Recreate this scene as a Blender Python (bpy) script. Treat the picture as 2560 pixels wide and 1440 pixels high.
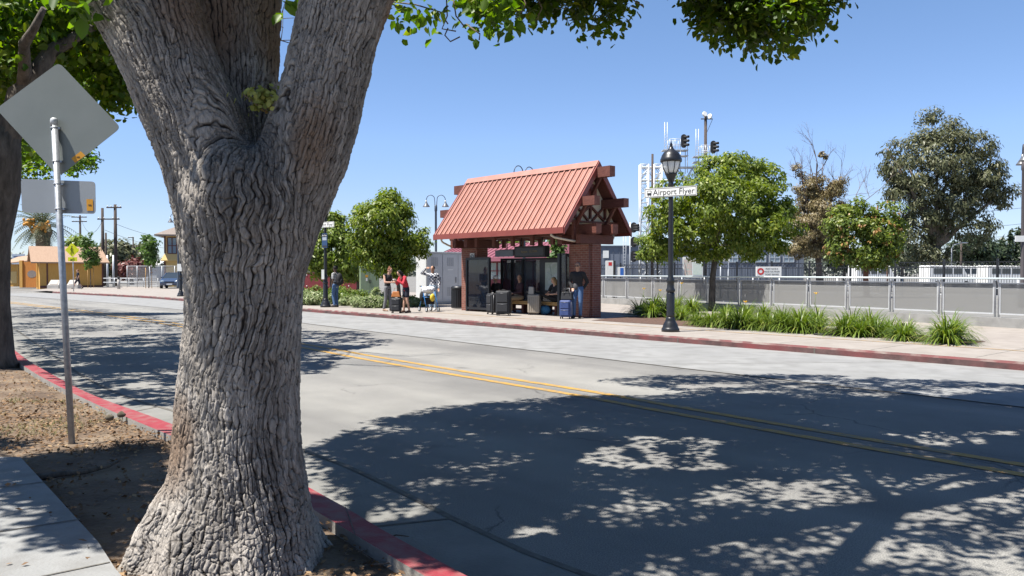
import bpy, bmesh, math, random
import numpy as np
from mathutils import Vector, Matrix, noise as mnoise

for _o in list(bpy.data.objects):
    bpy.data.objects.remove(_o, do_unlink=True)
scene = bpy.context.scene
COL = scene.collection
R = math.radians

# ---------------------------------------------------------------- camera
F_PX, EYE = 1990.0, 1.65
PITCH = math.atan(40 / F_PX)
cd = bpy.data.cameras.new('camera')
cam = bpy.data.objects.new('camera', cd)
COL.objects.link(cam)
cam.location = (0, 0, EYE)
cam.rotation_euler = (math.pi / 2 - PITCH, 0, 0)
cd.sensor_width = 36.0
cd.lens = 36.0 * F_PX / 2560.0
cd.clip_start, cd.clip_end = 0.05, 4000
scene.camera = cam

# ---------------------------------------------------------------- sky, sun, exposure
SUN = Vector((-0.93, -0.37, 0)).normalized() * math.cos(R(64.5)) + Vector((0, 0, math.sin(R(64.5))))
world = bpy.data.worlds.new('World')
scene.world = world
world.use_nodes = True
wn = world.node_tree.nodes
sky = wn.new('ShaderNodeTexSky')
sky.sky_type = 'NISHITA'
sky.sun_disc = False
sky.sun_elevation = R(64.5)
sky.sun_rotation = math.atan2(SUN.x, SUN.y)
sky.altitude = 0
sky.air_density = 0.6
sky.dust_density = 0.0
sky.ozone_density = 4.0
# the photo's sky keeps its blue almost to the skyline: thin out the white band low down
wl = world.node_tree.links
_tc = wn.new('ShaderNodeTexCoord')
_sx = wn.new('ShaderNodeSeparateXYZ')
wl.new(_tc.outputs['Generated'], _sx.inputs[0])
_rp = wn.new('ShaderNodeValToRGB')
_rp.color_ramp.elements[0].position, _rp.color_ramp.elements[1].position = 0.0, 0.34
_rp.color_ramp.elements[0].color, _rp.color_ramp.elements[1].color = (.56, .50, .47, 1), (.92, .94, .905, 1)
_e = _rp.color_ramp.elements.new(0.07)
_e.color = (.76, .655, .625, 1)
_e = _rp.color_ramp.elements.new(0.16)
_e.color = (.90, .845, .82, 1)
_e = _rp.color_ramp.elements.new(1.0)
_e.color = (.50, .55, .66, 1)  # zenith darkened on purpose to weaken sky fill in shaded areas
wl.new(_sx.outputs['Z'], _rp.inputs['Fac'])
_mx = wn.new('ShaderNodeMix')
_mx.data_type, _mx.blend_type = 'RGBA', 'MULTIPLY'
_mx.inputs['Factor'].default_value = 1.0
wl.new(sky.outputs[0], _mx.inputs[6])
wl.new(_rp.outputs['Color'], _mx.inputs[7])
wl.new(_mx.outputs[2], wn['Background'].inputs['Color'])
wn['Background'].inputs['Strength'].default_value = 0.102
sl = bpy.data.lights.new('sun', 'SUN')
sl.energy = 4.9
sl.angle = R(0.53)
sl.color = (1.0, 0.955, 0.88)
so = bpy.data.objects.new('sun', sl)
COL.objects.link(so)
so.rotation_euler = SUN.to_track_quat('Z', 'Y').to_euler()
so.location = (-10, -5, 30)
scene.view_settings.view_transform = 'Standard'
scene.view_settings.look = 'None'
scene.view_settings.exposure = 1.3
scene.view_settings.gamma = 1
scene.cycles.max_bounces = 6
scene.cycles.diffuse_bounces = 3
scene.cycles.transparent_max_bounces = 12
scene.cycles.use_denoising = True
try:
    scene.cycles.denoiser = 'OPENIMAGEDENOISE'
except Exception:
    pass

# ---------------------------------------------------------------- survey: sight lines of the photo met with a level or a distance
def _ray(px, py):
    a, b = (px - 1280) / F_PX, (720 - py) / F_PX
    c, s = math.cos(PITCH), math.sin(PITCH)
    return Vector((a, c + b * s, -s + b * c))
def G(px, py, z=0.0):
    d = _ray(px, py)
    return Vector((0, 0, EYE)) + d * ((z - EYE) / d.z)
def D(px, py, Y):
    d = _ray(px, py)
    return Vector((0, 0, EYE)) + d * (Y / d.y)

# ---------------------------------------------------------------- materials
def mat(name, col, rough=0.6, col2=None, scale=6.0, bump=0.0, bscale=None, metal=0.0, spec=0.4, detail=6, alpha=1.0, stretch=None, lo=0.35, hi=0.65, col3=None, scale3=0.6):
    m = bpy.data.materials.new(name)
    m.use_nodes = True
    nt = m.node_tree
    N, L = nt.nodes, nt.links
    p = N['Principled BSDF']
    p.inputs['Roughness'].default_value = rough
    p.inputs['Metallic'].default_value = metal
    p.inputs['Specular IOR Level'].default_value = spec
    p.inputs['Base Color'].default_value = (*col, 1)
    tc = N.new('ShaderNodeTexCoord')
    src = tc.outputs['Object']
    if stretch:
        mp = N.new('ShaderNodeMapping')
        mp.inputs['Scale'].default_value = stretch
        L.new(src, mp.inputs['Vector'])
        src = mp.outputs['Vector']
    out = None
    if col2:
        n = N.new('ShaderNodeTexNoise')
        n.inputs['Scale'].default_value = scale
        n.inputs['Detail'].default_value = detail
        n.inputs['Roughness'].default_value = 0.65
        L.new(src, n.inputs['Vector'])
        r = N.new('ShaderNodeValToRGB')
        r.color_ramp.elements[0].position, r.color_ramp.elements[1].position = lo, hi
        r.color_ramp.elements[0].color, r.color_ramp.elements[1].color = (*col, 1), (*col2, 1)
        L.new(n.outputs['Fac'], r.inputs['Fac'])
        out = r.outputs['Color']
        if col3:
            n3 = N.new('ShaderNodeTexNoise')
            n3.inputs['Scale'].default_value = scale3
            n3.inputs['Detail'].default_value = 4
            L.new(src, n3.inputs['Vector'])
            r3 = N.new('ShaderNodeValToRGB')
            r3.color_ramp.elements[0].position, r3.color_ramp.elements[1].position = 0.45, 0.7
            L.new(n3.outputs['Fac'], r3.inputs['Fac'])
            mx = N.new('ShaderNodeMix')
            mx.data_type = 'RGBA'
            L.new(r3.outputs['Color'], mx.inputs['Factor'])
            L.new(out, mx.inputs[6])
            mx.inputs[7].default_value = (*col3, 1)
            out = mx.outputs[2]
        L.new(out, p.inputs['Base Color'])
    if bump:
        nb = N.new('ShaderNodeTexNoise')
        nb.inputs['Scale'].default_value = bscale or scale * 4
        nb.inputs['Detail'].default_value = 8
        L.new(src, nb.inputs['Vector'])
        b = N.new('ShaderNodeBump')
        b.inputs['Strength'].default_value = min(1.0, bump)
        b.inputs['Distance'].default_value = 0.02
        L.new(nb.outputs['Fac'], b.inputs['Height'])
        L.new(b.outputs['Normal'], p.inputs['Normal'])
    if alpha < 1:
        p.inputs['Alpha'].default_value = alpha
    return m

def leaf_mat(name, c1, c2, c3=None, trans=0.35, rough=0.45):
    """each leaf its own shade of green; a little light comes through"""
    m = bpy.data.materials.new(name)
    m.use_nodes = True
    nt = m.node_tree
    N, L = nt.nodes, nt.links
    p = N['Principled BSDF']
    p.inputs['Roughness'].default_value = rough
    p.inputs['Specular IOR Level'].default_value = 0.35
    g = N.new('ShaderNodeNewGeometry')
    r = N.new('ShaderNodeValToRGB')
    r.color_ramp.elements[0].color, r.color_ramp.elements[1].color = (*c1, 1), (*c2, 1)
    if c3:
        e = r.color_ramp.elements.new(0.88)
        e.color = (*c2, 1)
        r.color_ramp.elements[-1].color = (*c3, 1)
    L.new(g.outputs['Random Per Island'], r.inputs['Fac'])
    L.new(r.outputs['Color'], p.inputs['Base Color'])
    t = N.new('ShaderNodeBsdfTranslucent')
    h = N.new('ShaderNodeHueSaturation')
    h.inputs['Saturation'].default_value = 1.15
    h.inputs['Value'].default_value = 1.5
    L.new(r.outputs['Color'], h.inputs['Color'])
    L.new(h.outputs['Color'], t.inputs['Color'])
    mx = N.new('ShaderNodeMixShader')
    mx.inputs[0].default_value = trans
    L.new(p.outputs[0], mx.inputs[1])
    L.new(t.outputs[0], mx.inputs[2])
    L.new(mx.outputs[0], N['Material Output'].inputs['Surface'])
    return m

def brick_mat(name, c1, c2, mortar, bw=0.22, bh=0.075):
    m = bpy.data.materials.new(name)
    m.use_nodes = True
    nt = m.node_tree
    N, L = nt.nodes, nt.links
    p = N['Principled BSDF']
    p.inputs['Roughness'].default_value = 0.85
    tc = N.new('ShaderNodeTexCoord')
    sp = N.new('ShaderNodeSeparateXYZ')
    L.new(tc.outputs['Object'], sp.inputs[0])
    ad = N.new('ShaderNodeMath')
    L.new(sp.outputs['X'], ad.inputs[0])
    L.new(sp.outputs['Y'], ad.inputs[1])
    cb = N.new('ShaderNodeCombineXYZ')
    L.new(ad.outputs[0], cb.inputs['X'])
    L.new(sp.outputs['Z'], cb.inputs['Y'])
    b = N.new('ShaderNodeTexBrick')
    b.inputs['Scale'].default_value = 1.0
    b.inputs['Brick Width'].default_value = bw
    b.inputs['Row Height'].default_value = bh
    b.inputs['Mortar Size'].default_value = 0.007
    b.inputs['Color1'].default_value = (*c1, 1)
    b.inputs['Color2'].default_value = (*c2, 1)
    b.inputs['Mortar'].default_value = (*mortar, 1)
    L.new(cb.outputs[0], b.inputs['Vector'])
    n = N.new('ShaderNodeTexNoise')
    n.inputs['Scale'].default_value = 5
    L.new(tc.outputs['Object'], n.inputs['Vector'])
    mx = N.new('ShaderNodeMix')
    mx.data_type = 'RGBA'
    mx.blend_type = 'MULTIPLY'
    mx.inputs['Factor'].default_value = 0.5
    L.new(b.outputs['Color'], mx.inputs[6])
    L.new(n.outputs['Fac'], mx.inputs[7])
    L.new(mx.outputs[2], p.inputs['Base Color'])
    bp = N.new('ShaderNodeBump')
    bp.inputs['Strength'].default_value = 0.6
    bp.inputs['Distance'].default_value = 0.006
    iv = N.new('ShaderNodeMath')
    iv.operation = 'SUBTRACT'
    iv.inputs[0].default_value = 1
    L.new(b.outputs['Fac'], iv.inputs[1])
    L.new(iv.outputs[0], bp.inputs['Height'])
    L.new(bp.outputs['Normal'], p.inputs['Normal'])
    return m

def glass_mat(name, tint, alpha=0.35, rough=0.05):
    """thin tinted pane: part mirror, part see-through"""
    m = bpy.data.materials.new(name)
    m.use_nodes = True
    nt = m.node_tree
    N, L = nt.nodes, nt.links
    p = N['Principled BSDF']
    p.inputs['Base Color'].default_value = (*tint, 1)
    p.inputs['Roughness'].default_value = rough
    p.inputs['Specular IOR Level'].default_value = 0.6
    p.inputs['Alpha'].default_value = alpha
    return m

def mesh_panel_mat(name, col, cover=0.5, size=0.012):
    """woven or perforated sheet: too fine to model wire by wire"""
    m = bpy.data.materials.new(name)
    m.use_nodes = True
    nt = m.node_tree
    N, L = nt.nodes, nt.links
    p = N['Principled BSDF']
    p.inputs['Base Color'].default_value = (*col, 1)
    p.inputs['Roughness'].default_value = 0.5
    p.inputs['Alpha'].default_value = cover
    return m

# ---------------------------------------------------------------- mesh helpers
class MB:
    def __init__(self):
        self.v, self.f, self.m, self.s = [], [], [], []
    def face(self, pts, m=0, smooth=False):
        k = len(self.v)
        self.v += [tuple(p) for p in pts]
        self.f.append(tuple(range(k, k + len(pts))))
        self.m.append(m)
        self.s.append(smooth)
        return self
    def box(self, c, s, rz=0.0, m=0, rot=None):
        k = len(self.v)
        M = rot if rot is not None else Matrix.Rotation(rz, 3, 'Z')
        c = Vector(c)
        for dx, dy, dz in ((-1, -1, -1), (1, -1, -1), (1, 1, -1), (-1, 1, -1), (-1, -1, 1), (1, -1, 1), (1, 1, 1), (-1, 1, 1)):
            self.v.append(tuple(c + M @ Vector((dx * s[0] / 2, dy * s[1] / 2, dz * s[2] / 2))))
        for q in ((0, 3, 2, 1), (4, 5, 6, 7), (0, 1, 5, 4), (1, 2, 6, 5), (2, 3, 7, 6), (3, 0, 4, 7)):
            self.f.append(tuple(k + i for i in q))
            self.m.append(m)
            self.s.append(False)
        return self
    def b2(self, lo, hi, m=0):
        lo, hi = Vector(lo), Vector(hi)
        return self.box((lo + hi) / 2, hi - lo, 0, m)
    def beam(self, p, q, w, h, m=0, up=(0, 0, 1)):
        p, q = Vector(p), Vector(q)
        d = (q - p)
        x = d.normalized()
        y = Vector(up).cross(x)
        if y.length < 1e-4:
            y = Vector((1, 0, 0)).cross(x)
        y.normalize()
        z = x.cross(y)
        M = Matrix((x, y, z)).transposed()
        return self.box((p + q) / 2, (d.length, w, h), 0, m, M)
    def tube(self, pts, rad, n=8, m=0, cap=True, smooth=True, flat=None):
        pts = [Vector(p) for p in pts]
        if not hasattr(rad, '__len__'):
            rad = [rad] * len(pts)
        k = len(self.v)
        prev = None
        for i, p in enumerate(pts):
            a = pts[max(i - 1, 0)]
            b = pts[min(i + 1, len(pts) - 1)]
            t = (b - a).normalized()
            if prev is None:
                u = t.orthogonal().normalized()
            else:
                u = (prev - t * prev.dot(t))
                u = u.normalized() if u.length > 1e-6 else t.orthogonal().normalized()
            prev = u
            w = t.cross(u)
            for j in range(n):
                an = 2 * math.pi * j / n
                self.v.append(tuple(p + (u * math.cos(an) + w * math.sin(an)) * rad[i]))
        for i in range(len(pts) - 1):
            for j in range(n):
                a = k + i * n + j
                b = k + i * n + (j + 1) % n
                self.f.append((a, b, b + n, a + n))
                self.m.append(m)
                self.s.append(smooth)
        if cap:
            self.f.append(tuple(k + j for j in reversed(range(n))))
            self.f.append(tuple(k + (len(pts) - 1) * n + j for j in range(n)))
            self.m += [m, m]
            self.s += [False, False]
        return self
    def lathe(self, prof, n=16, c=(0, 0, 0), m=0, smooth=True, flute=0):
        k = len(self.v)
        for r, z in prof:
            for j in range(n):
                an = 2 * math.pi * j / n
                rr = r * (1 - (0.07 if flute and j % 2 else 0))
                self.v.append((c[0] + rr * math.cos(an), c[1] + rr * math.sin(an), c[2] + z))
        for i in range(len(prof) - 1):
            for j in range(n):
                a = k + i * n + j
                b = k + i * n + (j + 1) % n
                self.f.append((a, b, b + n, a + n))
                self.m.append(m)
                self.s.append(smooth)
        self.f.append(tuple(k + j for j in reversed(range(n))))
        self.f.append(tuple(k + (len(prof) - 1) * n + j for j in range(n)))
        self.m += [m, m]
        self.s += [False, False]
        return self
    def prism(self, pts, vec, m=0):
        """a flat outline pushed along vec"""
        n = len(pts)
        vec = Vector(vec)
        k = len(self.v)
        self.v += [tuple(p) for p in pts] + [tuple(Vector(p) + vec) for p in pts]
        self.f.append(tuple(k + i for i in range(n)))
        self.f.append(tuple(k + n + i for i in reversed(range(n))))
        for i in range(n):
            j = (i + 1) % n
            self.f.append((k + j, k + i, k + n + i, k + n + j))
        self.m += [m] * (n + 2)
        self.s += [False] * (n + 2)
        return self
    def ell(self, c, r, nu=12, nv=8, m=0, rot=None):
        k = len(self.v)
        c = Vector(c)
        M = rot if rot is not None else Matrix.Identity(3)
        for i in range(nv + 1):
            th = math.pi * i / nv
            th = min(max(th, 0.02), math.pi - 0.02)
            for j in range(nu):
                ph = 2 * math.pi * j / nu
                self.v.append(tuple(c + M @ Vector((r[0] * math.sin(th) * math.cos(ph), r[1] * math.sin(th) * math.sin(ph), r[2] * math.cos(th)))))
        for i in range(nv):
            for j in range(nu):
                a = k + i * nu + j
                b = k + i * nu + (j + 1) % nu
                self.f.append((a, a + nu, b + nu, b))
                self.m.append(m)
                self.s.append(True)
        self.f.append(tuple(k + j for j in range(nu)))
        self.f.append(tuple(k + nv * nu + j for j in reversed(range(nu))))
        self.m += [m, m]
        self.s += [True, True]
        return self
    def build(self, name, mats, parent=None, bevel=0.0, recalc=True, loc=None):
        me = bpy.data.meshes.new(name)
        me.from_pydata(self.v, [], self.f)
        if not isinstance(mats, (list, tuple)):
            mats = [mats]
        for x in mats:
            me.materials.append(x)
        me.polygons.foreach_set('material_index', self.m)
        me.polygons.foreach_set('use_smooth', self.s)
        if recalc:
            b = bmesh.new()
            b.from_mesh(me)
            bmesh.ops.recalc_face_normals(b, faces=b.faces)
            b.to_mesh(me)
            b.free()
        me.update()
        o = bpy.data.objects.new(name, me)
        COL.objects.link(o)
        if parent:
            o.parent = parent
        if loc is not None:
            o.location = loc
        if bevel:
            bv = o.modifiers.new('bevel', 'BEVEL')
            bv.width = bevel
            bv.segments = 2
            bv.limit_method = 'ANGLE'
        return o

def tag(o, label=None, cat=None, group=None, kind=None):
    if label: o['label'] = label
    if cat: o['category'] = cat
    if group: o['group'] = group
    if kind: o['kind'] = kind
    return o
def thing(name, label, cat, loc=(0, 0, 0), rz=0.0, group=None):
    o = bpy.data.objects.new(name, None)
    COL.objects.link(o)
    o.empty_display_size = 0.2
    o.location = loc
    o.rotation_euler = (0, 0, rz)
    return tag(o, label, cat, group)
def dup(root, loc, rz=0.0, label=None, group=None, scale=1.0):
    r = root.copy()
    COL.objects.link(r)
    r.location = loc
    r.rotation_euler = (0, 0, rz)
    r.scale = (scale,) * 3
    if label: r['label'] = label
    if group: r['group'] = group
    for ch in list(root.children):
        c = ch.copy()
        COL.objects.link(c)
        c.parent = r
        for g in list(ch.children):
            d = g.copy()
            COL.objects.link(d)
            d.parent = c
    return r
def bm_text(body, name, size, material, parent, loc, rot, depth=0.004, align='CENTER'):
    """raised lettering turned into a mesh"""
    c = bpy.data.curves.new(name, 'FONT')
    c.body = body
    c.size = size
    c.extrude = depth
    c.align_x = align
    c.align_y = 'CENTER'
    t = bpy.data.objects.new(name + '_src', c)
    COL.objects.link(t)
    dg = bpy.context.evaluated_depsgraph_get()
    me = bpy.data.meshes.new_from_object(t.evaluated_get(dg))
    me.name = name
    bpy.data.objects.remove(t, do_unlink=True)
    me.materials.clear()
    me.materials.append(material)
    o = bpy.data.objects.new(name, me)
    COL.objects.link(o)
    o.parent = parent
    o.location = loc
    o.rotation_euler = rot
    return o

def fuse(name, parts, voxel, material, parent=None, smooth=4, first=None):
    """melt overlapping tubes and balls into one continuous skin"""
    me = bpy.data.meshes.new(name)
    me.from_pydata(parts.v, [], parts.f)
    b = bmesh.new()
    b.from_mesh(me)
    bmesh.ops.recalc_face_normals(b, faces=b.faces)
    b.to_mesh(me)
    b.free()
    t = bpy.data.objects.new(name + '_src', me)
    COL.objects.link(t)
    if first:                                   # a coarse pass rounds off the joints before the fine one
        r0 = t.modifiers.new('r0', 'REMESH')
        r0.mode = 'VOXEL'
        r0.voxel_size = first[0]
        s0 = t.modifiers.new('s0', 'SMOOTH')
        s0.factor = 0.5
        s0.iterations = first[1]
    rm = t.modifiers.new('r', 'REMESH')
    rm.mode = 'VOXEL'
    rm.voxel_size = voxel
    rm.use_smooth_shade = True
    if smooth:
        sm = t.modifiers.new('s', 'SMOOTH')
        sm.factor = 0.5
        sm.iterations = smooth
    dg = bpy.context.evaluated_depsgraph_get()
    out = bpy.data.meshes.new_from_object(t.evaluated_get(dg))
    bpy.data.objects.remove(t, do_unlink=True)
    out.name = name
    out.materials.clear()
    for x in (material if isinstance(material, (list, tuple)) else [material]):
        out.materials.append(x)
    out.polygons.foreach_set('use_smooth', [True] * len(out.polygons))
    o = bpy.data.objects.new(name, out)
    COL.objects.link(o)
    if parent:
        o.parent = parent
    return o

# ---------------------------------------------------------------- foliage
RNG = np.random.default_rng(7)
def leaf_mesh(name, P, Nn, L, W, material, parent=None, droop=0.35, rng=None, oval=False):
    rng = rng or RNG
    n = len(P)
    P = np.asarray(P, float)
    Nn = np.asarray(Nn, float) + rng.normal(0, 0.45, (n, 3))
    Nn /= np.linalg.norm(Nn, axis=1)[:, None] + 1e-9
    A = rng.normal(0, 1, (n, 3))
    A[:, 2] -= droop * 2
    A -= Nn * (A * Nn).sum(1)[:, None]
    A /= np.linalg.norm(A, axis=1)[:, None] + 1e-9
    B = np.cross(Nn, A)
    s = rng.uniform(0.65, 1.25, n)[:, None]
    Ls, Ws = L * s, W * s
    if oval:
        cols = [P, P + A * Ls * .3 + B * Ws * .5 + Nn * Ws * .12, P + A * Ls * .7 + B * Ws * .36 + Nn * Ws * .06, P + A * Ls - Nn * Ls * .12,
                P + A * Ls * .7 - B * Ws * .36 + Nn * Ws * .06, P + A * Ls * .3 - B * Ws * .5 + Nn * Ws * .12]
        k = 6
        fa = np.array([[0, 1, 2, 3], [0, 3, 4, 5]])
    else:
        cols = [P, P + A * Ls * .45 + B * Ws * .5, P + A * Ls - Nn * Ls * .1, P + A * Ls * .45 - B * Ws * .5]
        k = 4
        fa = np.array([[0, 1, 2, 3]])
    V = np.stack(cols, 1).reshape(-1, 3)
    Fc = (np.arange(n)[:, None, None] * k + fa[None]).reshape(-1)
    nf = n * len(fa)
    me = bpy.data.meshes.new(name)
    me.vertices.add(len(V))
    me.vertices.foreach_set('co', V.reshape(-1).astype(np.float32))
    me.loops.add(nf * 4)
    me.loops.foreach_set('vertex_index', Fc.astype(np.int32))
    me.polygons.add(nf)
    me.polygons.foreach_set('loop_start', np.arange(0, nf * 4, 4, dtype=np.int32))
    me.materials.append(material)
    me.update(calc_edges=True)
    o = bpy.data.objects.new(name, me)
    COL.objects.link(o)
    if parent:
        o.parent = parent
    return o

def crown_points(lobes, n, clump=0.35, nclump=120, seed=1, inner=0.25, flatb=0.0):
    """leaf positions gathered in clumps on the skins of overlapping lobes, some inside"""
    rng = np.random.default_rng(seed)
    lob = np.array(lobes, float)
    area = lob[:, 3] * lob[:, 4] + lob[:, 4] * lob[:, 5]
    C, Nc = [], []
    while len(C) < nclump:
        i = rng.choice(len(lob), p=area / area.sum())
        d = rng.normal(0, 1, 3)
        d /= np.linalg.norm(d)
        rr = rng.uniform(0.78, 1.02) if rng.random() > inner else rng.uniform(0.2, 0.8)
        p = lob[i, :3] + d * lob[i, 3:] * rr
        q = ((p - lob[:, :3]) / lob[:, 3:])
        q = (q ** 2).sum(1)
        q[i] = 9
        if q.min() < 0.5 and rng.random() > 0.15:
            continue
        C.append(p)
        Nc.append(d)
    C, Nc = np.array(C), np.array(Nc)
    sz = rng.uniform(0.55, 1.3, len(C))
    w = sz ** 2
    idx = rng.choice(len(C), n, p=w / w.sum())
    off = rng.normal(0, 1, (n, 3))
    off /= np.linalg.norm(off, axis=1)[:, None]
    off *= (rng.random(n) ** 0.5)[:, None] * (clump * sz[idx])[:, None]
    off[:, 2] *= 0.75
    P = C[idx] + off
    N = Nc[idx] * 0.6 + off / clump * 0.8 + np.array([0, 0, 0.35])
    return P, N

def voro(P, seed=0, flat=False):
    """nearest and second nearest distances to scattered points, and a number per cell"""
    P = np.asarray(P, float)
    I = np.floor(P).astype(np.int64)
    f1 = np.full(len(P), 9.0)
    f2 = np.full(len(P), 9.0)
    cid = np.zeros(len(P))
    def hsh(a, b, c, k):
        h = (a * 73856093) ^ (b * 19349663) ^ (c * 83492791) ^ (k * 2654435761 + seed * 97)
        h = (h ^ (h >> 13)) * 1274126177 & 0x7fffffff
        h = (h ^ (h >> 16)) & 0xffff
        return h / 65535.0
    for dx in (-1, 0, 1):
        for dy in (-1, 0, 1):
            for dz in ((0,) if flat else (-1, 0, 1)):
                c = I + np.array([dx, dy, dz])
                q = c + np.stack([hsh(c[:, 0], c[:, 1], c[:, 2], k) for k in (1, 2, 3)], 1)
                if flat:
                    q[:, 2] = P[:, 2]
                d = np.sqrt(((P - q) ** 2).sum(1))
                b = d < f1
                f2 = np.where(b, f1, np.minimum(f2, d))
                cid = np.where(b, hsh(c[:, 0], c[:, 1], c[:, 2], 4), cid)
                f1 = np.where(b, d, f1)
    return f1, f2, cid

def vnoise(P, seed=0):
    """smooth value noise"""
    P = np.asarray(P, float)
    I = np.floor(P).astype(np.int64)
    t = P - I
    t = t * t * (3 - 2 * t)
    out = np.zeros(len(P))
    for dx in (0, 1):
        for dy in (0, 1):
            for dz in (0, 1):
                a, b, c = I[:, 0] + dx, I[:, 1] + dy, I[:, 2] + dz
                h = (a * 73856093) ^ (b * 19349663) ^ (c * 83492791) ^ (seed * 7919)
                h = (h ^ (h >> 13)) * 1274126177 & 0x7fffffff
                h = ((h ^ (h >> 16)) & 0xffff) / 65535.0
                out += h * np.where(dx, t[:, 0], 1 - t[:, 0]) * np.where(dy, t[:, 1], 1 - t[:, 1]) * np.where(dz, t[:, 2], 1 - t[:, 2])
    return out
# ================================================================ the setting
M_ground = mat('pale railway yard ground', (0.12, 0.117, 0.11), 0.9, (0.165, 0.16, 0.15), 0.6, 0.4, 30)
def asphalt_mat():
    m = mat('worn grey asphalt', (0.165, 0.162, 0.155), 0.85, (0.218, 0.213, 0.201), 0.5, 0.0, detail=5)
    nt = m.node_tree
    N, L = nt.nodes, nt.links
    p = N['Principled BSDF']
    old = p.inputs['Base Color'].links[0].from_socket
    tc = [x for x in N if x.type == 'TEX_COORD'][0]
    n = N.new('ShaderNodeTexNoise')
    n.inputs['Scale'].default_value = 110
    n.inputs['Detail'].default_value = 3
    L.new(tc.outputs['Object'], n.inputs['Vector'])
    r = N.new('ShaderNodeValToRGB')
    r.color_ramp.elements[0].position, r.color_ramp.elements[1].position = 0.33, 0.68
    r.color_ramp.elements[0].color, r.color_ramp.elements[1].color = (.45, .45, .46, 1), (1.5, 1.49, 1.46, 1)
    L.new(n.outputs['Fac'], r.inputs['Fac'])
    mx = N.new('ShaderNodeMix')
    mx.data_type, mx.blend_type = 'RGBA', 'MULTIPLY'
    mx.inputs['Factor'].default_value = 0.8
    L.new(old, mx.inputs[6])
    L.new(r.outputs['Color'], mx.inputs[7])
    # hairline cracks: edges of big warped cells, only here and there
    w = N.new('ShaderNodeTexNoise')
    w.inputs['Scale'].default_value = 1.6
    w.inputs['Detail'].default_value = 5
    L.new(tc.outputs['Object'], w.inputs['Vector'])
    va = N.new('ShaderNodeMix')
    va.data_type = 'RGBA'
    va.inputs['Factor'].default_value = 0.35
    L.new(tc.outputs['Object'], va.inputs[6])
    L.new(w.outputs['Color'], va.inputs[7])
    v = N.new('ShaderNodeTexVoronoi')
    v.feature = 'DISTANCE_TO_EDGE'
    v.inputs['Scale'].default_value = 0.75
    L.new(va.outputs[2], v.inputs['Vector'])
    cr = N.new('ShaderNodeValToRGB')
    cr.color_ramp.elements[0].position, cr.color_ramp.elements[1].position = 0.002, 0.006
    cr.color_ramp.elements[0].color = (.45, .45, .45, 1)
    L.new(v.outputs['Distance'], cr.inputs['Fac'])
    ms = N.new('ShaderNodeTexNoise')
    ms.inputs['Scale'].default_value = 0.35
    L.new(tc.outputs['Object'], ms.inputs['Vector'])
    mr = N.new('ShaderNodeValToRGB')
    mr.color_ramp.elements[0].position, mr.color_ramp.elements[1].position = 0.52, 0.58
    L.new(ms.outputs['Fac'], mr.inputs['Fac'])
    m2 = N.new('ShaderNodeMix')
    m2.data_type, m2.blend_type = 'RGBA', 'MULTIPLY'
    L.new(mr.outputs['Color'], m2.inputs['Factor'])
    L.new(mx.outputs[2], m2.inputs[6])
    L.new(cr.outputs['Color'], m2.inputs[7])
    # wheel-darkened lanes run with the road; oil drips and old patches lie anywhere
    mpl = N.new('ShaderNodeMapping')
    mpl.inputs['Rotation'].default_value = (0, 0, R(48.5))
    L.new(tc.outputs['Object'], mpl.inputs['Vector'])
    mps = N.new('ShaderNodeMapping')
    mps.inputs['Scale'].default_value = (.04, .75, 1)
    L.new(mpl.outputs['Vector'], mps.inputs['Vector'])
    nl = N.new('ShaderNodeTexNoise')
    nl.inputs['Scale'].default_value = 1.0
    nl.inputs['Detail'].default_value = 6
    L.new(mps.outputs['Vector'], nl.inputs['Vector'])
    rl = N.new('ShaderNodeValToRGB')
    rl.color_ramp.elements[0].position, rl.color_ramp.elements[1].position = .36, .62
    rl.color_ramp.elements[0].color, rl.color_ramp.elements[1].color = (.74, .74, .75, 1), (1.06, 1.06, 1.05, 1)
    L.new(nl.outputs['Fac'], rl.inputs['Fac'])
    m3 = N.new('ShaderNodeMix')
    m3.data_type, m3.blend_type = 'RGBA', 'MULTIPLY'
    m3.inputs['Factor'].default_value = 1.0
    L.new(m2.outputs[2], m3.inputs[6])
    L.new(rl.outputs['Color'], m3.inputs[7])
    vs = N.new('ShaderNodeTexVoronoi')
    vs.inputs['Scale'].default_value = 1.1
    L.new(va.outputs[2], vs.inputs['Vector'])
    rs = N.new('ShaderNodeValToRGB')
    rs.color_ramp.elements[0].position, rs.color_ramp.elements[1].position = .03, .11
    rs.color_ramp.elements[0].color = (.6, .6, .6, 1)
    L.new(vs.outputs['Distance'], rs.inputs['Fac'])
    m4 = N.new('ShaderNodeMix')
    m4.data_type, m4.blend_type = 'RGBA', 'MULTIPLY'
    m4.inputs['Factor'].default_value = .8
    L.new(m3.outputs[2], m4.inputs[6])
    L.new(rs.outputs['Color'], m4.inputs[7])
    L.new(m4.outputs[2], p.inputs['Base Color'])
    bp = N.new('ShaderNodeBump')
    bp.inputs['Strength'].default_value = 0.5
    bp.inputs['Distance'].default_value = 0.008
    L.new(n.outputs['Fac'], bp.inputs['Height'])
    L.new(bp.outputs['Normal'], p.inputs['Normal'])
    return m
M_asphalt = asphalt_mat()
M_conc = mat('pale bus lane concrete', (0.182, 0.183, 0.181), 0.8, (0.222, 0.223, 0.22), 0.9, 0.15, 40, col3=(0.162, 0.162, 0.158), scale3=2.5)
M_gutter = mat('grey gutter concrete', (0.135, 0.134, 0.125), 0.85, (0.18, 0.176, 0.164), 2.0, 0.3, 60)
M_pave = mat('tan pavement concrete', (0.222, 0.197, 0.175), 0.85, (0.258, 0.234, 0.212), 1.1, 0.15, 50, col3=(0.205, 0.182, 0.162), scale3=3)
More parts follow.
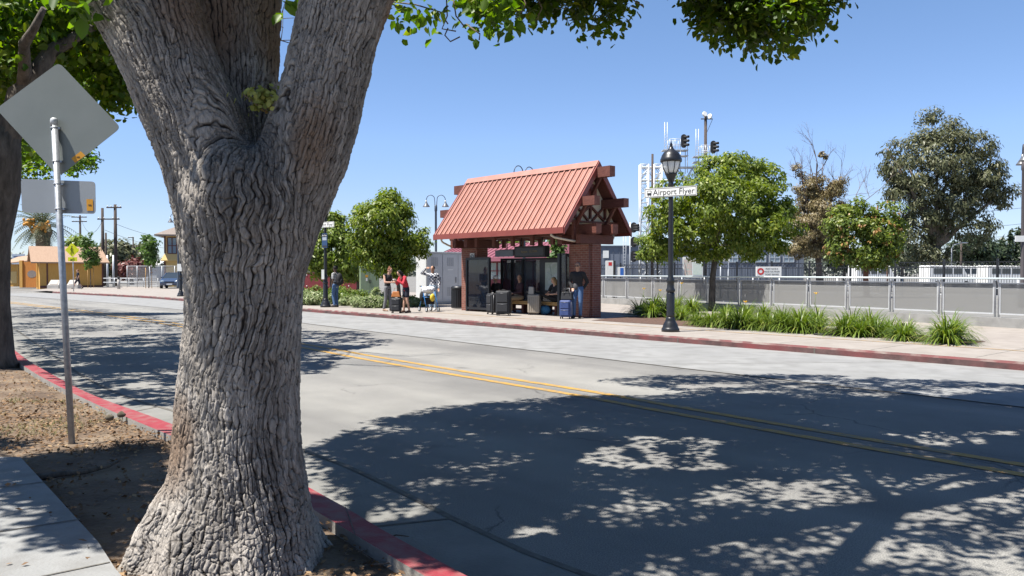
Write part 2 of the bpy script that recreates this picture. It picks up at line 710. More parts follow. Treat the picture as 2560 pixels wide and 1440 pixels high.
M_slab = mat('near pavement concrete', (0.185, 0.187, 0.184), 0.85, (0.225, 0.226, 0.222), 1.5, 0.25, 60, col3=(0.165, 0.163, 0.157), scale3=5)
M_joint = mat('dark joint', (0.07, 0.065, 0.06), 0.95, (0.14, 0.13, 0.11), 12)
M_red = mat('worn red kerb paint', (0.23, 0.026, 0.036), 0.7, (0.185, 0.020, 0.028), 5, 0.2, 60, col3=(0.20, 0.085, 0.08), scale3=9, detail=8)
M_redfar = mat('scuffed red kerb paint', (0.125, 0.03, 0.032), 0.8, (0.085, 0.045, 0.042), 2.2, 0.3, 40, col3=(0.19, 0.175, 0.155), scale3=3.2)
M_kerbgrey = mat('kerb concrete', (0.20, 0.187, 0.168), 0.85, (0.26, 0.247, 0.222), 4, 0.3, 50)
M_scuff = mat('tyre scuffed kerb face', (0.05, 0.03, 0.03), 0.85, (0.12, 0.07, 0.066), 2.4, 0.3, 40, col3=(0.16, 0.04, 0.042), scale3=1.1)
M_yellow = mat('worn yellow road paint', (0.40, 0.225, 0.035), 0.7, (0.32, 0.185, 0.04), 6, 0.2, 70, col3=(0.17, 0.145, 0.10), scale3=7)
M_soil = mat('dry soil', (0.075, 0.05, 0.033), 0.95, (0.14, 0.098, 0.066), 3.0, 1.0, 26, detail=10, col3=(0.175, 0.132, 0.09), scale3=1.4)
M_mulch = mat('brown mulch', (0.055, 0.03, 0.022), 0.95, (0.12, 0.07, 0.05), 14, 1.0, 60)

def smooth_line(pts, step=0.5):
    """even, softly rounded polyline through surveyed points"""
    pts = [Vector((p[0], p[1])) for p in pts]
    out = []
    for i in range(len(pts) - 1):
        a = pts[max(i - 1, 0)]; b = pts[i]; c = pts[i + 1]; d = pts[min(i + 2, len(pts) - 1)]
        n = max(1, int((c - b).length / step))
        for k in range(n):
            t = k / n
            out.append(0.5 * ((2 * b) + (c - a) * t + (2 * a - 5 * b + 4 * c - d) * t * t + (3 * b - a - 3 * c + d) * t ** 3))
    out.append(pts[-1])
    return out
def offset(line, d):
    """d > 0: to the left of travel"""
    out = []
    for i, p in enumerate(line):
        t = (line[min(i + 6, len(line) - 1)] - line[max(i - 6, 0)]).normalized()
        out.append(p + Vector((-t.y, t.x)) * d)
    return out
def at_z(line, z):
    return [Vector((p.x, p.y, z)) for p in line]
def ribbon(mb, A, B, m=0):
    for i in range(len(A) - 1):
        mb.face((A[i], A[i + 1], B[i + 1], B[i]), m)
    return mb

def resample(line, n):
    L = [0]
    for i in range(len(line) - 1):
        L.append(L[-1] + (line[i + 1] - line[i]).length)
    out, k = [], 0
    for i in range(n):
        s = L[-1] * i / (n - 1)
        while k < len(line) - 2 and L[k + 1] < s:
            k += 1
        t = (s - L[k]) / max(L[k + 1] - L[k], 1e-6)
        out.append(line[k].lerp(line[k + 1], min(1, t)))
    return out

# all lines run from beside the camera (right) away to the left
near = smooth_line([(16, -15.5), (8, -6.0), (2.2, 0.95), (-0.30, 4.0), (-1.44, 5.55), (-3.24, 7.7), (-4.95, 9.5), (-6.3, 11.1), (-8.3, 13.6), (-11, 17.2), (-19.5, 28.5), (-30, 40.5), (-44, 54), (-75, 84)])
gut = smooth_line([(16.9, -14.6), (8.9, -5.1), (3.0, 1.5), (0.06, 4.62), (-0.42, 5.27), (-1.2, 6.4), (-2.0, 7.35), (-3.85, 9.2), (-5.2, 10.55), (-7.0, 12.8), (-10.2, 17.2), (-18.7, 28.6), (-29.3, 41), (-43.3, 54.7), (-74.3, 84.7)])
bound = smooth_line([(18.5, -5.5), (10.2, 4.5), (6.23, 9.66), (4.89, 11.25), (3.72, 12.65), (2.54, 14.05), (1.2, 15.75), (-0.5, 17.8), (-4.2, 22.4), (-10.5, 30.2), (-20.5, 41.3), (-33, 53.5), (-41, 60)])
farb = smooth_line([(24, -5.0), (15, 5.55), (8.55, 13.2), (6.09, 16.0), (2.05, 20.55), (-2.65, 26.2), (-8.72, 33.15), (-18.38, 44.7), (-23.21, 50.2), (-30.65, 57.2), (-35.75, 61.9)])
centre = smooth_line([(13, -4), (8, 2), (4.3, 6.55), (3.15, 7.95), (1.78, 9.7), (1.0, 10.75), (0.1, 11.8), (-1.2, 13.35), (-2.85, 15.4), (-4.55, 17.6), (-10.0, 24.3), (-17.5, 32.8), (-30, 46), (-52, 69)])

MB().face([(-1500, -400, -.03), (1500, -400, -.03), (1500, 2500, -.03), (-1500, 2500, -.03)]).build('ground', M_ground)['kind'] = 'structure'
mb = MB()
g3, f3 = at_z(near, 0), [Vector((p.x, p.y, 0)) for p in farb] + [Vector((-60, 86, 0))]
pts = g3 + list(reversed(f3))
road_pts = [p for p in pts]
mb.face(road_pts)
mb.face([(-36, 61, -.004), (-60, 86, -.004), (-140, 130, -.004), (-140, 110, -.004), (-75, 80, -.004)])
mb.build('road', M_asphalt)['kind'] = 'structure'
mb = MB()
ribbon(mb, resample(at_z(near, .006), 150), resample(at_z(gut, .006), 150), 0)
ribbon(mb, at_z(gut, .010), at_z(offset(gut, -.05), .010), 1)
for i in range(6, len(near) - 1, 9):
    j = min(range(len(gut)), key=lambda k: (gut[k] - near[i]).length)
    a, b = Vector((*near[i], .010)), Vector((*gut[j], .010))
    t = (near[i + 1] - near[i]).normalized()
    t = Vector((t.x, t.y, 0)) * .012
    mb.face((a - t, a + t, b + t, b - t), 1)
mb.build('gutter', [M_gutter, M_joint])['kind'] = 'structure'
mb = MB()
fl = at_z(farb, .006)
bl = at_z(bound, .006)
A, B = resample(bl, 120), resample(fl, 120)
ribbon(mb, A, B, 0)
for i in range(4, 118, 5):
    t = (B[i + 1] - B[i]).normalized() * .011
    u = Vector((0, 0, .004))
    mb.face((A[i] - t + u, A[i] + t + u, B[i] + t + u, B[i] - t + u), 1)
e = [p + Vector((0, 0, .004)) for p in A]
e2 = [Vector((p.x, p.y, .010)) for p in offset([Vector((q.x, q.y)) for q in A], .03)]
ribbon(mb, e, e2, 1)
mb.build('bus_lane', [M_conc, M_joint])['kind'] = 'structure'

mb = MB()
for d in (-0.19, 0.19):
    ribbon(mb, at_z(offset(centre, d - .065), .006), at_z(offset(centre, d + .065), .006))
mb.build('road_marking', M_yellow)['kind'] = 'structure'

# near kerb: red top, bare face behind
mb = MB()
kin = smooth_line([p for p in offset(near, .17)][::6] + [offset(near, .17)[-1]])
kin = resample(kin, len(near))
ribbon(mb, at_z(near, .15), at_z(kin, .15), 0)
ribbon(mb, at_z(near, 0), at_z(near, .15), 0)
ribbon(mb, at_z(kin, .15), at_z(kin, .04), 1)
for i in range(3, len(near), 6):
    t = (near[min(i + 1, len(near) - 1)] - near[i - 1]).normalized() * .008
    a, b = near[i], kin[i]
    mb.face([(a.x - t.x, a.y - t.y, .154), (a.x + t.x, a.y + t.y, .154), (b.x + t.x, b.y + t.y, .154), (b.x - t.x, b.y - t.y, .154)], 2)
mb.build('kerb', [M_red, M_kerbgrey, M_joint])['kind'] = 'structure'
# far kerb
mb = MB()
fin, fin2 = offset(farb, -.05), offset(farb, -.17)
farlow = [p for p in farb]
ribbon(mb, at_z(farb, 0), at_z(farb, .11), 1)
ribbon(mb, at_z(farb, .11), at_z(fin, .15), 0)
ribbon(mb, at_z(fin, .15), at_z(fin2, .15), 2)
for i in range(5, len(farb) - 1, 7):
    t = (farb[i + 1] - farb[i - 1]).normalized() * .015
    a = offset(farb, .004)[i]
    mb.face([(a.x - t.x, a.y - t.y, 0), (a.x + t.x, a.y + t.y, 0), (a.x + t.x, a.y + t.y, .12), (a.x - t.x, a.y - t.y, .12)], 3)
mb.build('far_kerb', [M_redfar, M_scuff, M_kerbgrey, M_joint])['kind'] = 'structure'
# far pavement: from the kerb back past the shelter
mb = MB()
back = [Vector((62, 2)), Vector((30, 24)), Vector((22, 28)), Vector((12, 41)), Vector((3, 52)), Vector((-12, 62)), Vector((-40, 82)), Vector((-44, 78)), Vector((-40, 66))]
mb.face(at_z(fin2, .15) + at_z(list(reversed(back)), .15)[::1])
for k in range(0, 34):
    i = 8 + k * 4
    if i < len(fin2) - 1:
        a = fin2[i]
        t = (fin2[i + 1] - fin2[i - 1]).normalized()
        n = Vector((t.y, -t.x))
        b = a + n * 3.4
        t = t * .009
        mb.face([(a.x - t.x, a.y - t.y, .154), (a.x + t.x, a.y + t.y, .154), (b.x + t.x, b.y + t.y, .154), (b.x - t.x, b.y - t.y, .154)], 1)
mb.build('far_pavement', [M_pave, M_kerbgrey])['kind'] = 'structure'
mb = MB()
yl = smooth_line([(20, 3.2), (9.7, 15.05), (8.82, 16.05), (1.55, 24.2), (-3.0, 29.6)])
ribbon(mb, at_z(yl, .158), at_z(offset(yl, .055), .158))
mb.build('pavement_marking', M_yellow)['kind'] = 'structure'
# near verge of bare soil, gently uneven
mb = MB()
ni = [p for p in resample(at_z(kin, .15), 200)]
W = [0.0, 0.25, 0.6, 1.0, 1.5, 2.1, 2.8, 3.7, 5, 7, 12, 40]
grid = []
for p, i in zip(ni, range(200)):
    t = ni[min(i + 1, 199)] - ni[max(i - 1, 0)]
    t.normalize()
    n = Vector((-t.y, t.x, 0))
    row = []
    for w in W:
        q = p + n * w
        q.z = .098 + .03 * min(1, w * 1.1) + (0.030 * (mnoise.noise(Vector((q.x, q.y, .1)) * 1.7) + .5 * mnoise.noise(Vector((q.x, q.y, .1)) * 6)) if w > 0 else -.02)
        row.append(q)
    grid.append(row)
for i in range(199):
    for j in range(len(W) - 1):
        mb.face((grid[i][j], grid[i][j + 1], grid[i + 1][j + 1], grid[i + 1][j]), 0, True)
mb.build('verge_soil', M_soil)['kind'] = 'structure'
mb = MB()
slab = [(-.83, 2.5), (-1.94, 3.86), (-2.22, 4.24), (-2.9, 5.06), (-3.84, 6.19), (-5.2, 6.27), (-9, 1), (-6, -6), (4, -9)]
mb.prism([(x, y, .05) for x, y in slab], (0, 0, .155), 0)
for a, b in (((-2.52, 4.62), (-4.6, 3.2)), ((-3.2, 5.45), (-5.6, 4.0)), ((-2.0, 3.93), (-4.0, 2.3))):
    a, b = Vector(a), Vector(b)
    n = Vector((-(b - a).y, (b - a).x)).normalized() * .007
    mb.face([(*(a - n), .209), (*(a + n), .209), (*(b + n), .209), (*(b - n), .209)], 1)
mb.build('near_pavement', [M_slab, M_joint])['kind'] = 'structure'
# planted bed
mb = MB()
bed = [(2.45, 24.65), (4.98, 21.7), (7.67, 19.0), (9.47, 16.5), (10.2, 17.1), (9.6, 19.2), (5.3, 26.9), (4.0, 27.0)]
mb.face([(x, y, .156) for x, y in bed])
mb.build('planting_bed_soil', M_mulch)['kind'] = 'structure'
# ================================================================ the big street tree in front of the camera
def bark_mat():
    m = bpy.data.materials.new('furrowed grey bark')
    m.use_nodes = True
    nt = m.node_tree
    N, L = nt.nodes, nt.links
    p = N['Principled BSDF']
    p.inputs['Roughness'].default_value = 0.9
    p.inputs['Specular IOR Level'].default_value = 0.2
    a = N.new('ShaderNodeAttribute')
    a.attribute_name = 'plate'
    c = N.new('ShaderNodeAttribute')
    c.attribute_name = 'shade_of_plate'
    t = N.new('ShaderNodeAttribute')
    t.attribute_name = 'stain'
    tc = N.new('ShaderNodeTexCoord')
    n = N.new('ShaderNodeTexNoise')
    n.inputs['Scale'].default_value = 45
    n.inputs['Detail'].default_value = 7
    n.inputs['Roughness'].default_value = 0.7
    mp = N.new('ShaderNodeMapping')
    mp.inputs['Scale'].default_value = (1.4, 1.4, 0.5)
    L.new(tc.outputs['Object'], mp.inputs['Vector'])
    L.new(mp.outputs['Vector'], n.inputs['Vector'])
    pr = N.new('ShaderNodeValToRGB')        # plates: from brown grey to pale grey
    pr.color_ramp.elements[0].color, pr.color_ramp.elements[1].color = (.05, .043, .037, 1), (.385, .35, .31, 1)
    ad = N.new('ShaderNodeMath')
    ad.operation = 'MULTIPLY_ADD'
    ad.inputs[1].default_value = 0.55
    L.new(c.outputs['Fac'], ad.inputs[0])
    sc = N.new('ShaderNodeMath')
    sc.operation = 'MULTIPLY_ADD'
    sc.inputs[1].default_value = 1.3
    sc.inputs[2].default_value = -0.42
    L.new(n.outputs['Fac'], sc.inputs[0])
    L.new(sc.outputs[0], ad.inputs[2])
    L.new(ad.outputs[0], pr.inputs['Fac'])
    st = N.new('ShaderNodeMix')
    st.data_type = 'RGBA'
    L.new(t.outputs['Fac'], st.inputs['Factor'])
    L.new(pr.outputs['Color'], st.inputs[6])
    st.inputs[7].default_value = (.17, .105, .062, 1)
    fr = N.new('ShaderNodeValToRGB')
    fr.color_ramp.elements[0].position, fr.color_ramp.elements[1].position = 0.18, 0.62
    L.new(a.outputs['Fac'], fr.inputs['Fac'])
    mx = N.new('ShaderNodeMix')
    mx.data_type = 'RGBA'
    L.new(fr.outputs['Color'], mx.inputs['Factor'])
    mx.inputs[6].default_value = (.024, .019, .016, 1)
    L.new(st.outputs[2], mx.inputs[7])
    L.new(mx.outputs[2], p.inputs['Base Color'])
    b = N.new('ShaderNodeBump')
    b.inputs['Strength'].default_value = 0.9
    b.inputs['Distance'].default_value = 0.009
    L.new(n.outputs['Fac'], b.inputs['Height'])
    L.new(b.outputs['Normal'], p.inputs['Normal'])
    return m
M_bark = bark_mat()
M_bark2 = mat('dark rough bark', (.05, .042, .035), .95, (.13, .11, .092), 9, 1.0, 30, stretch=(1, 1, .35))
M_twig = mat('twig bark', (.09, .065, .045), .9, (.17, .13, .1), 20)

TY = 4.25
_k = F_PX / TY
def tp(px, py, dy=0.0):
    p = D(px, py, TY)
    return Vector((p.x * (TY + dy) / TY, TY + dy, EYE + (p.z - EYE) * (TY + dy) / TY))
def row(l, r, y, dy=0.0):
    return tp((l + r) / 2, y, dy), (r - l) / 2 / F_PX * (TY + dy)
def row_(l, r, y, dy=0.0, row0=None):
    c, q = row(l, r, y, dy)
    return c, q - .010
tk = [row_(322, 838, 1475), row_(335, 828, 1425), row_(372, 806, 1370), row_(398, 788, 1300), row_(425, 768, 1200), row_(436, 757, 1120), row_(446, 749, 1000), row_(456, 750, 900),
      row_(464, 752, 800), row_(461, 762, 690), row_(452, 782, 600), row_(446, 800, 520), row_(470, 795, 440), row_(520, 760, 380)]
limb1 = [row_(455, 720, 640), row_(432, 670, 500), row_(405, 636, 395), row_(366, 600, 300), row_(318, 556, 190), row_(272, 520, 95), row_(224, 490, 0), row_(160, 440, -130), row_(80, 370, -320)]
limb2 = [row_(500, 770, 600, .08), row_(510, 735, 440, .22), row_(490, 706, 330, .32), row_(470, 694, 220, .40), row_(450, 698, 100, .46), row_(430, 702, -20, .52), row_(410, 705, -180, .6), row_(392, 700, -380, .7)]
limb3 = [row_(540, 780, 640), row_(590, 822, 500), row_(648, 878, 380), row_(685, 905, 280), row_(708, 925, 190), row_(728, 946, 100), row_(752, 980, 0), row_(800, 1030, -130), row_(880, 1100, -330)]
mb = MB()
for L_ in (tk, limb1, limb2, limb3):
    mb.tube([a for a, b in L_], [b for a, b in L_], 28)
base = tk[1][0]
for an, ln, rr in ((2.75, .36, .13), (3.6, .40, .13), (4.4, .37, .13), (5.2, .36, .12), (5.9, .34, .13), (.6, .36, .13), (1.7, .36, .13)):
    d = Vector((math.cos(an), math.sin(an), 0))
    b0 = Vector((base.x, TY, 0))
    mb.tube([Vector((tk[4][0].x, TY, .62)) + d * .17, b0 + Vector((0, 0, .40)) + d * (ln * .70), b0 + Vector((0, 0, .24)) + d * (ln * .98), b0 + Vector((0, 0, .10)) + d * (ln * 1.22), b0 + Vector((0, 0, .0)) + d * (ln * 1.5)], [.12, rr, rr * .9, rr * .7, rr * .5], 12)
big_tree = thing('street_tree', 'huge old street tree with furrowed grey bark forking into three limbs beside the red kerb', 'tree', (base.x, TY, .15))
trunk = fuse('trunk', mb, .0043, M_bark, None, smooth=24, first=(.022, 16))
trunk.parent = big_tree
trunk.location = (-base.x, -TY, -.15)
me = trunk.data
nv = len(me.vertices)
co = np.empty(nv * 3, np.float32); me.vertices.foreach_get('co', co); co = co.reshape(-1, 3).astype(float)
no = np.empty(nv * 3, np.float32); me.vertices.foreach_get('normal', no); no = no.reshape(-1, 3).astype(float)
# position along and around the nearest limb, so the furrows follow the wood
best = np.full(nv, 9.0); loc = np.zeros((nv, 3)); axis_q = np.zeros(nv); wsum = np.zeros(nv); acc = np.zeros((nv, 3))
for q, L_ in enumerate((tk[:11], limb1[1:], limb2[1:], limb3[1:])):
    pts = np.array([list(a) for a, b in L_]); rad = np.array([b for a, b in L_]); s0 = 0.0
    for i in range(len(pts) - 1):
        a, b = pts[i], pts[i + 1]; d = b - a; ln = np.linalg.norm(d); d = d / ln
        t = np.clip(((co - a) @ d), -9 if (not i and not q) else 0, ln if i < len(pts) - 2 else 9)
        foot = a + t[:, None] * d
        off = co - foot
        dist = np.linalg.norm(off, axis=1) - rad[i]
        if q:
            dist = dist + .14 * np.clip(1 - (s0 + t) / .55, 0, 1.3)
        ups = dist < best
        along = s0 + t
        off2 = off - (off @ d)[:, None] * d
        loc = np.where(ups[:, None], np.stack([off2[:, 0] + q * 3.7, off2[:, 1], along], 1), loc)
        axis_q = np.where(ups, q, axis_q)
        best = np.where(ups, dist, best)
        s0 += ln
base_sun = np.clip((.75 - co[:, 2]) / .5, 0, 1)  # bark turns paler towards the ground: sunlight put into the plate colour
warp = np.stack([vnoise(co * 9, k) - .5 for k in (1, 2, 3)], 1)
warp2 = np.stack([vnoise(co * 30, k) - .5 for k in (4, 5, 6)], 1)
Q = loc + warp * .05 + warp2 * .016
sz = 40.0
_z = co[:, 2]
# angle round the limb's own centre line at each height: no jumps from one length to the next
ang = np.zeros(nv); Qz = np.zeros(nv)
for q, L_ in enumerate((tk, limb1, limb2, limb3)):
    cz = np.array([a.z for a, b in L_]); cx = np.array([a.x for a, b in L_]); cy = np.array([a.y for a, b in L_])
    k_ = np.argsort(cz)
    a_ = np.arctan2(co[:, 0] - np.interp(_z, cz[k_], cx[k_]), -(co[:, 1] - np.interp(_z, cz[k_], cy[k_])))
    ang = np.where(axis_q == q, a_, ang)
zeta = .145 * (_z * np.where(axis_q == 0, 1.0, 1.15) + warp[:, 2] * .05 + warp2[:, 2] * .012) - .16 * (np.clip(.75 - _z, 0, .5) ** 2 + np.clip(.25 - _z, 0, 9))
uu = ang * np.where(axis_q == 0, .31, .27) + warp[:, 0] * .045 + warp2[:, 0] * .012 + (vnoise(co * np.array([2.5, 2.5, 1.2]), 21) - .5) * .10
sz = 46.0
half = np.full(nv, .5)
f1, f2, cid = voro(np.stack([uu * sz + axis_q * 50, zeta * sz, half], 1), 3, True)
e1 = np.clip((f2 - f1) / .5, 0, 1)
g1, g2, cid2 = voro(np.stack([uu * sz * .85 + 7, zeta * sz * 2.0 + warp2[:, 1] * .8, half], 1), 5, True)
e2 = np.clip((g2 - g1) / .35, 0, 1)
def sst(x):
    x = np.clip(x, 0, 1)
    return x * x * (3 - 2 * x)
fur = uu * 29.0 + 0.8 * vnoise(np.stack([uu * 8 + axis_q * 9, _z * 1.6, half], 1), 31) + .6 * vnoise(np.stack([uu * 26 + axis_q * 9, _z * 7, half], 1), 32) + .35 * vnoise(np.stack([uu * 60, _z * 22, half], 1), 35)
fv = 1 - np.abs((fur - np.floor(fur)) - .5) * 2      # 0 in the furrow, 1 on the ridge
depth_f = .30 + .70 * vnoise(co * np.array([6, 6, 3]), 33)
rough_amt = .8 + .5 * vnoise(co * 2.2, 8)
plate = (1 - depth_f * (1 - np.clip((fv - .04) / .30, 0, 1))) * (.5 + .5 * np.clip(e1 * 1.5, 0, 1)) * (.5 + .5 * sst(e2 * 1.8))
hgt = sst(fv / .28) * .0095 * depth_f + sst(e1 / .45) * .007 + sst(e2 / .35) * .007 + (cid - .5) * .007 + (cid2 - .5) * .004 + (vnoise(co * np.array([120, 120, 50]), 9) - .5) * .006 + (vnoise(co * np.array([14, 14, 4]), 19) - .5) * .010
hgt = hgt * rough_amt - .020
me.vertices.foreach_set('co', (co + no * hgt[:, None]).astype(np.float32).reshape(-1))
stain = np.clip((vnoise(co * np.array([3, 3, 1.3]), 11) - .58) * 4.5, 0, 1) * .75
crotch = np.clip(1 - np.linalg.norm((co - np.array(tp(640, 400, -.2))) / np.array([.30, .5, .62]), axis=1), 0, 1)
for nm, ar in (('plate', plate), ('shade_of_plate', np.clip(cid * .62 + cid2 * .2 + .12 + (vnoise(co * np.array([5, 5, 2.2]), 41) - .5) * .7 - crotch * .8 + base_sun * .35, 0, 1.3)), ('stain', stain)):
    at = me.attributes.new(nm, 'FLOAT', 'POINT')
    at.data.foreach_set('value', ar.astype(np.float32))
me.update()

# ---- canopies: leaves stand where their shade falls in the photo
KX, KY = -SUN.x / SUN.z, -SUN.y / SUN.z
def poly_pts(poly, n, rng):
    P = np.array([(p.x, p.y) for p in poly])
    lo, hi = P.min(0), P.max(0)
    out = []
    while sum(len(o) for o in out) < n:
        q = rng.uniform(lo, hi, (n * 3, 2))
        ins = np.zeros(len(q), bool)
        j = len(P) - 1
        for i in range(len(P)):
            c = ((P[i, 1] > q[:, 1]) != (P[j, 1] > q[:, 1])) & (q[:, 0] < (P[j, 0] - P[i, 0]) * (q[:, 1] - P[i, 1]) / (P[j, 1] - P[i, 1] + 1e-12) + P[i, 0])
            ins ^= c
            j = i
        out.append(q[ins])
    return np.concatenate(out)[:n]
def shade_leaves(poly, clumps, per, clump_r, rng, hmin=4.2, depth=2.0, dens=None, margin=.25, clear=True):
    """clumps of leaves above and up-sun of a patch of ground, high enough to clear the view"""
    S = poly_pts(poly, clumps, rng)
    if dens is not None:
        S = S[rng.random(len(S)) < dens(S)]
    h = np.full(len(S), hmin)
    for _ in range(4 if clear else 0):
        y = S[:, 1] - KY * h
        x = S[:, 0] - KX * h
        h = np.maximum(hmin, EYE + .345 * np.maximum(y, 0) + margin + clump_r)
    h = h + rng.random(len(S)) ** 1.3 * depth
    C = np.stack([S[:, 0] - KX * h, S[:, 1] - KY * h, h], 1)
    n = len(S) * per
    idx = np.repeat(np.arange(len(S)), per)
    off = rng.normal(0, 1, (n, 3))
    off /= np.linalg.norm(off, axis=1)[:, None]
    off *= (rng.random(n) ** .45)[:, None] * clump_r * rng.uniform(.6, 1.25, len(S))[idx][:, None]
    return C[idx] + off, off / clump_r * .6 + np.array([0, 0, .7])
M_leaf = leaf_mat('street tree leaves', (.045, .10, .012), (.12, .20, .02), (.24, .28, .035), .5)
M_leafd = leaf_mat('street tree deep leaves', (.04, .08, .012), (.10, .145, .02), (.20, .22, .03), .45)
rng = np.random.default_rng(11)
Ps, Ns = [], []
def addl(t): Ps.append(t[0]); Ns.append(t[1])
g = lambda l: [G(x, y) for x, y in l]
main_poly = g([(770, 1128), (900, 1085), (1010, 1034), (1200, 1010), (1450, 992), (1640, 1000), (1750, 985), (2050, 1000), (2560, 985), (3300, 1010), (3000, 1180), (2560, 1185), (1900, 1195), (1640, 1250), (1280, 1275), (1000, 1225), (880, 1180)])
addl(shade_leaves(main_poly, 2000, 50, .27, rng, depth=1.8))
addl(shade_leaves(g([(1490, 950), (1700, 938), (2060, 940), (2330, 952), (2560, 962), (3300, 975), (3300, 1030), (2560, 1010), (2100, 1005), (1800, 990)]), 430, 40, .24, rng, depth=1.4))
addl(shade_leaves(g([(1500, 990), (1900, 985), (2560, 1000), (3200, 1020), (3000, 1230), (2560, 1170), (1900, 1170), (1500, 1150)]), 600, 42, .26, rng, depth=1.6))
addl(shade_leaves(g([(1240, 1270), (1640, 1240), (2560, 1190), (3000, 1190), (3200, 1500), (1500, 1500)]), 150, 46, .30, rng, depth=1.0))
addl(shade_leaves(g([(800, 1155), (1000, 1215), (1300, 1290), (1320, 1400), (1180, 1420), (820, 1230)]), 42, 30, .2, rng, depth=1.2))
addl(shade_leaves(g([(1000, 1330), (1330, 1290), (1560, 1340), (1500, 1500), (1180, 1470)]), 130, 34, .26, rng, depth=1.2))
gz = lambda l: [G(x, y, .15) for x, y in l]
addl(shade_leaves(gz([(30, 1168), (150, 1130), (330, 1105), (420, 1105), (425, 1180), (330, 1360), (240, 1372), (140, 1260)]), 240, 34, .24, rng, hmin=4.6, depth=1.5))
addl(shade_leaves(gz([(-300, 1180), (30, 1180), (160, 1270), (230, 1360), (250, 1400), (-200, 1440)]), 30, 30, .22, rng, hmin=4.6, depth=1.5))
addl(shade_leaves(gz([(0, 1070), (90, 1090), (60, 1130), (0, 1150)]), 12, 20, .15, rng, hmin=4.6, depth=1))
# leaves that keep the sun off the upper trunk and limbs
def shade_on(L_, z0, z1, n, per=32, r=.24):
    pts = [(a, b) for a, b in L_ if z0 <= a.z <= z1]
    C = []
    for _ in range(n):
        i = rng.integers(0, max(1, len(pts) - 1))
        a, b = pts[i], pts[min(i + 1, len(pts) - 1)]
        t = rng.random()
        p = a[0].lerp(b[0], t)
        p = p + Vector((0, rng.uniform(-1, 1) * a[1], 0))
        h = rng.uniform(max(4.6, p.z + 1.0), 7.2)
        C.append((p.x - KX * (h - p.z), p.y - KY * (h - p.z), h))
    C = np.array(C)
    idx = np.repeat(np.arange(n), per)
    off = rng.normal(0, .55, (n * per, 3)) * r
    return C[idx] + off, off / r + np.array([0, 0, .7])
addl(shade_on(tk, 1.35, 2.6, 60))
addl(shade_on(limb1, 2.0, 4.4, 60))
addl(shade_on(limb2, 2.0, 4.4, 40))
addl(shade_on(limb3, 2.0, 4.4, 60))
# sprays that hang down into the picture
def hang(poly, Y, n, per, r, rng, spread=.8):
    P = [D(x, y, Y) for x, y in poly]
    q = poly_pts([Vector((p.x, p.z)) for p in P], n, rng)
    C = np.stack([q[:, 0], Y + rng.uniform(-spread, spread, n), q[:, 1]], 1)
    C[:, 0] *= C[:, 1] / Y
    C[:, 2] = EYE + (C[:, 2] - EYE) * C[:, 1] / Y
    idx = np.repeat(np.arange(n), per)
    off = rng.normal(0, .5, (n * per, 3)) * r
    return C[idx] + off, off / r * .6 + np.array([0, -.1, .7])
sunny, deep = [], []
sunny.append(hang([(1135, -60), (1290, -60), (1285, 70), (1235, 80), (1200, 62), (1160, 25)], 6.6, 40, 14, .16, rng, .5))
sunny.append(hang([(1000, 15), (1110, -20), (1090, 40), (1050, 62), (1010, 45)], 6.4, 9, 8, .12, rng, .3))
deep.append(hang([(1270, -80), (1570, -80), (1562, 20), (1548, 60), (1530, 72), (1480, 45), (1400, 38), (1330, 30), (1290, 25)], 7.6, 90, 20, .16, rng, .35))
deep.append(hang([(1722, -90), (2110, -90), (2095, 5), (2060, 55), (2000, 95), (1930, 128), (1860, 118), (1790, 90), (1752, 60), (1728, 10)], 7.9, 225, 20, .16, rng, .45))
sunny.append(hang([(1850, -90), (2100, -90), (2080, 0), (1960, 40), (1850, 20)], 7.2, 22, 9, .15, rng, .2))
sunny.append(hang([(140, -60), (240, -60), (232, 30), (205, 35), (170, 25)], 4.0, 10, 8, .10, rng, .2))
sunny.append(hang([(700, -30), (740, -30), (735, 25), (712, 30)], 4.4, 3, 5, .06, rng, .1))
P_ = np.concatenate(Ps); N_ = np.concatenate(Ns)
# keep the way to the sun open for the bright hanging sprays
sd_ = np.array(SUN)
keep = np.ones(len(P_), bool)
for a, b in sunny:
    for c in a[::9]:
        r_ = P_ - c
        t_ = r_ @ sd_
        keep &= ~((t_ > .3) & (np.linalg.norm(r_ - t_[:, None] * sd_, axis=1) < .16))
P_, N_ = P_[keep], N_[keep]
loc_ = np.array([base.x, TY, .15])
crown = leaf_mesh('crown', np.concatenate([P_, *[a for a, b in sunny]]) - loc_, np.concatenate([N_, *[b for a, b in sunny]]), .088, .06, M_leaf, big_tree, .45, rng, True)
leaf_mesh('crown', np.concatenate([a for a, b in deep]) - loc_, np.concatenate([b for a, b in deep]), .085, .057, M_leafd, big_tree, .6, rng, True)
# limbs that carry the canopy, and bare twigs hanging in the gap
mb = MB()
def limb(pts, r0, r1, n=8):
    pts = [Vector(p) for p in pts]
    k = len(pts)
    q = []
    for i in range(k - 1):
        for t in (0, .5):
            a = pts[i].lerp(pts[i + 1], t)
            if 0 < i or t: a = a + Vector((mnoise.noise(a * 1.3), mnoise.noise(a * 1.3 + Vector((5, 0, 0))), mnoise.noise(a * 1.3 + Vector((0, 5, 0))))) * .12
            q.append(a)
    q.append(pts[-1])
    mb.tube(q, [r0 + (r1 - r0) * i / (len(q) - 1) for i in range(len(q))], n)
e3, e2_, e1_ = limb3[-1][0], limb2[-1][0], limb1[-1][0]
limb([e3, (0.3, 4.6, 5.4), (1.4, 5.2, 6.0), (2.6, 6.2, 6.5), (3.8, 7.4, 6.7)], .21, .05)
limb([(0.3, 4.6, 5.4), (0.4, 6.4, 6.0), (.2, 8.4, 6.3)], .1, .03)
limb([(1.4, 5.2, 6.0), (2.2, 4.4, 6.0), (3.6, 3.9, 6.0), (5.0, 4.4, 6.0)], .11, .03)
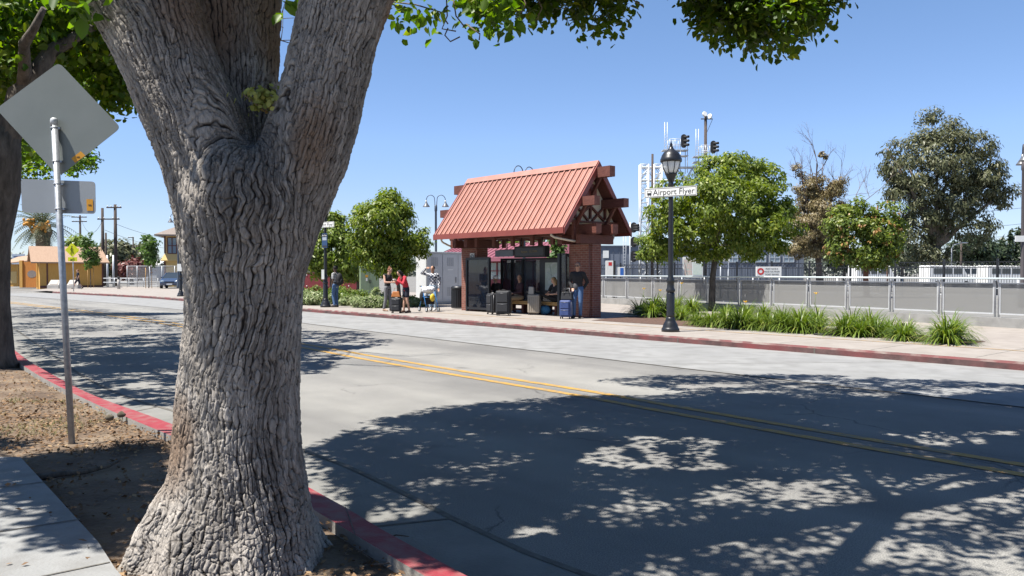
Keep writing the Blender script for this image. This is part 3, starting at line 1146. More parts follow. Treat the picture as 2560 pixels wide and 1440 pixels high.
limb([(1.4, 5.2, 6.0), (1.8, 7.0, 6.2), (2.0, 9.2, 6.4)], .08, .02)
limb([e2_, (-2.3, 5.6, 6.0), (-2.6, 6.8, 7.2)], .3, .1)
limb([e1_, (-3.6, 4.0, 5.8), (-4.6, 4.4, 6.4), (-5.4, 5.0, 6.6)], .28, .06)
limb([(-3.6, 4.0, 5.8), (-3.8, 5.2, 6.0), (-4.6, 6.0, 6.4)], .1, .03)
# the forked bough whose shadow lies across the road at the bottom right of the view
bs = lambda x, y, h: (lambda s: (s.x - KX * h, s.y - KY * h, h))(G(x, y))
limb([(0.3, 4.6, 5.4), bs(2050, 1440, 4.9), bs(2180, 1340, 5.0), bs(2250, 1270, 5.1), bs(2330, 1210, 5.2), bs(2470, 1180, 5.4)], .11, .05)
limb([bs(2180, 1340, 5.0), bs(2330, 1330, 5.1), bs(2560, 1300, 5.2)], .04, .015)
limb([bs(2140, 1380, 5.0), bs(1960, 1340, 5.1), bs(1840, 1300, 5.2), bs(1830, 1255, 5.3)], .04, .02)
mb.build('limb', M_bark2, big_tree, loc=-Vector(loc_))
for l in ([(985, 5), (1040, 12), (1100, 30), (1120, 60)], [(1115, -30), (1118, 40), (1105, 72), (1140, 78)], [(1120, 70), (1112, 88), (1126, 104), (1150, 92)], [(1130, -20), (1140, 40), (1165, 72)], [(1300, -30), (1315, 10), (1300, 35)], [(1570, -10), (1590, 5), (1608, 16)], [(1165, 60), (1200, 85), (1198, 100)], [(1340, -10), (1355, 20), (1345, 40)]):
    MB().tube([D(x, y, 6.5) for x, y in l], .006, 5).build('twig', M_twig, big_tree, loc=-Vector(loc_))
# a tuft of leaves growing out of the fork
t0 = tp(662, 262, -.08)
tu = thing('leafy_sprout', 'small yellow green tuft of leaves growing in the fork of the huge street tree', 'sprout', t0)
M_tuft = leaf_mat('yellow green sprout leaves', (.20, .22, .05), (.33, .34, .09), (.25, .12, .05), .3)
off = rng.normal(0, 1, (190, 3)) * np.array([.05, .05, .032])
leaf_mesh('leaves', off + np.array([0, 0, .03]), off * 14 + np.array([0, -.4, .6]), .034, .026, M_tuft, tu, -.1, rng, True)
mb = MB()
for k in range(9):
    mb.tube([(0, 0, -.03), (rng.normal(0, .04), rng.normal(0, .04), .04)], .003, 5)
mb.build('stem', M_twig, tu)
# ================================================================ the bus shelter
M_roof = mat('coral red metal roof', (.345, .165, .125), .3, (.39, .20, .16), 1.2, 0, spec=.6)
M_fascia = mat('dark coral trim', (.17, .038, .03), .45, (.20, .05, .038), 2, 0, spec=.5)
M_timber = mat('red brown timber', (.085, .026, .018), .65, (.13, .045, .032), 8, .3, 30, stretch=(1, 1, 4))
M_timber_end = mat('faded timber end', (.15, .055, .038), .7, (.22, .09, .065), 9, .2, 30)
M_stucco = mat('cream stucco', (.50, .43, .31), .9, (.56, .49, .37), 5, .3, 60)
M_brick = brick_mat('red brick', (.20, .065, .045), (.27, .095, .065), (.30, .22, .18))
M_cream = mat('cream painted pipe', (.55, .48, .38), .5)
M_black = mat('black powder coat', (.012, .013, .016), .4, spec=.5)
M_blackmat = mat('matt black', (.02, .02, .022), .7)
M_glass = glass_mat('dark tinted glass', (.028, .036, .052), .76, .03)
M_glass2 = glass_mat('clear pane', (.25, .32, .36), .3, .03)
M_wood = mat('bench wood', (.34, .19, .06), .6, (.42, .25, .09), 6, .1, 30, stretch=(.3, 3, 3))
M_white = mat('white enamel', (.68, .68, .66), .5, (.62, .62, .60), 3)
M_ink = mat('black lettering', (.02, .02, .025), .6)
M_signred = mat('sign red', (.5, .03, .03), .5)
M_steel = mat('galvanised steel', (.33, .35, .38), .42, (.42, .44, .47), 14, metal=.55, spec=.5)
M_grey = mat('grey paint', (.30, .31, .32), .5, (.34, .35, .36), 3)

SD = Vector((.659, -.752, 0))
SRZ = math.atan2(-.752, .659)
S0 = Vector((-1.98, 31.2, .15))
sh = thing('bus_shelter', 'brick and timber bus shelter with steep coral red metal roof on the far pavement', 'bus shelter', S0, SRZ)
Lx = 6.91
# roof: local x along the road, y away from the road
eave_y, ridge_y, eave_z, ridge_z = -1.31, .28, 2.88, 5.06
slope = (ridge_z - eave_z) / (ridge_y - eave_y)
x0, x1 = .06, 6.97
mb = MB()
th = .05
nrm = Vector((0, -(ridge_z - eave_z), ridge_y - eave_y)).normalized()
for s in (1, -1):
    ey = ridge_y + s * (eave_y - ridge_y)
    n_ = Vector((0, nrm.y * s, nrm.z))
    a, b = Vector((x0, ey, eave_z)), Vector((x1, ey, eave_z))
    c, d = Vector((x1, ridge_y, ridge_z)), Vector((x0, ridge_y, ridge_z))
    mb.prism([a, b, c, d] if s > 0 else [d, c, b, a], n_ * -th)
    k = 25
    for i in range(k + 1):
        x = x0 + .05 + (x1 - x0 - .1) * i / k
        p, q = Vector((x, ey, eave_z)) + n_ * .026, Vector((x, ridge_y, ridge_z)) + n_ * .026
        mb.beam(p, q, .05, .04, 0, n_)
        if i < k:
            for t in (.34, .66):
                xx = x + (x1 - x0 - .1) / k * t
                p, q = Vector((xx, ey, eave_z)) + n_ * .006, Vector((xx, ridge_y, ridge_z)) + n_ * .006
                mb.beam(p, q, .03, .012, 0, n_)
roof = mb.build('roof', M_roof, sh)
mb = MB()
for s in (1, -1):
    n_ = Vector((0, nrm.y * s, nrm.z))
    ey = ridge_y + s * (eave_y - ridge_y)
    t_ = Vector((0, ey - ridge_y, eave_z - ridge_z)).normalized()
    p = Vector((0, ridge_y, ridge_z)) + n_ * .06
    mb.face([Vector((x0 - .02, p.y, p.z)), Vector((x1 + .02, p.y, p.z)), Vector((x1 + .02, p.y, p.z)) + t_ * .17, Vector((x0 - .02, p.y, p.z)) + t_ * .17])
    q = Vector((0, ridge_y, ridge_z + .03))
    mb.face([Vector((x0 - .02, p.y, p.z)), Vector((x1 + .02, p.y, p.z)), Vector((x1 + .02, ridge_y, ridge_z + .1)), Vector((x0 - .02, ridge_y, ridge_z + .1))])
mb.build('ridge_cap', M_roof, roof)
mb = MB()
for s in (1, -1):
    ey = ridge_y + s * (eave_y - ridge_y)
    mb.box(((x0 + x1) / 2, ey - s * .03, eave_z - .06), (x1 - x0 + .08, .07, .19))
mb.build('gutter', M_fascia, roof)
for xx, sx in ((x0 - .02, -1), (x1 + .02, 1)):
    mb = MB()
    for s in (1, -1):
        n_ = Vector((0, nrm.y * s, nrm.z))
        ey = ridge_y + s * (eave_y - ridge_y)
        a, d = Vector((xx, ey - s * .03, eave_z + .02)), Vector((xx, ridge_y, ridge_z + .06))
        dn = Vector((0, 0, -.30))
        mb.prism([a, d, d + dn, a + dn * .7], (.045 * sx, 0, 0))
    mb.build('bargeboard', M_fascia, sh)
# soffit boarding
mb = MB()
for s in (1, -1):
    n_ = Vector((0, nrm.y * s, nrm.z))
    ey = ridge_y + s * (eave_y - ridge_y)
    mb.prism([Vector((x0 + .02, ey, eave_z)) - n_ * .06, Vector((x1 - .02, ey, eave_z)) - n_ * .06, Vector((x1 - .02, ridge_y, ridge_z)) - n_ * .06, Vector((x0 + .02, ridge_y, ridge_z)) - n_ * .06], n_ * -.03)
mb.build('soffit', M_timber, roof)
# brick piers
for px in (0, Lx - 1.0):
    mb = MB().b2((px, 0, 0), (px + .94, .56, 2.42))
    mb.b2((px + .94, .07, 0), (px + 1.0, .49, 2.42))
    mb.build('brick_pier', M_brick, sh, bevel=.006)
# timber frame
mb = MB()
for y in (-.12, .68):
    mb.b2((-.45, y - .11, 2.72), (Lx + .42, y + .11, 3.02))
mb.build('main_beam', M_timber, sh)
for px in (0, Lx - 1.0):
    mb = MB()
    for dx in (.08, .92):
        mb.b2((px + dx - .1, -.52, 2.425), (px + dx + .1, 1.08, 2.715))
    mb.build('cross_beam', M_timber, sh)
for y, z0, z1, xe in ((ridge_y, 4.58, 4.92, .68), (-.42, 3.63, 3.92, .66), (.98, 3.63, 3.92, .66), (-.12, 2.76, 3.06, .46), (.68, 2.76, 3.06, .46)):
    for sx in (-1, 1):
        e = -xe if sx < 0 else Lx + xe
        i = .45 if sx < 0 else Lx - .45
        mb = MB().b2((min(e, i), y - .125, z0), (max(e, i), y + .125, z1))
        xx = e + .002 * sx
        mb.face([(xx, y - .125, z0), (xx, y + .125, z0), (xx, y + .125, z1), (xx, y - .125, z1)], 1)
        mb.build('outlooker_beam', [M_timber, M_timber_end], sh)
# gable: stucco, framing, round louvre, knee braces
for sx in (-1, 1):
    gx = .40 if sx < 0 else Lx - .40
    hb = 3.06
    w = (ridge_z - .22 - hb) / slope
    mb = MB().prism([(gx, ridge_y - w, hb), (gx, ridge_y + w, hb), (gx, ridge_y, ridge_z - .22)], (.06 * sx, 0, 0))
    gw = mb.build('gable', M_stucco, sh)
    fx = gx + .062 * sx
    mb = MB()
    def bar(p, q, w_=.12):
        mb.beam((fx + .03 * sx, p[0], p[1]), (fx + .03 * sx, q[0], q[1]), .06, w_, 0, (1, 0, 0))
    bar((ridge_y - w, hb + .09), (ridge_y + w, hb + .09), .2)
    bar((ridge_y - .72, hb + .2), (ridge_y - .72, 3.66)); bar((ridge_y + .72, hb + .2), (ridge_y + .72, 3.66)); bar((ridge_y, hb + .2), (ridge_y, 4.3))
    bar((ridge_y - .66, 3.22), (ridge_y - .05, 3.66), .1); bar((ridge_y + .66, 3.22), (ridge_y + .05, 3.66), .1)
    bar((ridge_y - .1, 3.2), (ridge_y - .7, 3.7), .1); bar((ridge_y + .1, 3.2), (ridge_y + .7, 3.7), .1)
    mb.build('framing', M_timber, gw)
    mb = MB()
    M90 = Matrix.Rotation(math.pi / 2, 3, 'Y')
    ring = [(fx + .006 * sx, ridge_y + .27 * math.cos(R(22.5 + 45 * k)), 4.16 + .27 * math.sin(R(22.5 + 45 * k))) for k in range(8)]
    mb.prism(ring, (.10 * sx, 0, 0))
    for k in range(5):
        mb.box((fx + .115 * sx, ridge_y, 3.98 + .09 * k), (.02, .42 - abs(k - 2) * .05, .03))
    mb.build('louvre', M_fascia, gw)
    for y, z in ((ridge_y, 4.58), (-.42, 3.63), (.98, 3.63)):
        mb = MB()
        p = Vector((fx + .5 * sx, y, z + .02)); q = Vector((fx + .03 * sx, y, z - .72))
        mid = p.lerp(q, .5) + Vector((-.07 * sx, 0, -.07))
        mb.beam(p, mid, .09, .1); mb.beam(mid, q, .09, .1)
        mb.build('knee_brace', M_timber, sh)
    for y in (-.5, 1.06):
        MB().beam((fx + .05 * sx, y, 2.45), (fx + .05 * sx, y, 3.2), .1, .1).build('hanger_post', M_timber, sh)
# tapered rafter brackets along the road side
for k in range(5):
    x = 1.45 + k * 1.02
    for y, s in ((-.34, -1), (.90, 1)):
        mb = MB().prism([(x - .09, y, 3.36), (x + .09, y, 3.36), (x + .07, y, 2.42), (x - .07, y, 2.42)], (0, .1 * s, 0))
        mb.prism([(x - .06, y + .1 * s, 3.1), (x - .06, y + .1 * s, 2.82), (x - .06, y + .55 * s, 2.96 + .0), (x - .06, y + .55 * s, 3.06)], (.12, 0, 0))
        mb.build('bracket', M_timber, sh)
mb = MB().b2((.9, -.4, 3.08), (Lx - .9, -.3, 3.2)).b2((.9, .86, 3.08), (Lx - .9, .96, 3.2))
mb.build('tie_rail', M_timber, sh)
# cream downpipes
for xs in (.35, Lx - .6):
    sgn = 1 if xs > 3 else -1
    MB().tube([(xs, -1.22, 2.80), (xs, -1.22, 2.68), (xs + .05 * sgn, -1.12, 2.62), (xs + .28 * sgn, -.7, 2.53), (xs + .38 * sgn, -.5, 2.5)], .036, 10).build('downpipe', M_cream, sh)
    MB().tube([(xs, 1.78, 2.80), (xs, 1.78, 2.68), (xs + .05 * sgn, 1.68, 2.62), (xs + .3 * sgn, 1.1, 2.55)], .036, 10).build('downpipe', M_cream, sh)
# conduit, thermostat and notices on the piers
MB().tube([(Lx - .055, -.012, 0), (Lx - .055, -.012, 2.42)], .014, 8).box((Lx - .055, -.025, .42), (.06, .05, .11)).build('conduit', mat('brown conduit', (.20, .09, .07), .6), sh)
np_ = MB().b2((.56, -.022, 1.83), (.83, -.004, 2.22)).build('notice', M_white, sh)
np_['label'] = 'white no smoking notice'
mb = MB()
for k in range(24):
    a0, a1 = 2 * math.pi * k / 24, 2 * math.pi * (k + 1) / 24
    mb.face([(.695 + r * math.cos(a), -.027, 2.07 + r * math.sin(a)) for a, r in ((a0, .085), (a1, .085), (a1, .11), (a0, .11))])
mb.beam((.695 - .07, -.027, 2.14), (.695 + .07, -.027, 2.0), .004, .02, 0, (0, 1, 0))
mb.b2((.63, -.029, 2.06), (.74, -.024, 2.075))
mb.build('emblem', M_ink, np_)
bm_text('NO SMOKING', 'lettering', .04, M_ink, np_, (.695, -.026, 1.89), (math.pi / 2, 0, 0), .001)
MB().b2((.92, -.045, 1.72), (.99, -.004, 1.96)).build('control_box', M_cream, sh)
MB().b2((.95, -.02, 2.12), (1.005, .22, 2.36)).build('vent_box', M_timber_end, sh)
# the glazed wind screen
ws = thing('wind_screen', 'black framed tinted glass wind screen standing between the brick piers of the bus shelter', 'wind screen', S0, SRZ)
def screen(p, q, z0, z1, fr=.05, cut=None):
    p, q = Vector(p), Vector(q)
    mb = MB()
    d = (q - p).normalized()
    for a in (p, q):
        mb.beam((a.x, a.y, 0), (a.x, a.y, z1), fr, fr, 0, (d.x, d.y, 0))
    for z in (z0, z1 - fr / 2):
        mb.beam((p.x + d.x * fr / 2, p.y + d.y * fr / 2, z), (q.x - d.x * fr / 2, q.y - d.y * fr / 2, z), fr * .9, fr)
    f_ = mb.build('frame', M_black, ws)
    n = Vector((-d.y, d.x)) * .004
    a, b = p + d * fr / 2, q - d * fr / 2
    MB().prism([(a.x - n.x, a.y - n.y, z0 + fr / 2), (b.x - n.x, b.y - n.y, z0 + fr / 2), (b.x - n.x, b.y - n.y, z1 - fr), (a.x - n.x, a.y - n.y, z1 - fr)], (n.x * 2, n.y * 2, 0)).build('pane', M_glass, f_)
screen((.62, -.2), (1.95, -.2), .12, 2.05, .09)
xs = [1.30, 1.95, 2.55, 3.55, 5.25, 5.86]
for a, b in zip(xs[:-1], xs[1:]):
    screen((a + .02, .95), (b - .02, .95), .28, 2.02, .07)
screen((5.58, -.12), (5.58, .90), .15, 2.13, .11)
screen((5.64, -.12), (5.89, -.12), .15, 2.13, .05)
mc = MB().b2((3.62, .84, .62), (5.14, .91, 1.98)).build('map_case', M_black, ws)
M_map = mat('pale green route map', (.30, .36, .30), .35, (.38, .43, .37), 2.5, 0, col3=(.44, .47, .46), scale3=7)
po = MB().b2((3.88, .828, .84), (4.98, .838, 1.84)).build('route_map', M_map, mc)
M_mapline = mat('map line blue', (.10, .17, .30), .5)
mb = MB()
for (a, b) in (((3.95, 1.75), (4.9, 1.78)), ((3.98, 1.5), (4.4, 1.3)), ((4.4, 1.3), (4.85, 1.42)), ((4.15, 1.7), (4.25, 1.1)), ((4.6, 1.68), (4.55, 1.05))):
    mb.beam((a[0], .826, a[1]), (b[0], .826, b[1]), .002, .012, 0, (0, 1, 0))
mb.build('map_lines', M_mapline, po)
MB().b2((4.28, .824, .90), (4.5, .827, .95)).build('map_key', M_signred, po)
MB().b2((4.62, .824, .91), (4.74, .827, .94)).build('map_key', M_signred, po)
MB().b2((4.22, .824, .96), (4.50, .827, 1.07)).build('map_legend', M_ink, po)
# bench
bn = thing('bench', 'yellow brown wooden slat bench on dark legs inside the shelter', 'bench', S0, SRZ)
mb = MB()
for k in range(4):
    mb.b2((2.0, .22 + k * .115, .405), (5.45, .32 + k * .115, .45))
mb.b2((2.0, .215, .33), (5.45, .235, .40))
mb.build('seat', M_wood, bn, bevel=.006)
for x in (2.25, 2.5, 3.3, 3.6, 4.15, 4.45, 5.0, 5.3):
    MB().b2((x - .05, .25, 0), (x + .05, .6, .40)).build('leg', M_timber, bn)
MB().b2((2.2, .40, .10), (5.3, .46, .16)).build('stretcher', M_timber, bn)
# hanging next-bus displays and a suspended sign under the rafters
ds = thing('departure_display', 'black electronic departure display with faint amber text hanging under the shelter rafters', 'display', S0, SRZ)
cs = MB().b2((3.15, -.02, 2.02), (4.75, .22, 2.42)).build('housing', M_blackmat, ds)
MB().tube([(3.4, .1, 2.42), (3.4, .1, 2.75)], .02, 8).tube([(4.5, .1, 2.42), (4.5, .1, 2.75)], .02, 8).build('hanger', M_black, ds)
MB().b2((3.22, -.026, 2.08), (4.68, -.022, 2.36)).build('screen', mat('dim display face', (.02, .018, .02), .3), ds)
M_amber = mat('dim amber dots', (.16, .11, .03), .6)
bm_text('Airport   12:15 PM', 'lettering', .11, M_amber, ds, (3.95, -.028, 2.22), (math.pi / 2, 0, 0), .001)
d2 = thing('shelter_lamp', 'wedge shaped grey lamp housing hanging under the shelter rafters beside the display', 'lamp', S0, SRZ)
MB().prism([(2.05, .0, 2.30), (2.05, .34, 2.34), (2.05, .34, 2.22), (2.05, .0, 2.06)], (1.0, 0, 0)).build('housing', mat('slate grey housing', (.10, .115, .14), .5), d2)
MB().tube([(2.5, .2, 2.30), (2.5, .2, 2.75)], .02, 8).build('hanger', M_black, d2)
# ================================================================ trees
M_green = leaf_mat('pavement tree leaves', (.075, .12, .016), (.185, .235, .032), (.30, .315, .06), .4)
M_green2 = leaf_mat('mid green leaves', (.075, .12, .018), (.17, .225, .035), (.26, .28, .055), .4)
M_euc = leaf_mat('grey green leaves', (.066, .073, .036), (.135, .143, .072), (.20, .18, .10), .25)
M_brownleaf = leaf_mat('dry brown leaves', (.13, .10, .048), (.22, .175, .085), (.17, .165, .065), .25)
M_dark = leaf_mat('dark evergreen leaves', (.018, .034, .016), (.045, .065, .03), None, .15)
M_fruitleaf = leaf_mat('olive leaves', (.075, .12, .02), (.17, .21, .035), (.24, .25, .05), .35)
M_fruit = leaf_mat('orange brown seed clusters', (.24, .13, .045), (.33, .19, .07), None, .2)
M_redleaf = leaf_mat('dark red leaves', (.09, .025, .022), (.15, .05, .04), None, .2)
M_sap = leaf_mat('sapling leaves', (.05, .10, .022), (.12, .19, .045), None, .4)

def px_lobes(Y, lobes, deep=.9):
    """outline lobes surveyed in the photo, given their distance, real size and a depth"""
    out = []
    for l in lobes:
        dy = l[4] if len(l) > 4 else 0.0
        y = Y + dy
        c = D(l[0], l[1], y)
        rx, rz = l[2] * y / F_PX, l[3] * y / F_PX
        out.append((c.x, c.y, c.z, rx, (rx + rz) / 2 * deep, rz))
    return out
def branchy(mb, p, d, ln, r, depth, rng, up=.15, n=6, spread=.6, kids=(2, 4)):
    """a limb that keeps dividing"""
    p, d = Vector(p), Vector(d).normalized()
    pts = [p]
    for i in range(3):
        d = (d + Vector(rng.normal(0, .14, 3)) + Vector((0, 0, up * .3))).normalized()
        pts.append(pts[-1] + d * ln / 3)
    mb.tube(pts, [r, r * .88, r * .75, r * .6], n, cap=depth == 0)
    if depth:
        for _ in range(int(rng.integers(*kids))):
            e = (d + Vector(rng.normal(0, spread, 3)) + Vector((0, 0, up))).normalized()
            branchy(mb, pts[int(rng.integers(2, 4))], e, ln * rng.uniform(.6, .85), r * .55, depth - 1, rng, up, max(4, n - 1), spread, kids)
def tree(name, label, base, lobes, leaf, n, L, W, seed, bark=None, r=.1, clump=.32, nclump=150, inner=.25, cat='tree', group=None, limbs=7, lean=(0, 0), fork=.55, droop=.35, oval=False):
    base = Vector(base)
    t = thing(name, label, cat, base, 0, group)
    rg = np.random.default_rng(seed)
    lob = np.array(lobes)
    cen = Vector(lob[:, :3].mean(0))
    low = float((lob[:, 2] - lob[:, 5]).min())
    fz = base.z + max(.3, (low - base.z)) * 1.0 + .25 * (cen.z - low)
    fp = Vector((base.x + (cen.x - base.x) * fork, base.y + (cen.y - base.y) * fork, fz))
    mb = MB()
    pts = [base - Vector((0, 0, .05)), base.lerp(fp, .08), base.lerp(fp, .5) + Vector(rg.normal(0, r * .35, 3)), fp]
    mb.tube([p - base for p in pts], [r * 1.35, r * 1.05, r * .9, r * .8], 10)
    for i in rg.permutation(len(lob))[:limbs]:
        e = Vector(lob[i, :3]) + Vector(rg.normal(0, .15, 3)) * lob[i, 3]
        m = fp.lerp(e, .5) + Vector(rg.normal(0, .12, 3)) * (e - fp).length * .5
        mb.tube([fp - base, m - base, e - base], [r * .6, r * .4, r * .15], 7)
    mb.build('trunk', bark or M_bark2, t)
    P, N = crown_points(lobes, n, clump, nclump, seed, inner)
    leaf_mesh('crown', P - np.array(base), N, L, W, leaf, t, droop, rg, oval)
    return t
gp = lambda px, Y, z=.15: Vector(((px - 1280) / F_PX * Y / math.cos(PITCH) * 1.0, Y, z))

# second and third street trees on the near verge
rng2 = np.random.default_rng(21)
def street_tree(label, base, rows, limbs_, lobes, shade, n, seed):
    base = Vector(base)
    t = thing('street_tree', label, 'tree', base)
    mb = MB()
    mb.tube([a - base for a, b in rows], [b for a, b in rows], 16)
    for pts, r0, r1 in limbs_:
        pts = [p - base for p in pts]
        q = []
        for i in range(len(pts) - 1):
            q += [pts[i], pts[i].lerp(pts[i + 1], .5) + Vector(rng2.normal(0, .06, 3))]
        q.append(pts[-1])
        mb.tube(q, [r0 + (r1 - r0) * i / (len(q) - 1) for i in range(len(q))], 10)
    mb.build('trunk', M_bark2, t)
    P, N = crown_points(lobes, n, .38, 420, seed, .35)
    for s in shade:
        P = np.concatenate([P, s[0]]); N = np.concatenate([N, s[1]])
    leaf_mesh('crown', P - np.array(base), N, .15, .10, M_leaf2, t, .4, rng2, True)
    return t
M_leaf2 = leaf_mat('farther street tree leaves', (.045, .10, .012), (.12, .19, .02), (.24, .28, .035), .5)  # leaves of the second and third street trees
Y2 = 12.9
dd = lambda x, y, Y: D(x, y, Y)
b2_ = G(-24, 910, .15)
rows2 = [(Vector((b2_.x, b2_.y, .0)), .44), (Vector((b2_.x, b2_.y, .3)), .35), (D(-26, 760, Y2), .29), (D(-28, 600, Y2), .31), (D(-14, 470, Y2), .38), (D(-6, 400, Y2), .34), (D(10, 320, Y2), .24)]
lim2 = [([D(-6, 470, Y2), D(12, 340, Y2), D(50, 235, Y2), D(100, 170, Y2), D(170, 105, Y2 + .3), D(260, 60, Y2 + .8)], .28, .05), ([D(-14, 460, Y2), D(-50, 250, Y2), D(-80, 0, Y2)], .29, .1), ([D(60, 225, Y2), D(60, 110, Y2 - .5), D(110, 20, Y2 - .8)], .12, .04)]
lob2 = px_lobes(13.2, [(60, 60, 150, 80, 0), (190, 60, 130, 90, .6), (290, 120, 90, 90, 1.5), (300, 210, 62, 62, 1.8), (210, 150, 100, 80, 2.2), (-60, 120, 140, 140, 1), (250, 0, 150, 80, 3), (120, 210, 120, 60, 3.2), (420, 140, 120, 90, 3.0), (-20, 250, 60, 60, 2.6), (20, 330, 40, 40, 3)])
def shade_row(rows, n, per=32, r=.3):
    C = []
    for _ in range(n):
        i = rng2.integers(0, len(rows) - 1)
        p = rows[i][0].lerp(rows[i + 1][0], rng2.random()) + Vector((0, rng2.uniform(-1, 1) * rows[i][1], 0))
        h = rng2.uniform(4.8, 7.2)
        C.append((p.x - KX * (h - p.z), p.y - KY * (h - p.z), h))
    C = np.array(C)
    off = rng2.normal(0, .55, (n * per, 3)) * r
    return C[np.repeat(np.arange(n), per)] + off, off / r + np.array([0, 0, .7])
sh2 = [shade_row(rows2, 80), shade_leaves(g([(60, 850), (462, 832), (462, 1010), (340, 1012), (225, 985), (110, 915)]), 330, 32, .3, rng2, 5.0, 1.8, clear=False),
       shade_leaves(g([(752, 822), (880, 828), (990, 846), (940, 868), (870, 872), (752, 868)]), 75, 30, .3, rng2, 6.0, 1.2, clear=False),
       shade_leaves(g([(752, 890), (850, 888), (800, 925), (752, 945)]), 28, 30, .24, rng2, 6.2, .8, clear=False)]
t2 = street_tree('second old street tree with dark trunk behind the diamond traffic sign', (b2_.x, b2_.y, .15), rows2, lim2, lob2, sh2, 17000, 31)
# bare boughs of that tree whose thin shadows cross the road
mb = MB()
rg_ = np.random.default_rng(5)
for x, y in ((800, 900), (850, 915), (900, 880), (960, 890)):
    p = Vector(bs(x - 60, y - 10, 6.0)); q = Vector(bs(x + 160, y + 18, 6.4))
    branchy(mb, p, q - p, (q - p).length * .5, .028, 2, rg_, .0, 5, .5)
mb.build('bare_branch', M_bark2, t2, loc=-Vector((b2_.x, b2_.y, .15)))
b3 = Vector((-20.5, 29.0, .15))
rows3 = [(b3 - Vector((0, 0, .15)), .45), (b3 + Vector((0, 0, .3)), .36), (b3 + Vector((0, 0, 2.2)), .3), (b3 + Vector((.2, 0, 3.4)), .3)]
lim3 = [([b3 + Vector((.2, 0, 3.3)), b3 + Vector((1.2, .4, 5)), b3 + Vector((2.2, 1, 6.5))], .2, .06), ([b3 + Vector((.1, 0, 3.3)), b3 + Vector((-1, 0, 5)), b3 + Vector((-2, 0, 7))], .2, .06)]
lob3 = px_lobes(30, [(90, 370, 110, 70), (180, 395, 55, 45), (20, 340, 90, 90), (-60, 380, 90, 80), (120, 290, 90, 60)])
sh3 = [shade_leaves(g([(-200, 762), (0, 765), (250, 773), (440, 795), (462, 815), (440, 835), (300, 828), (60, 850), (-200, 840)]), 420, 30, .42, rng2, 5.2, 2.0, clear=False)]
street_tree('third street tree up the verge, only its crown edge showing below the diamond sign', b3, rows3, lim3, lob3, sh3, 9000, 32)

# trees on the far pavement
tree('pavement_tree', 'broad round topped green tree standing in the strappy planting bed', G(1779, 777, .15), px_lobes(30.8, [(1770, 555, 120, 95), (1815, 450, 75, 65), (1835, 405, 34, 32), (1915, 470, 62, 75), (1690, 500, 58, 62), (1665, 540, 45, 55, -.5), (1720, 590, 75, 52), (1930, 560, 62, 75), (1860, 600, 90, 48, -.4), (1650, 600, 28, 32), (1800, 500, 95, 80, -.9), (1880, 540, 80, 80, -.9)]),
     M_green, 33000, .17, .075, 41, r=.13, clump=.36, nclump=380, inner=.2, droop=.7, fork=.8)
tree('pavement_tree', 'cone topped bright green tree whose thin trunk stands between the two women', (D(1001, 770, 34.0).x, 34.0, .15), px_lobes(34.5, [(960, 575, 72, 75), (972, 520, 45, 42), (975, 490, 20, 22), (905, 560, 28, 44), (1040, 600, 36, 40), (965, 640, 62, 40, -.4), (985, 668, 45, 26, -.5), (1000, 580, 58, 62), (920, 610, 40, 50), (945, 560, 50, 60, -.8)]),
     M_green, 20000, .18, .08, 42, r=.085, clump=.36, nclump=260, inner=.2, droop=.7, fork=.3)
tree('pavement_tree', 'rounded green tree behind the bus stop lamp post and backpacker', gp(826, 44), px_lobes(44, [(830, 625, 62, 62), (795, 640, 45, 50), (868, 640, 40, 52), (832, 558, 20, 22), (835, 590, 36, 36)]), M_green2, 13000, .24, .11, 43, r=.1, clump=.45, nclump=170)
tree('pavement_tree', 'low green tree partly behind the cone topped tree and the pale green cabinet', gp(893, 48), px_lobes(48, [(893, 640, 40, 45), (905, 675, 40, 28), (880, 660, 35, 35)]), M_green2, 7000, .25, .11, 44, r=.09, clump=.45, nclump=90)
tree('shrub_tree', 'small grey green tree with a twisted stem behind the lamp post at the railing', gp(1646, 44), px_lobes(44, [(1628, 615, 30, 26), (1655, 630, 30, 28), (1610, 640, 14, 16)]), M_green2, 4500, .2, .09, 45, r=.06, clump=.35, nclump=60, fork=.2)
tf = tree('seed_tree', 'round olive green tree covered in orange seed clusters behind the long railing', gp(2167, 46), px_lobes(46, [(2165, 590, 75, 62), (2110, 560, 42, 48), (2222, 550, 40, 46), (2098, 620, 30, 36), (2236, 590, 26, 40), (2170, 640, 65, 26), (2140, 520, 24, 22), (2198, 518, 24, 22)]), M_fruitleaf, 13000, .24, .11, 46, mat('red brown bark', (.13, .05, .03), .9, (.2, .09, .06), 9), .17, .45, 200, fork=.7)
P, N = crown_points(px_lobes(46, [(2165, 590, 78, 66), (2110, 565, 44, 50), (2222, 555, 42, 48), (2098, 625, 32, 38), (2236, 595, 28, 42), (2170, 640, 67, 30)]), 620, .2, 110, 47, .0)
leaf_mesh('blossom', P - np.array(tf.location), N, .2, .13, M_fruit, tf, .8)
te = tree('eucalyptus_tree', 'tall dark grey green eucalyptus with a ragged crown far behind the railing', gp(2330, 112, 0), px_lobes(112, [(2330, 420, 95, 95), (2375, 345, 62, 50), (2420, 380, 60, 60), (2258, 400, 48, 52), (2440, 440, 70, 70), (2505, 495, 32, 30), (2300, 570, 62, 50), (2400, 570, 80, 60), (2350, 500, 95, 60), (2245, 465, 28, 40), (2320, 640, 60, 28), (2480, 450, 40, 50), (2220, 370, 20, 18), (2300, 350, 40, 35)]), M_euc, 30000, .62, .2, 48, mat('pale eucalyptus bark', (.20, .17, .14), .9, (.10, .08, .065), 1.5), .7, 1.15, 520, .3, limbs=12, droop=.9)
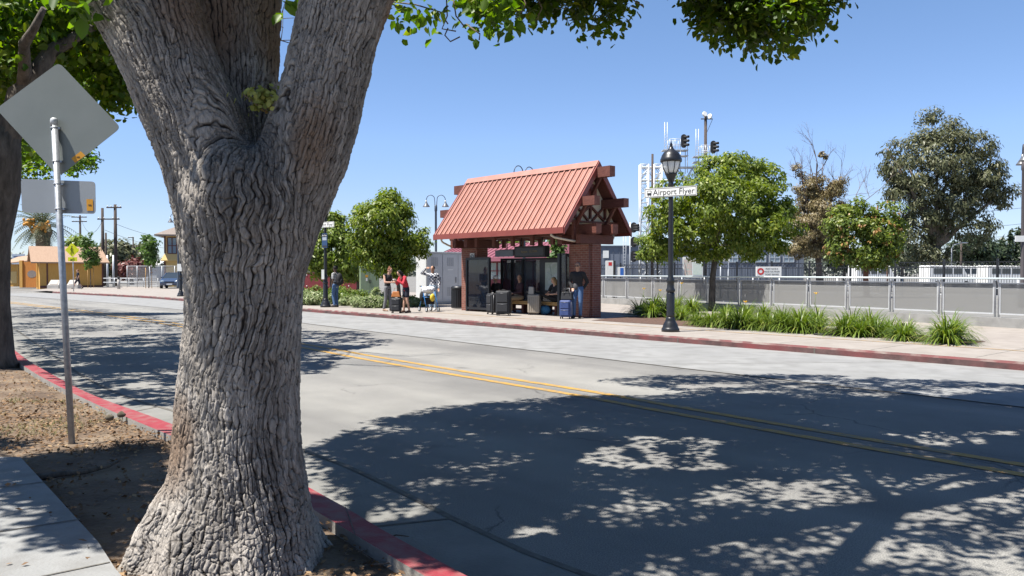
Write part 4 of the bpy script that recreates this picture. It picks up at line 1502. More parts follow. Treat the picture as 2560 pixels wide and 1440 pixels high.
P, N = crown_points(px_lobes(112, [(2328, 290, 34, 18), (2300, 300, 20, 14), (2540, 480, 12, 20), (2215, 420, 16, 22)]), 900, .9, 40, 49, .4)
leaf_mesh('crown', P - np.array(te.location), N, .5, .18, M_euc, te, .5)
tb = tree('dry_tree', 'half bare brown tree with thin leafless top branches beyond the railing', gp(2050, 96, 0), px_lobes(96, [(2035, 480, 48, 46), (2012, 575, 55, 55), (2060, 540, 58, 66), (2085, 470, 26, 30), (2000, 620, 30, 30), (2050, 600, 60, 45), (2000, 430, 16, 26)]), M_brownleaf, 34000, .34, .13, 50, mat('brown grey bark', (.13, .095, .075), .9, (.07, .05, .04), 3), .4, .9, 170, .3, limbs=6, droop=.8)
mb = MB()
rg_ = np.random.default_rng(9)
for px_, py_ in ((2040, 560), (2060, 540), (2080, 560), (2020, 520), (2100, 560), (2050, 480)):
    branchy(mb, D(px_, py_, 96) - tb.location, (rg_.normal(.25, .5), rg_.normal(0, .4), 1), rg_.uniform(2.6, 4.2), .11, 4, rg_, .25, 5, .5, (2, 4))
mb.tube([D(2055, 470, 96) - tb.location, D(2058, 395, 96) - tb.location], [.06, .04], 5)
mb.build('bare_branch', mat('bare grey twigs', (.16, .12, .105), .9, (.10, .075, .065), 3), tb)
P, N = crown_points(px_lobes(96, [(2058, 388, 8, 8)]), 200, .3, 6, 51)
leaf_mesh('crown', P - np.array(tb.location), N, .35, .16, M_brownleaf, tb)
# distant trees
def far_tree(label, px, py, rx, ry, Y, leaf, n, seed, name='distant_tree', L=.8, W=.3, extra=()):
    tree(name, label, gp(px, Y, 0), px_lobes(Y, [(px, py, rx, ry), (px - rx * .5, py + ry * .3, rx * .5, ry * .6), (px + rx * .5, py + ry * .25, rx * .55, ry * .6), *extra]), leaf, n, L, W, seed, r=.25, clump=1.0, nclump=90, group='trees beyond the railway')
far_tree('broad dark olive tree beyond the tall wooden utility poles at left', 283, 645, 45, 46, 118, M_euc, 6000, 60)
far_tree('low dark red leaved bush by the railway beyond the poles', 330, 668, 30, 18, 105, M_redleaf, 2500, 61, 'bush', .6, .3)
far_tree('small dark green tree behind the orange shed roof', 195, 612, 18, 14, 112, M_green2, 1500, 62)
far_tree('pale hazy green tree far behind the low white roof', 345, 630, 26, 16, 190, M_euc, 2000, 63, L=1.2, W=.5)
far_tree('small green tree under the shelter roof behind the maroon station roof', 1265, 640, 40, 34, 70, M_green2, 5000, 64, L=.4, W=.18)
far_tree('grey green treetop seen between the shelter rafters', 1318, 606, 36, 16, 120, M_euc, 2500, 65, L=.7)
far_tree('dark spreading tree right under the eucalyptus crown', 2255, 632, 40, 28, 135, M_dark, 4000, 66)
far_tree('dark tree to the right under the eucalyptus', 2430, 620, 55, 32, 135, M_dark, 5000, 67)
far_tree('dark bushy tree behind the right hand pale pole', 2490, 630, 30, 24, 140, M_dark, 3000, 68)
far_tree('dark green bush at the foot of the dry brown tree', 2110, 645, 38, 18, 120, M_dark, 3000, 69)
def conifer(label, px, top, bot, w, Y, seed):
    t = thing('conifer_tree', label, 'tree', gp(px, Y, 0), 0, 'distant conifers')
    rg = np.random.default_rng(seed)
    z1 = D(px, top, Y).z
    n = 1500
    u = rg.random(n) ** .6
    ang = rg.uniform(0, 2 * math.pi, n)
    rr = w * Y / F_PX * (.12 + .88 * u) * rg.uniform(.4, 1.05, n)
    P = np.stack([rr * np.cos(ang), rr * np.sin(ang), z1 * (1 - u * .9)], 1)
    leaf_mesh('crown', P, np.stack([np.cos(ang), np.sin(ang), np.full(n, .4)], 1), .9, .35, M_dark, t, .8, rg)
    MB().tube([(0, 0, -.1), (0, 0, z1 * .95)], [.3, .05], 7).build('trunk', M_bark2, t)
for k, (px_, top, w) in enumerate(((2525, 570, 10), (2545, 566, 11), (2505, 590, 12), (2478, 600, 13), (2558, 580, 12))):
    conifer(['slim dark conifer left of the tallest pair on the skyline', 'tallest slim conifer at the right edge of the skyline', 'shorter dark conifer beside the dark bushy tree', 'stubby dark conifer nearest the eucalyptus', 'dark conifer cut by the right edge of the frame'][k], px_, top, 650, w, 160, 70 + k)
# a far tree line along the skyline
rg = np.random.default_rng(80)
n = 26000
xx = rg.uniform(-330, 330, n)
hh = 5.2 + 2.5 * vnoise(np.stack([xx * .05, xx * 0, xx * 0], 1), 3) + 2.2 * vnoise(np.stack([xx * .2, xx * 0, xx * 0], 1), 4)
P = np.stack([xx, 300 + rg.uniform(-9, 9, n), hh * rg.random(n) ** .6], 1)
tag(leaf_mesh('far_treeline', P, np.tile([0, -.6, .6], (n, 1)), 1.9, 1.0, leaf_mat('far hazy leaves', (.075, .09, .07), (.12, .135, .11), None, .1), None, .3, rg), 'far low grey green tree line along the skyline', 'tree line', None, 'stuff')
# young staked trees
def sapling(label, px, Y, lobes, n, seed):
    t = tree('young_tree', label, gp(px, Y), px_lobes(Y, lobes), M_sap, n, .28, .15, seed, r=.04, clump=.35, nclump=70, group='staked young trees', inner=.5, limbs=4)
    for dx in (-.28, .28):
        MB().tube([(dx, 0, -.05), (dx, 0, 1.9)], .028, 7).build('stake', M_wood, t)
    return t
sapling('staked young tree in front of the orange shed by the walker', 227, 76, [(222, 625, 22, 30), (230, 650, 18, 22), (215, 605, 14, 14), (224, 588, 6, 8)], 1500, 90)
sapling('staked young tree beside the yellow signal tower', 372, 74, [(372, 620, 20, 34), (378, 650, 17, 20), (368, 595, 14, 12), (362, 582, 5, 6)], 1500, 91)
sapling('thin staked young tree behind the shelter by the maroon roof', 1392, 47, [(1390, 600, 12, 14), (1398, 622, 14, 10), (1388, 642, 12, 10)], 800, 92)
# date palm behind the shed
pc = D(107, 572, 92)
pt = thing('palm_tree', 'thick trunked date palm with orange fruit behind the orange shed', 'palm tree', (pc.x, 92, 0))
mb = MB().lathe([(.85, 0), (.78, 2), (.74, pc.z - 1.2), (1.0, pc.z - .3), (.8, pc.z + .3), (.3, pc.z + .7)], 14)
mb.build('trunk', mat('palm trunk', (.12, .085, .055), .95, (.22, .17, .11), 3, 1, 8), pt)
M_frond = leaf_mat('palm fronds', (.06, .075, .035), (.12, .14, .07), (.2, .19, .1), .2)
rg = np.random.default_rng(95)
mbf = MB()
for k in range(64):
    az = rg.uniform(0, 2 * math.pi)
    el = rg.uniform(-.5, 1.35)
    ln = rg.uniform(3.3, 4.4)
    p = Vector((0, 0, pc.z + .3))
    d = Vector((math.cos(az) * math.cos(el), math.sin(az) * math.cos(el), math.sin(el)))
    pts = []
    for i in range(9):
        pts.append(p.copy())
        p = p + d * ln / 8
        d = (d + Vector((0, 0, -.17))).normalized()
    for i in range(1, 9):
        t = (pts[i] - pts[i - 1]).normalized()
        s = t.cross(Vector((0, 0, 1))).normalized()
        u = s.cross(t)
        for sgn in (1, -1):
            for h in (0, .5):
                q = pts[i - 1].lerp(pts[i], h)
                w = .75 * math.sin(math.pi * min(1, (i + h) / 9.3)) + .12
                e = q + (s * sgn * .8 + t * .55 - u * .25) * w
                mbf.face((q, q + t * .09, e), 0)
    mbf.tube(pts, [.045 - .004 * i for i in range(9)], 4)
mbf.build('crown', M_frond, pt, recalc=False)
for k, (x, z) in enumerate(((-1.0, .75), (.55, .2), (-.2, -.1))):
    mb = MB()
    for q in range(26):
        c = rg.normal(0, 1, 3) * np.array([.28, .2, .22]) + np.array([x, -.9, pc.z + z])
        mb.ell(c, (.17, .15, .2), 8, 6)
    fuse('fruit_cluster', mb, .05, mat('orange dates', (.5, .22, .03), .6, (.6, .3, .05), 5, .8, 12), pt, 1)
# ================================================================ buildings and railway yard
M_orange = mat('orange yellow boards', (.50, .27, .06), .75, (.56, .32, .09), 3, .2, 30, stretch=(6, 6, .6))
M_orange2 = mat('deep orange gate boards', (.44, .16, .03), .75, (.50, .20, .045), 3, .2, 30, stretch=(6, 6, .6))
M_yel = mat('pale yellow clapboard', (.55, .38, .14), .75, (.62, .44, .19), 4, 0, stretch=(.5, .5, 8))
M_shingle = mat('brown shingle roof', (.26, .17, .115), .9, (.36, .25, .18), 6, .5, 30, stretch=(2, 2, 9))
M_shingle2 = mat('grey brown shingle roof', (.15, .125, .11), .9, (.24, .20, .175), 5, .5, 30, stretch=(2, 2, 6))
M_trim = mat('dark maroon trim', (.10, .035, .03), .6)
M_window = mat('dark window glass', (.03, .04, .05), .08, spec=.8)
M_winpane = mat('sky lit window pane', (.20, .26, .32), .1, spec=.8)
M_maroon = mat('maroon panel', (.16, .025, .03), .6, (.20, .035, .04), 2)
M_maroonroof = mat('maroon metal roof', (.17, .055, .075), .45, (.21, .075, .095), 1.5)
M_whitepaint = mat('white paint', (.62, .62, .60), .6, (.70, .70, .68), 2)
M_bluegrey = mat('blue grey warehouse cladding', (.115, .135, .175), .6, (.14, .16, .20), .6)
M_pole = mat('tarred wooden pole', (.04, .03, .026), .9, (.075, .058, .05), 6)
M_alu = mat('pale grey painted steel', (.42, .44, .46), .45, (.48, .50, .52), 4, metal=.2)
M_wire = mat('black wire', (.03, .03, .035), .6)
def window(parent, p, q, z0, z1, out, frame=M_trim, pane=M_window, bars=1, name='window'):
    """framed window on a wall between ground points p and q, standing proud along out"""
    p, q, out = Vector((*p, 0)), Vector((*q, 0)), Vector((*out, 0))
    d = (q - p).normalized()
    mb = MB()
    for x in [p + (q - p) * i / (bars + 1) for i in range(bars + 2)]:
        mb.beam((x.x + out.x * .03, x.y + out.y * .03, z0), (x.x + out.x * .03, x.y + out.y * .03, z1), .08, .08, 0, d)
    for z in (z0, (z0 + z1) / 2, z1):
        mb.beam(p + out * .033 + Vector((0, 0, z)), q + out * .033 + Vector((0, 0, z)), .07, .07)
    f_ = mb.build(name, frame, parent)
    MB().prism([p + out * .012 + Vector((0, 0, z0)), q + out * .012 + Vector((0, 0, z0)), q + out * .012 + Vector((0, 0, z1)), p + out * .012 + Vector((0, 0, z1))], -out * .01).build('pane', pane, f_)
# orange shed
X0, X1, Y0, Y1 = -45.6, -40.2, 77.0, 81.0
shd = thing('shed', 'orange yellow board shed with a brown shingle gable roof across the street', 'shed', (-42.9, 77.4, .15), R(35))
W0 = Vector((-43, 77, .15))
L0 = lambda x, y, z: Vector((x, y, z)) - W0
mb = MB().b2(L0(X0, Y0, .0), L0(X1, Y1, 2.62))
ym = (Y0 + Y1) / 2
for x in (X0, X1 - .08):
    mb.prism([L0(x, Y0, 2.62), L0(x, Y1, 2.62), L0(x, ym, 3.9)], (.08, 0, 0))
mb.build('wall', M_orange, shd)
mb = MB()
for s in (1, -1):
    e = ym + s * -2.45
    a, b = L0(X0 - .75, e, 2.48), L0(X1 + .55, e, 2.48)
    c, d = L0(X1 + .1, ym, 4.05), L0(X0 - .75, ym, 4.05)
    mb.prism([a, b, c, d], (0, 0, .12))
mb.build('roof', M_shingle, shd)
mb = MB()
for x in (X0 + .62, X1 - .03):
    mb.b2(L0(x - .06, Y0 - .03, .1), L0(x + .06, Y0, 2.5))
mb.b2(L0(X0, Y0 - .04, .12), L0(X1, Y0 - .002, .34))
mb.build('trim', M_trim, shd)
gt = thing('yard_gate', 'deep orange board gate with an oval lattice opening joined to the shed', 'gate', (-47, 77.2, .15))
x_ = lambda px, Y: (px - 1280) / F_PX * Y
mb = MB().b2((x_(58, 77.2) + 47, 0, 0), (x_(91, 77.2) + 47, .1, 2.5))
mb.build('leaf', M_orange2, gt)
mb = MB()
ov = []
for k in range(20):
    a = 2 * math.pi * k / 20
    ov.append((x_(80, 77.2) + 47 + .45 * math.cos(a), -.012, 1.3 + .36 * math.sin(a)))
mb.prism(ov, (0, .01, 0))
mb.build('opening', mat('grey lattice', (.16, .14, .13), .8, (.26, .22, .2), 18), gt)
MB().b2((x_(50, 77.2) + 47, -.1, 0), (x_(57.5, 77.2) + 47, .2, 2.62)).build('post', M_orange, gt)
MB().b2((x_(91.5, 77.2) + 47, -.06, 0), (x_(95, 77.2) + 47, .1, 2.62)).build('post', M_orange, gt)
ax = thing('shed', 'small low outbuilding with a sloping tan roof left of the orange gate', 'shed', (x_(35, 82), 82, .15))
mb = MB().b2((-.75, 0, 0), (.5, 2.5, 2.3)).b2((.5, .1, 0), (1.5, 2.5, 2.5))
mb.build('wall', M_orange, ax)
MB().prism([(-1.1, -.5, 2.25), (1.9, -.5, 2.6), (2.2, 1.5, 3.3), (-.5, 1.5, 3.0)], (0, 0, .1)).build('roof', M_shingle, ax)
mb = MB().b2((-.6, -.03, .35), (.3, -.002, 1.55))
mb.build('door', M_yel, ax)
MB().b2((.505, -.03, .0), (.62, .1, 2.2)).build('trim', M_trim, ax)
# two storey signal tower
tw = thing('signal_tower', 'two storey yellow railway signal tower with a hipped grey shingle roof', 'tower', (x_(413, 80), 80, .15), R(14))
mb = MB().b2((0, 0, 0), (4.4, 5.2, 2.6))
mb.b2((-.0, 0, 3.1), (4.4, 5.2, 5.25))
mb.build('wall', M_yel, tw)
mb = MB().prism([(-.35, -.35, 2.6), (4.75, -.35, 2.6), (4.75, 5.55, 2.6), (-.35, 5.55, 2.6)], (0, 0, .08))
k = len(mb.v)
for a, b, c, d in (((-.35, -.35, 2.68), (4.75, -.35, 2.68), (4.42, -.02, 3.35), (-.02, -.02, 3.35)), ((-.35, 5.55, 2.68), (-.35, -.35, 2.68), (-.02, -.02, 3.35), (-.02, 5.22, 3.35))):
    mb.face((a, b, c, d))
mb.build('skirt', M_yel, tw)
e_, zt, zr = .85, 5.25, 6.75
mb = MB()
A_, B_, C_, D_ = (-e_, -e_, zt), (4.4 + e_, -e_, zt), (4.4 + e_, 5.2 + e_, zt), (-e_, 5.2 + e_, zt)
r1_, r2_ = (2.2, 2.2, zr), (2.2, 3.0, zr)
mb.face((A_, B_, r1_)); mb.face((B_, C_, r2_, r1_)); mb.face((C_, D_, r2_)); mb.face((D_, A_, r1_, r2_))
mb.prism([A_, B_, C_, D_], (0, 0, -.14))
mb.build('roof', M_shingle2, tw)
for i in range(4):
    window(tw, (.25 + i * 1.0, 0), (1.1 + i * 1.0, 0), 3.35, 4.95, (0, -1), M_trim, M_winpane, 1)
window(tw, (0, 1.4), (0, 3.9), 3.5, 4.9, (-1, 0), M_trim, M_winpane, 2)
window(tw, (2.0, 0), (2.5, 0), 1.3, 2.3, (0, -1), M_whitepaint, M_window, 0)
MB().b2((2.7, -.05, .1), (3.7, -.002, 2.2)).build('door', mat('pale door', (.45, .43, .40), .6), tw)
mb = MB()
for x, y in ((0, 0), (4.4, 0), (0, 5.2)):
    mb.b2((x - .07, y - .07, .02), (x + .07, y + .07, 2.58)); mb.b2((x - .07, y - .07, 3.38), (x + .07, y + .07, 5.2))
mb.build('corner_trim', M_trim, tw)
# low white roofed building far behind
wb = thing('low_building', 'low building with a white roof far beyond the red bush', 'building', gp(352, 150, 0))
MB().b2((-3, 0, 0), (3, 6, 2.7)).build('wall', M_grey, wb)
MB().prism([(-3.3, -.3, 2.7), (3.3, -.3, 2.7), (3.3, 3, 3.7), (-3.3, 3, 3.7)], (0, 0, .15)).build('roof', M_whitepaint, wb)
# warehouse
wh = thing('warehouse', 'long blue grey metal warehouse beyond the railway behind the signal bridge', 'warehouse', (x_(1500, 125), 125, 0))
mb = MB().b2((-14, 0, 0), (32, 20, 5.6))
for i in range(46):
    mb.b2((-14 + i, -.06, .2), (-13.92 + i, -.001, 5.5))
mb.build('wall', M_bluegrey, wh)
MB().b2((-14.2, -.2, 5.6), (32.2, 20.2, 5.8)).build('roof_edge', mat('dark blue edge', (.05, .065, .10), .6), wh)
MB().b2((.45, -.12, 3.85), (1.35, -.07, 5.0)).build('panel', M_whitepaint, wh)
for i in range(5):
    window(wh, (20 + i * 2.2, -.06), (21.6 + i * 2.2, -.06), 3.2, 4.6, (0, -1), M_alu, M_winpane, 1)
# maroon roofed station building behind the shelter
stn = thing('station_building', 'station building with a maroon seamed metal roof seen through the shelter', 'building', (x_(1085, 70), 70, .15), SRZ)
stn.scale = (.80, 1, 1)
mb = MB().b2((0, .8, 0), (19, 3.4, .9))
mb.build('wall', M_maroon, stn)
mb = MB()
mb.prism([(-.5, -.4, 2.55), (19.5, -.4, 2.55), (18.0, 2.1, 3.75), (1.0, 2.1, 3.75)], (0, 0, .1))
mb.prism([(19.5, 4.6, 2.55), (-.5, 4.6, 2.55), (1.0, 2.1, 3.75), (18.0, 2.1, 3.75)], (0, 0, .1))
mb.face(((-.5, -.4, 2.6), (1.0, 2.1, 3.8), (-.5, 4.6, 2.6))); mb.face(((19.5, -.4, 2.6), (18, 2.1, 3.8), (19.5, 4.6, 2.6)))
for i in range(26):
    t = i / 25
    mb.beam((-.3 + 19.6 * t, -.38, 2.68), (1.1 + 16.8 * t, 2.1, 3.87), .05, .06)
mb.b2((-.52, -.46, 2.35), (19.52, -.402, 2.62))
mb.build('roof', M_maroonroof, stn)
mb = MB()
for i in range(15):
    mb.b2((i * 1.35, .78, .9), (i * 1.35 + .14, .95, 2.5))
mb.b2((0, .8, 2.25), (19, .93, 2.5)).b2((0, .8, 1.55), (19, .93, 1.63))
mb.build('frame', M_maroon, stn)
MB().b2((.1, .85, .92), (18.9, .87, 2.24)).build('pane', glass_mat('pale station glass', (.35, .42, .42), .55), stn)
MB().b2((13.0, -.52, 2.22), (14.3, -.47, 2.42)).build('notice', M_white, stn)
# low maroon wall with round studs
mw = thing('low_wall', 'low maroon panel wall with rows of white studs behind the hedge and lamp post', 'wall', (x_(755, 50), 50, .15))
mb = MB().b2((0, 0, 0), (3.9, .2, 1.48))
mw_ = mb.build('panel', M_maroon, mw)
mb = MB()
for i in range(6):
    for z in (.62, 1.3):
        mb.ell((.3 + i * .66, -.01, z), (.035, .02, .035), 8, 6)
mb.build('studs', M_white, mw_)
MB().b2((-.02, -.03, 1.482), (3.92, .23, 1.55)).build('coping', M_alu, mw)
# ------------------------------------------------ poles and wires
def pole(name, label, px, top, Y, r, m=M_pole, arms=(), cat='utility pole', group=None):
    zt = D(px, top, Y).z
    t = thing(name, label, cat, gp(px, Y, 0), 0, group)
    MB().tube([(0, 0, -.2), (0, 0, zt)], [r, r * .7], 10).build('shaft', m, t)
    for (y, l, rr) in arms:
        z = D(px, y, Y).z
        a, b = x_(l, Y) - x_(px, Y), x_(rr, Y) - x_(px, Y)
        MB().beam((a, -.15, z), (b, -.15, z), .12, .14).build('crossarm', m, t)
        mb = MB()
        for u in (.06, .3, .7, .94):
            mb.lathe([(.05, 0), (.07, .06), (.03, .16)], 6, (a + (b - a) * u, -.15, z + .072))
        mb.build('insulators', M_whitepaint, t)
    return t
pole('utility_pole', 'tall tarred utility pole of the linked pair, the shorter one', 258, 520, 95, .22, arms=((548, 247, 302),))
pole('utility_pole', 'tall tarred utility pole of the linked pair with its own top crossarm', 290, 511, 95.5, .24, arms=((519, 270, 307),))
pole('utility_pole', 'distant utility pole with two crossarms behind the palm fronds', 202, 538, 130, .22, arms=((543, 182, 220), (554, 183, 220)))
pole('utility_pole', 'small far utility pole near the white roofed building', 334, 592, 170, .2, arms=((594, 322, 336),))
pole('utility_pole', 'stubby dark pole leaning between the linked utility poles', 266, 582, 97, .16)
pole('utility_pole', 'dark pole rising beside the lattice signal bridge towers', 1630, 385, 78, .16)
pole('utility_pole', 'brown wooden pole in front of the dark trees under the eucalyptus', 2402, 605, 125, .2)
pole('steel_post', 'pale grey steel post beside the linked utility poles, the nearer one', 284, 638, 90, .13, M_alu, cat='post', group='pale steel posts')
pole('steel_post', 'pale grey steel post just left of the matching steel post', 269, 638, 90.5, .13, M_alu, cat='post', group='pale steel posts')
pole('steel_post', 'slim pale post standing between the seed tree and the eucalyptus', 2195, 622, 70, .07, M_alu, cat='post')
pole('steel_post', 'slim rusty post close to the seed tree trunk', 2218, 622, 70, .07, mat('rusty steel', (.22, .10, .05), .8), cat='post')
def wire(label, a, b, sag, r=.02):
    a, b = Vector(a), Vector(b)
    pts = [a.lerp(b, i / 16) - Vector((0, 0, sag * 4 * (i / 16) * (1 - i / 16))) for i in range(17)]
    tag(MB().tube(pts, r, 4).build('overhead_wire', M_wire), label, 'wire', 'overhead wires')
wire('thin overhead wire from the linked poles towards the signal tower', D(290, 560, 95), D(560, 590, 120), 1.2)
wire('thin overhead wire sagging from the palm side pole to the linked poles', D(202, 546, 130), D(258, 548, 95), 2.0)
wire('lower thin overhead wire running right from the linked poles', D(262, 575, 95), D(560, 615, 140), 1.5)
wire('upper overhead wire crossing in front of the eucalyptus', D(1990, 528, 120), D(2620, 512, 110), 1.0, .03)
wire('middle overhead wire crossing the eucalyptus and right sky', D(1960, 568, 120), D(2620, 552, 110), 1.0, .03)
wire('lower overhead wire low across the eucalyptus trunk', D(1960, 592, 120), D(2620, 585, 110), .6, .03)
# ------------------------------------------------ signal bridge
sb = thing('signal_bridge', 'tall pale lattice railway signal bridge with ladders and black signal heads behind the pavement tree', 'signal bridge', (x_(1612, 80), 80, 0))
def lat(mb, x, y, z0, z1, w, n, rr=.06):
    for dx in (0, w):
        for dy in (0, w):
            mb.tube([(x + dx, y + dy, z0), (x + dx, y + dy, z1)], rr * 1.4, 6)
    h = (z1 - z0) / n
    for i in range(n):
        a, b = z0 + i * h, z0 + (i + 1) * h
        for dy in (0, w):
            mb.tube([(x, y + dy, a), (x + w, y + dy, b)] if i % 2 else [(x + w, y + dy, a), (x, y + dy, b)], rr * .6, 5)
            mb.tube([(x, y + dy, b), (x + w, y + dy, b)], rr * .6, 5)
        for dx in (0, w):
            mb.tube([(x + dx, y, a), (x + dx, y + w, b)], rr * .6, 5)
zt = D(1600, 410, 80).z
for px_ in (1601, 1634):
    mb = MB()
    lat(mb, x_(px_, 80) - sb.location.x, 0, 0, zt, .8, 13)
    mb.build('lattice_tower', M_alu, sb)
mb = MB()
xa, xb = x_(1601, 80) - sb.location.x, x_(1790, 80) - sb.location.x
zb = D(1700, 418, 80).z
nn = 10
for z in (zb, zb - 1.3):
    for y in (0, .8):
        mb.tube([(xa, y, z), (xb, y, z)], .07, 6)
for i in range(nn):
    u, v = xa + (xb - xa) * i / nn, xa + (xb - xa) * (i + 1) / nn
    for y in (0, .8):
        mb.tube([(u, y, zb if i % 2 else zb - 1.3), (v, y, zb - 1.3 if i % 2 else zb)], .045, 5)
mb.build('cross_truss', M_alu, sb)
def signal_head(parent, x, y, z, h, n, facing=1):
    mb = MB()
    out = []
    for k in range(17):
        a = math.pi * k / 16
        out.append((x + .28 * math.cos(a), y, z + h - .28 + .28 * math.sin(a)))
    for k in range(17):
        a = math.pi + math.pi * k / 16
        out.append((x + .28 * math.cos(a), y, z + .28 + .28 * math.sin(a)))
    mb.prism(out, (0, .08, 0))
    for i in range(n):
        zz = z + .28 + (h - .56) * i / max(1, n - 1)
        mb.tube([(x + .02, y - .02, zz), (x + .40 * facing, y - .42, zz - .03)], [.12, .13], 10)
    s_ = mb.build('signal_head', M_blackmat, parent)
    mb = MB()
    for i in range(n):
        zz = z + .28 + (h - .56) * i / max(1, n - 1)
        mb.ell((x + .05, y - .06, zz), (.09, .03, .09), 10, 6)
    mb.build('lens', mat('dim signal lens', (.10, .03, .025), .2), s_)
for pxl, ptop, pxs, ps0, ps1, deck in ((1664, 305, 1705, 372, 338, 376), (1742, 322, 1778, 386, 354, 392)):
    lx = x_(pxl, 80) - sb.location.x
    z1, zd = D(pxl, ptop, 80).z, D(pxl, deck, 80).z
    mb = MB()
    for dx in (-.13, .13):
        mb.tube([(lx + dx, .1, zb), (lx + dx, .1, z1)], .03, 6)
    for i in range(int((z1 - zb) / .3)):
        mb.tube([(lx - .13, .1, zb + .3 * i), (lx + .13, .1, zb + .3 * i)], .018, 5)
    mb.build('ladder', M_alu, sb)
    mb = MB()
    sx_ = x_(pxs, 80) - sb.location.x
    for z in (zd, zd - .55):
        mb.b2((lx - .4, -.4, z - .05), (sx_ + .5, .7, z + .03))
    for x in (lx + .3, (lx + sx_) / 2, sx_ - .3, sx_ + .42):
        for y in (-.35, .65):
            mb.tube([(x, y, zd), (x, y, zd + 1.1)], .03, 5)
            mb.tube([(x, y, zb - .6), (x, y, zd)], .035, 5)
    for z in (.55, 1.1):
        for y in (-.35, .65):
            mb.tube([(lx + .3, y, zd + z), (sx_ + .42, y, zd + z)], .028, 5)
    mb.build('platform', M_alu, sb)
    zs = D(pxs, ps0, 80).z
    signal_head(sb, sx_, -.6, zs, D(pxs, ps1, 80).z - zs, 3)
sm = thing('signal_mast', 'railway signal mast with three black heads and a ladder right of the shelter gable', 'signal', (x_(1575, 78), 78, 0))
MB().tube([(0, 0, 0), (0, 0, D(1575, 556, 78).z)], .07, 8).build('mast', M_alu, sm)
mb = MB()
for dx in (-.62, -.36):
    mb.tube([(dx, .3, 0), (dx, .3, D(1575, 566, 78).z)], .03, 6)
for i in range(15):
    mb.tube([(-.62, .3, .4 + .3 * i), (-.36, .3, .4 + .3 * i)], .018, 5)
mb.build('ladder', M_alu, sm)
for a, b in ((582, 556), (618, 592), (655, 627)):
    z0 = D(1584, a, 78).z
    signal_head(sm, .33, -.2, z0, D(1584, b, 78).z - z0, 3)
    MB().tube([(0, 0, z0 + .05), (.3, -.1, z0 + .05)], .03, 6).build('bracket', M_alu, sm)
fl_ = thing('floodlight_pole', 'tall dark wooden pole with two white floodlights behind the signal bridge', 'floodlight pole', gp(1762, 90, 0))
z = D(1762, 290, 90).z
MB().tube([(0, 0, 0), (0, 0, z)], [.24, .16], 10).build('shaft', M_pole, fl_)
MB().beam((-.55, -.1, z - .35), (.75, -.1, z - .35), .1, .1).beam((.75, -.1, z - .4), (.1, -.1, z - 1.9), .04, .04).build('crossarm', M_pole, fl_)
for dx, dz in ((-.25, .1), (.5, -.15)):
    MB().lathe([(.06, -.05), (.26, .05), (.30, .22), (.27, .25)], 14, (0, 0, 0)).build('lamp_head', M_white, fl_, loc=(dx, -.25, z + dz)).rotation_euler = (R(75), 0, R(20 if dx < 0 else -50))
# ------------------------------------------------ street light far right
sl_ = thing('street_light', 'small grey street light with a bent arm among the dark trees at right', 'street light', gp(2378, 110, 0))
MB().tube([(0, 0, 0), (0, 0, 4.9), (.3, 0, 5.4), (1.5, 0, 5.7)], .08, 8).build('shaft', M_alu, sl_)
MB().ell((1.8, 0, 5.68), (.5, .2, .1), 10, 6).build('lamp_head', M_whitepaint, sl_)
# ------------------------------------------------ black iron fence
pa, pb = Vector((x_(1490, 77), 77, 0)), Vector((34.5, 45, 0))
fd = (pb - pa)
fn = fd.length
fc = thing('iron_fence', 'long black iron picket fence with a ring frieze behind the railing', 'fence', pa, math.atan2(fd.y, fd.x))
ns = 13
for i in range(ns + 1):
    MB().b2((fn * i / ns - .06, -.06, 0), (fn * i / ns + .06, .06, 2.5)).build('post', M_black, fc)
for i in range(ns):
    a, b = fn * i / ns + .07, fn * (i + 1) / ns - .07
    mb = MB()
    for z in (.3, 1.95, 2.3):
        mb.b2((a, -.025, z - .025), (b, .025, z + .025))
    k = int((b - a) / .15)
    for j in range(k + 1):
        x = a + (b - a) * j / k
        mb.b2((x - .012, -.012, .325), (x + .012, .012, 1.925))
    for j in range(int((b - a) / .32)):
        x = a + .16 + .32 * j
        mb.tube([(x + .14 * math.cos(t * math.pi / 5), 0, 2.125 + .14 * math.sin(t * math.pi / 5)) for t in range(11)], .014, 4, cap=False)
    mb.build('panel', M_black, fc)
# ------------------------------------------------ railing on its low wall
ra, rb = Vector((3.6, 39.6, .15)), Vector((17.0, 14.9, .15))
rd = rb - ra
rn = rd.length
RRZ = math.atan2(rd.y, rd.x)
lw = thing('low_wall', 'long low pale concrete wall under the grey railing', 'wall', ra, RRZ)
mb = MB().b2((0, -.15, -.05), (rn, .15, .26))
for i in range(1, 9):
    mb.b2((rn * i / 9 - .006, -.152, 0), (rn * i / 9 + .006, .152, .262), 1)
mb.build('wall', [mat('pale wall concrete', (.22, .218, .21), .85, (.27, .265, .255), 1.2, .2, 40, col3=(.185, .182, .175), scale3=3), M_joint], lw)
tag(MB().face([Vector((*p, .162)) for p in ((4.4, 39.6), (17.6, 15.2), (30, 21), (33, 44), (13, 74), (-2, 72))]).build('platform_paving', mat('grey platform asphalt', (.13, .127, .118), .85, (.17, .166, .155), .8)), kind='structure')
rl = thing('railing', 'long grey steel railing with perforated mesh panels on the low concrete wall', 'railing', ra + Vector((0, 0, .26)), RRZ)
M_rail = mat('grey railing steel', (.38, .39, .40), .5, (.44, .45, .46), 4, metal=.1)
M_rmesh = mesh_panel_mat('grey perforated mesh', (.20, .20, .195), .68)
M_teal = mat('pale top rail', (.50, .56, .57), .4, metal=.2)
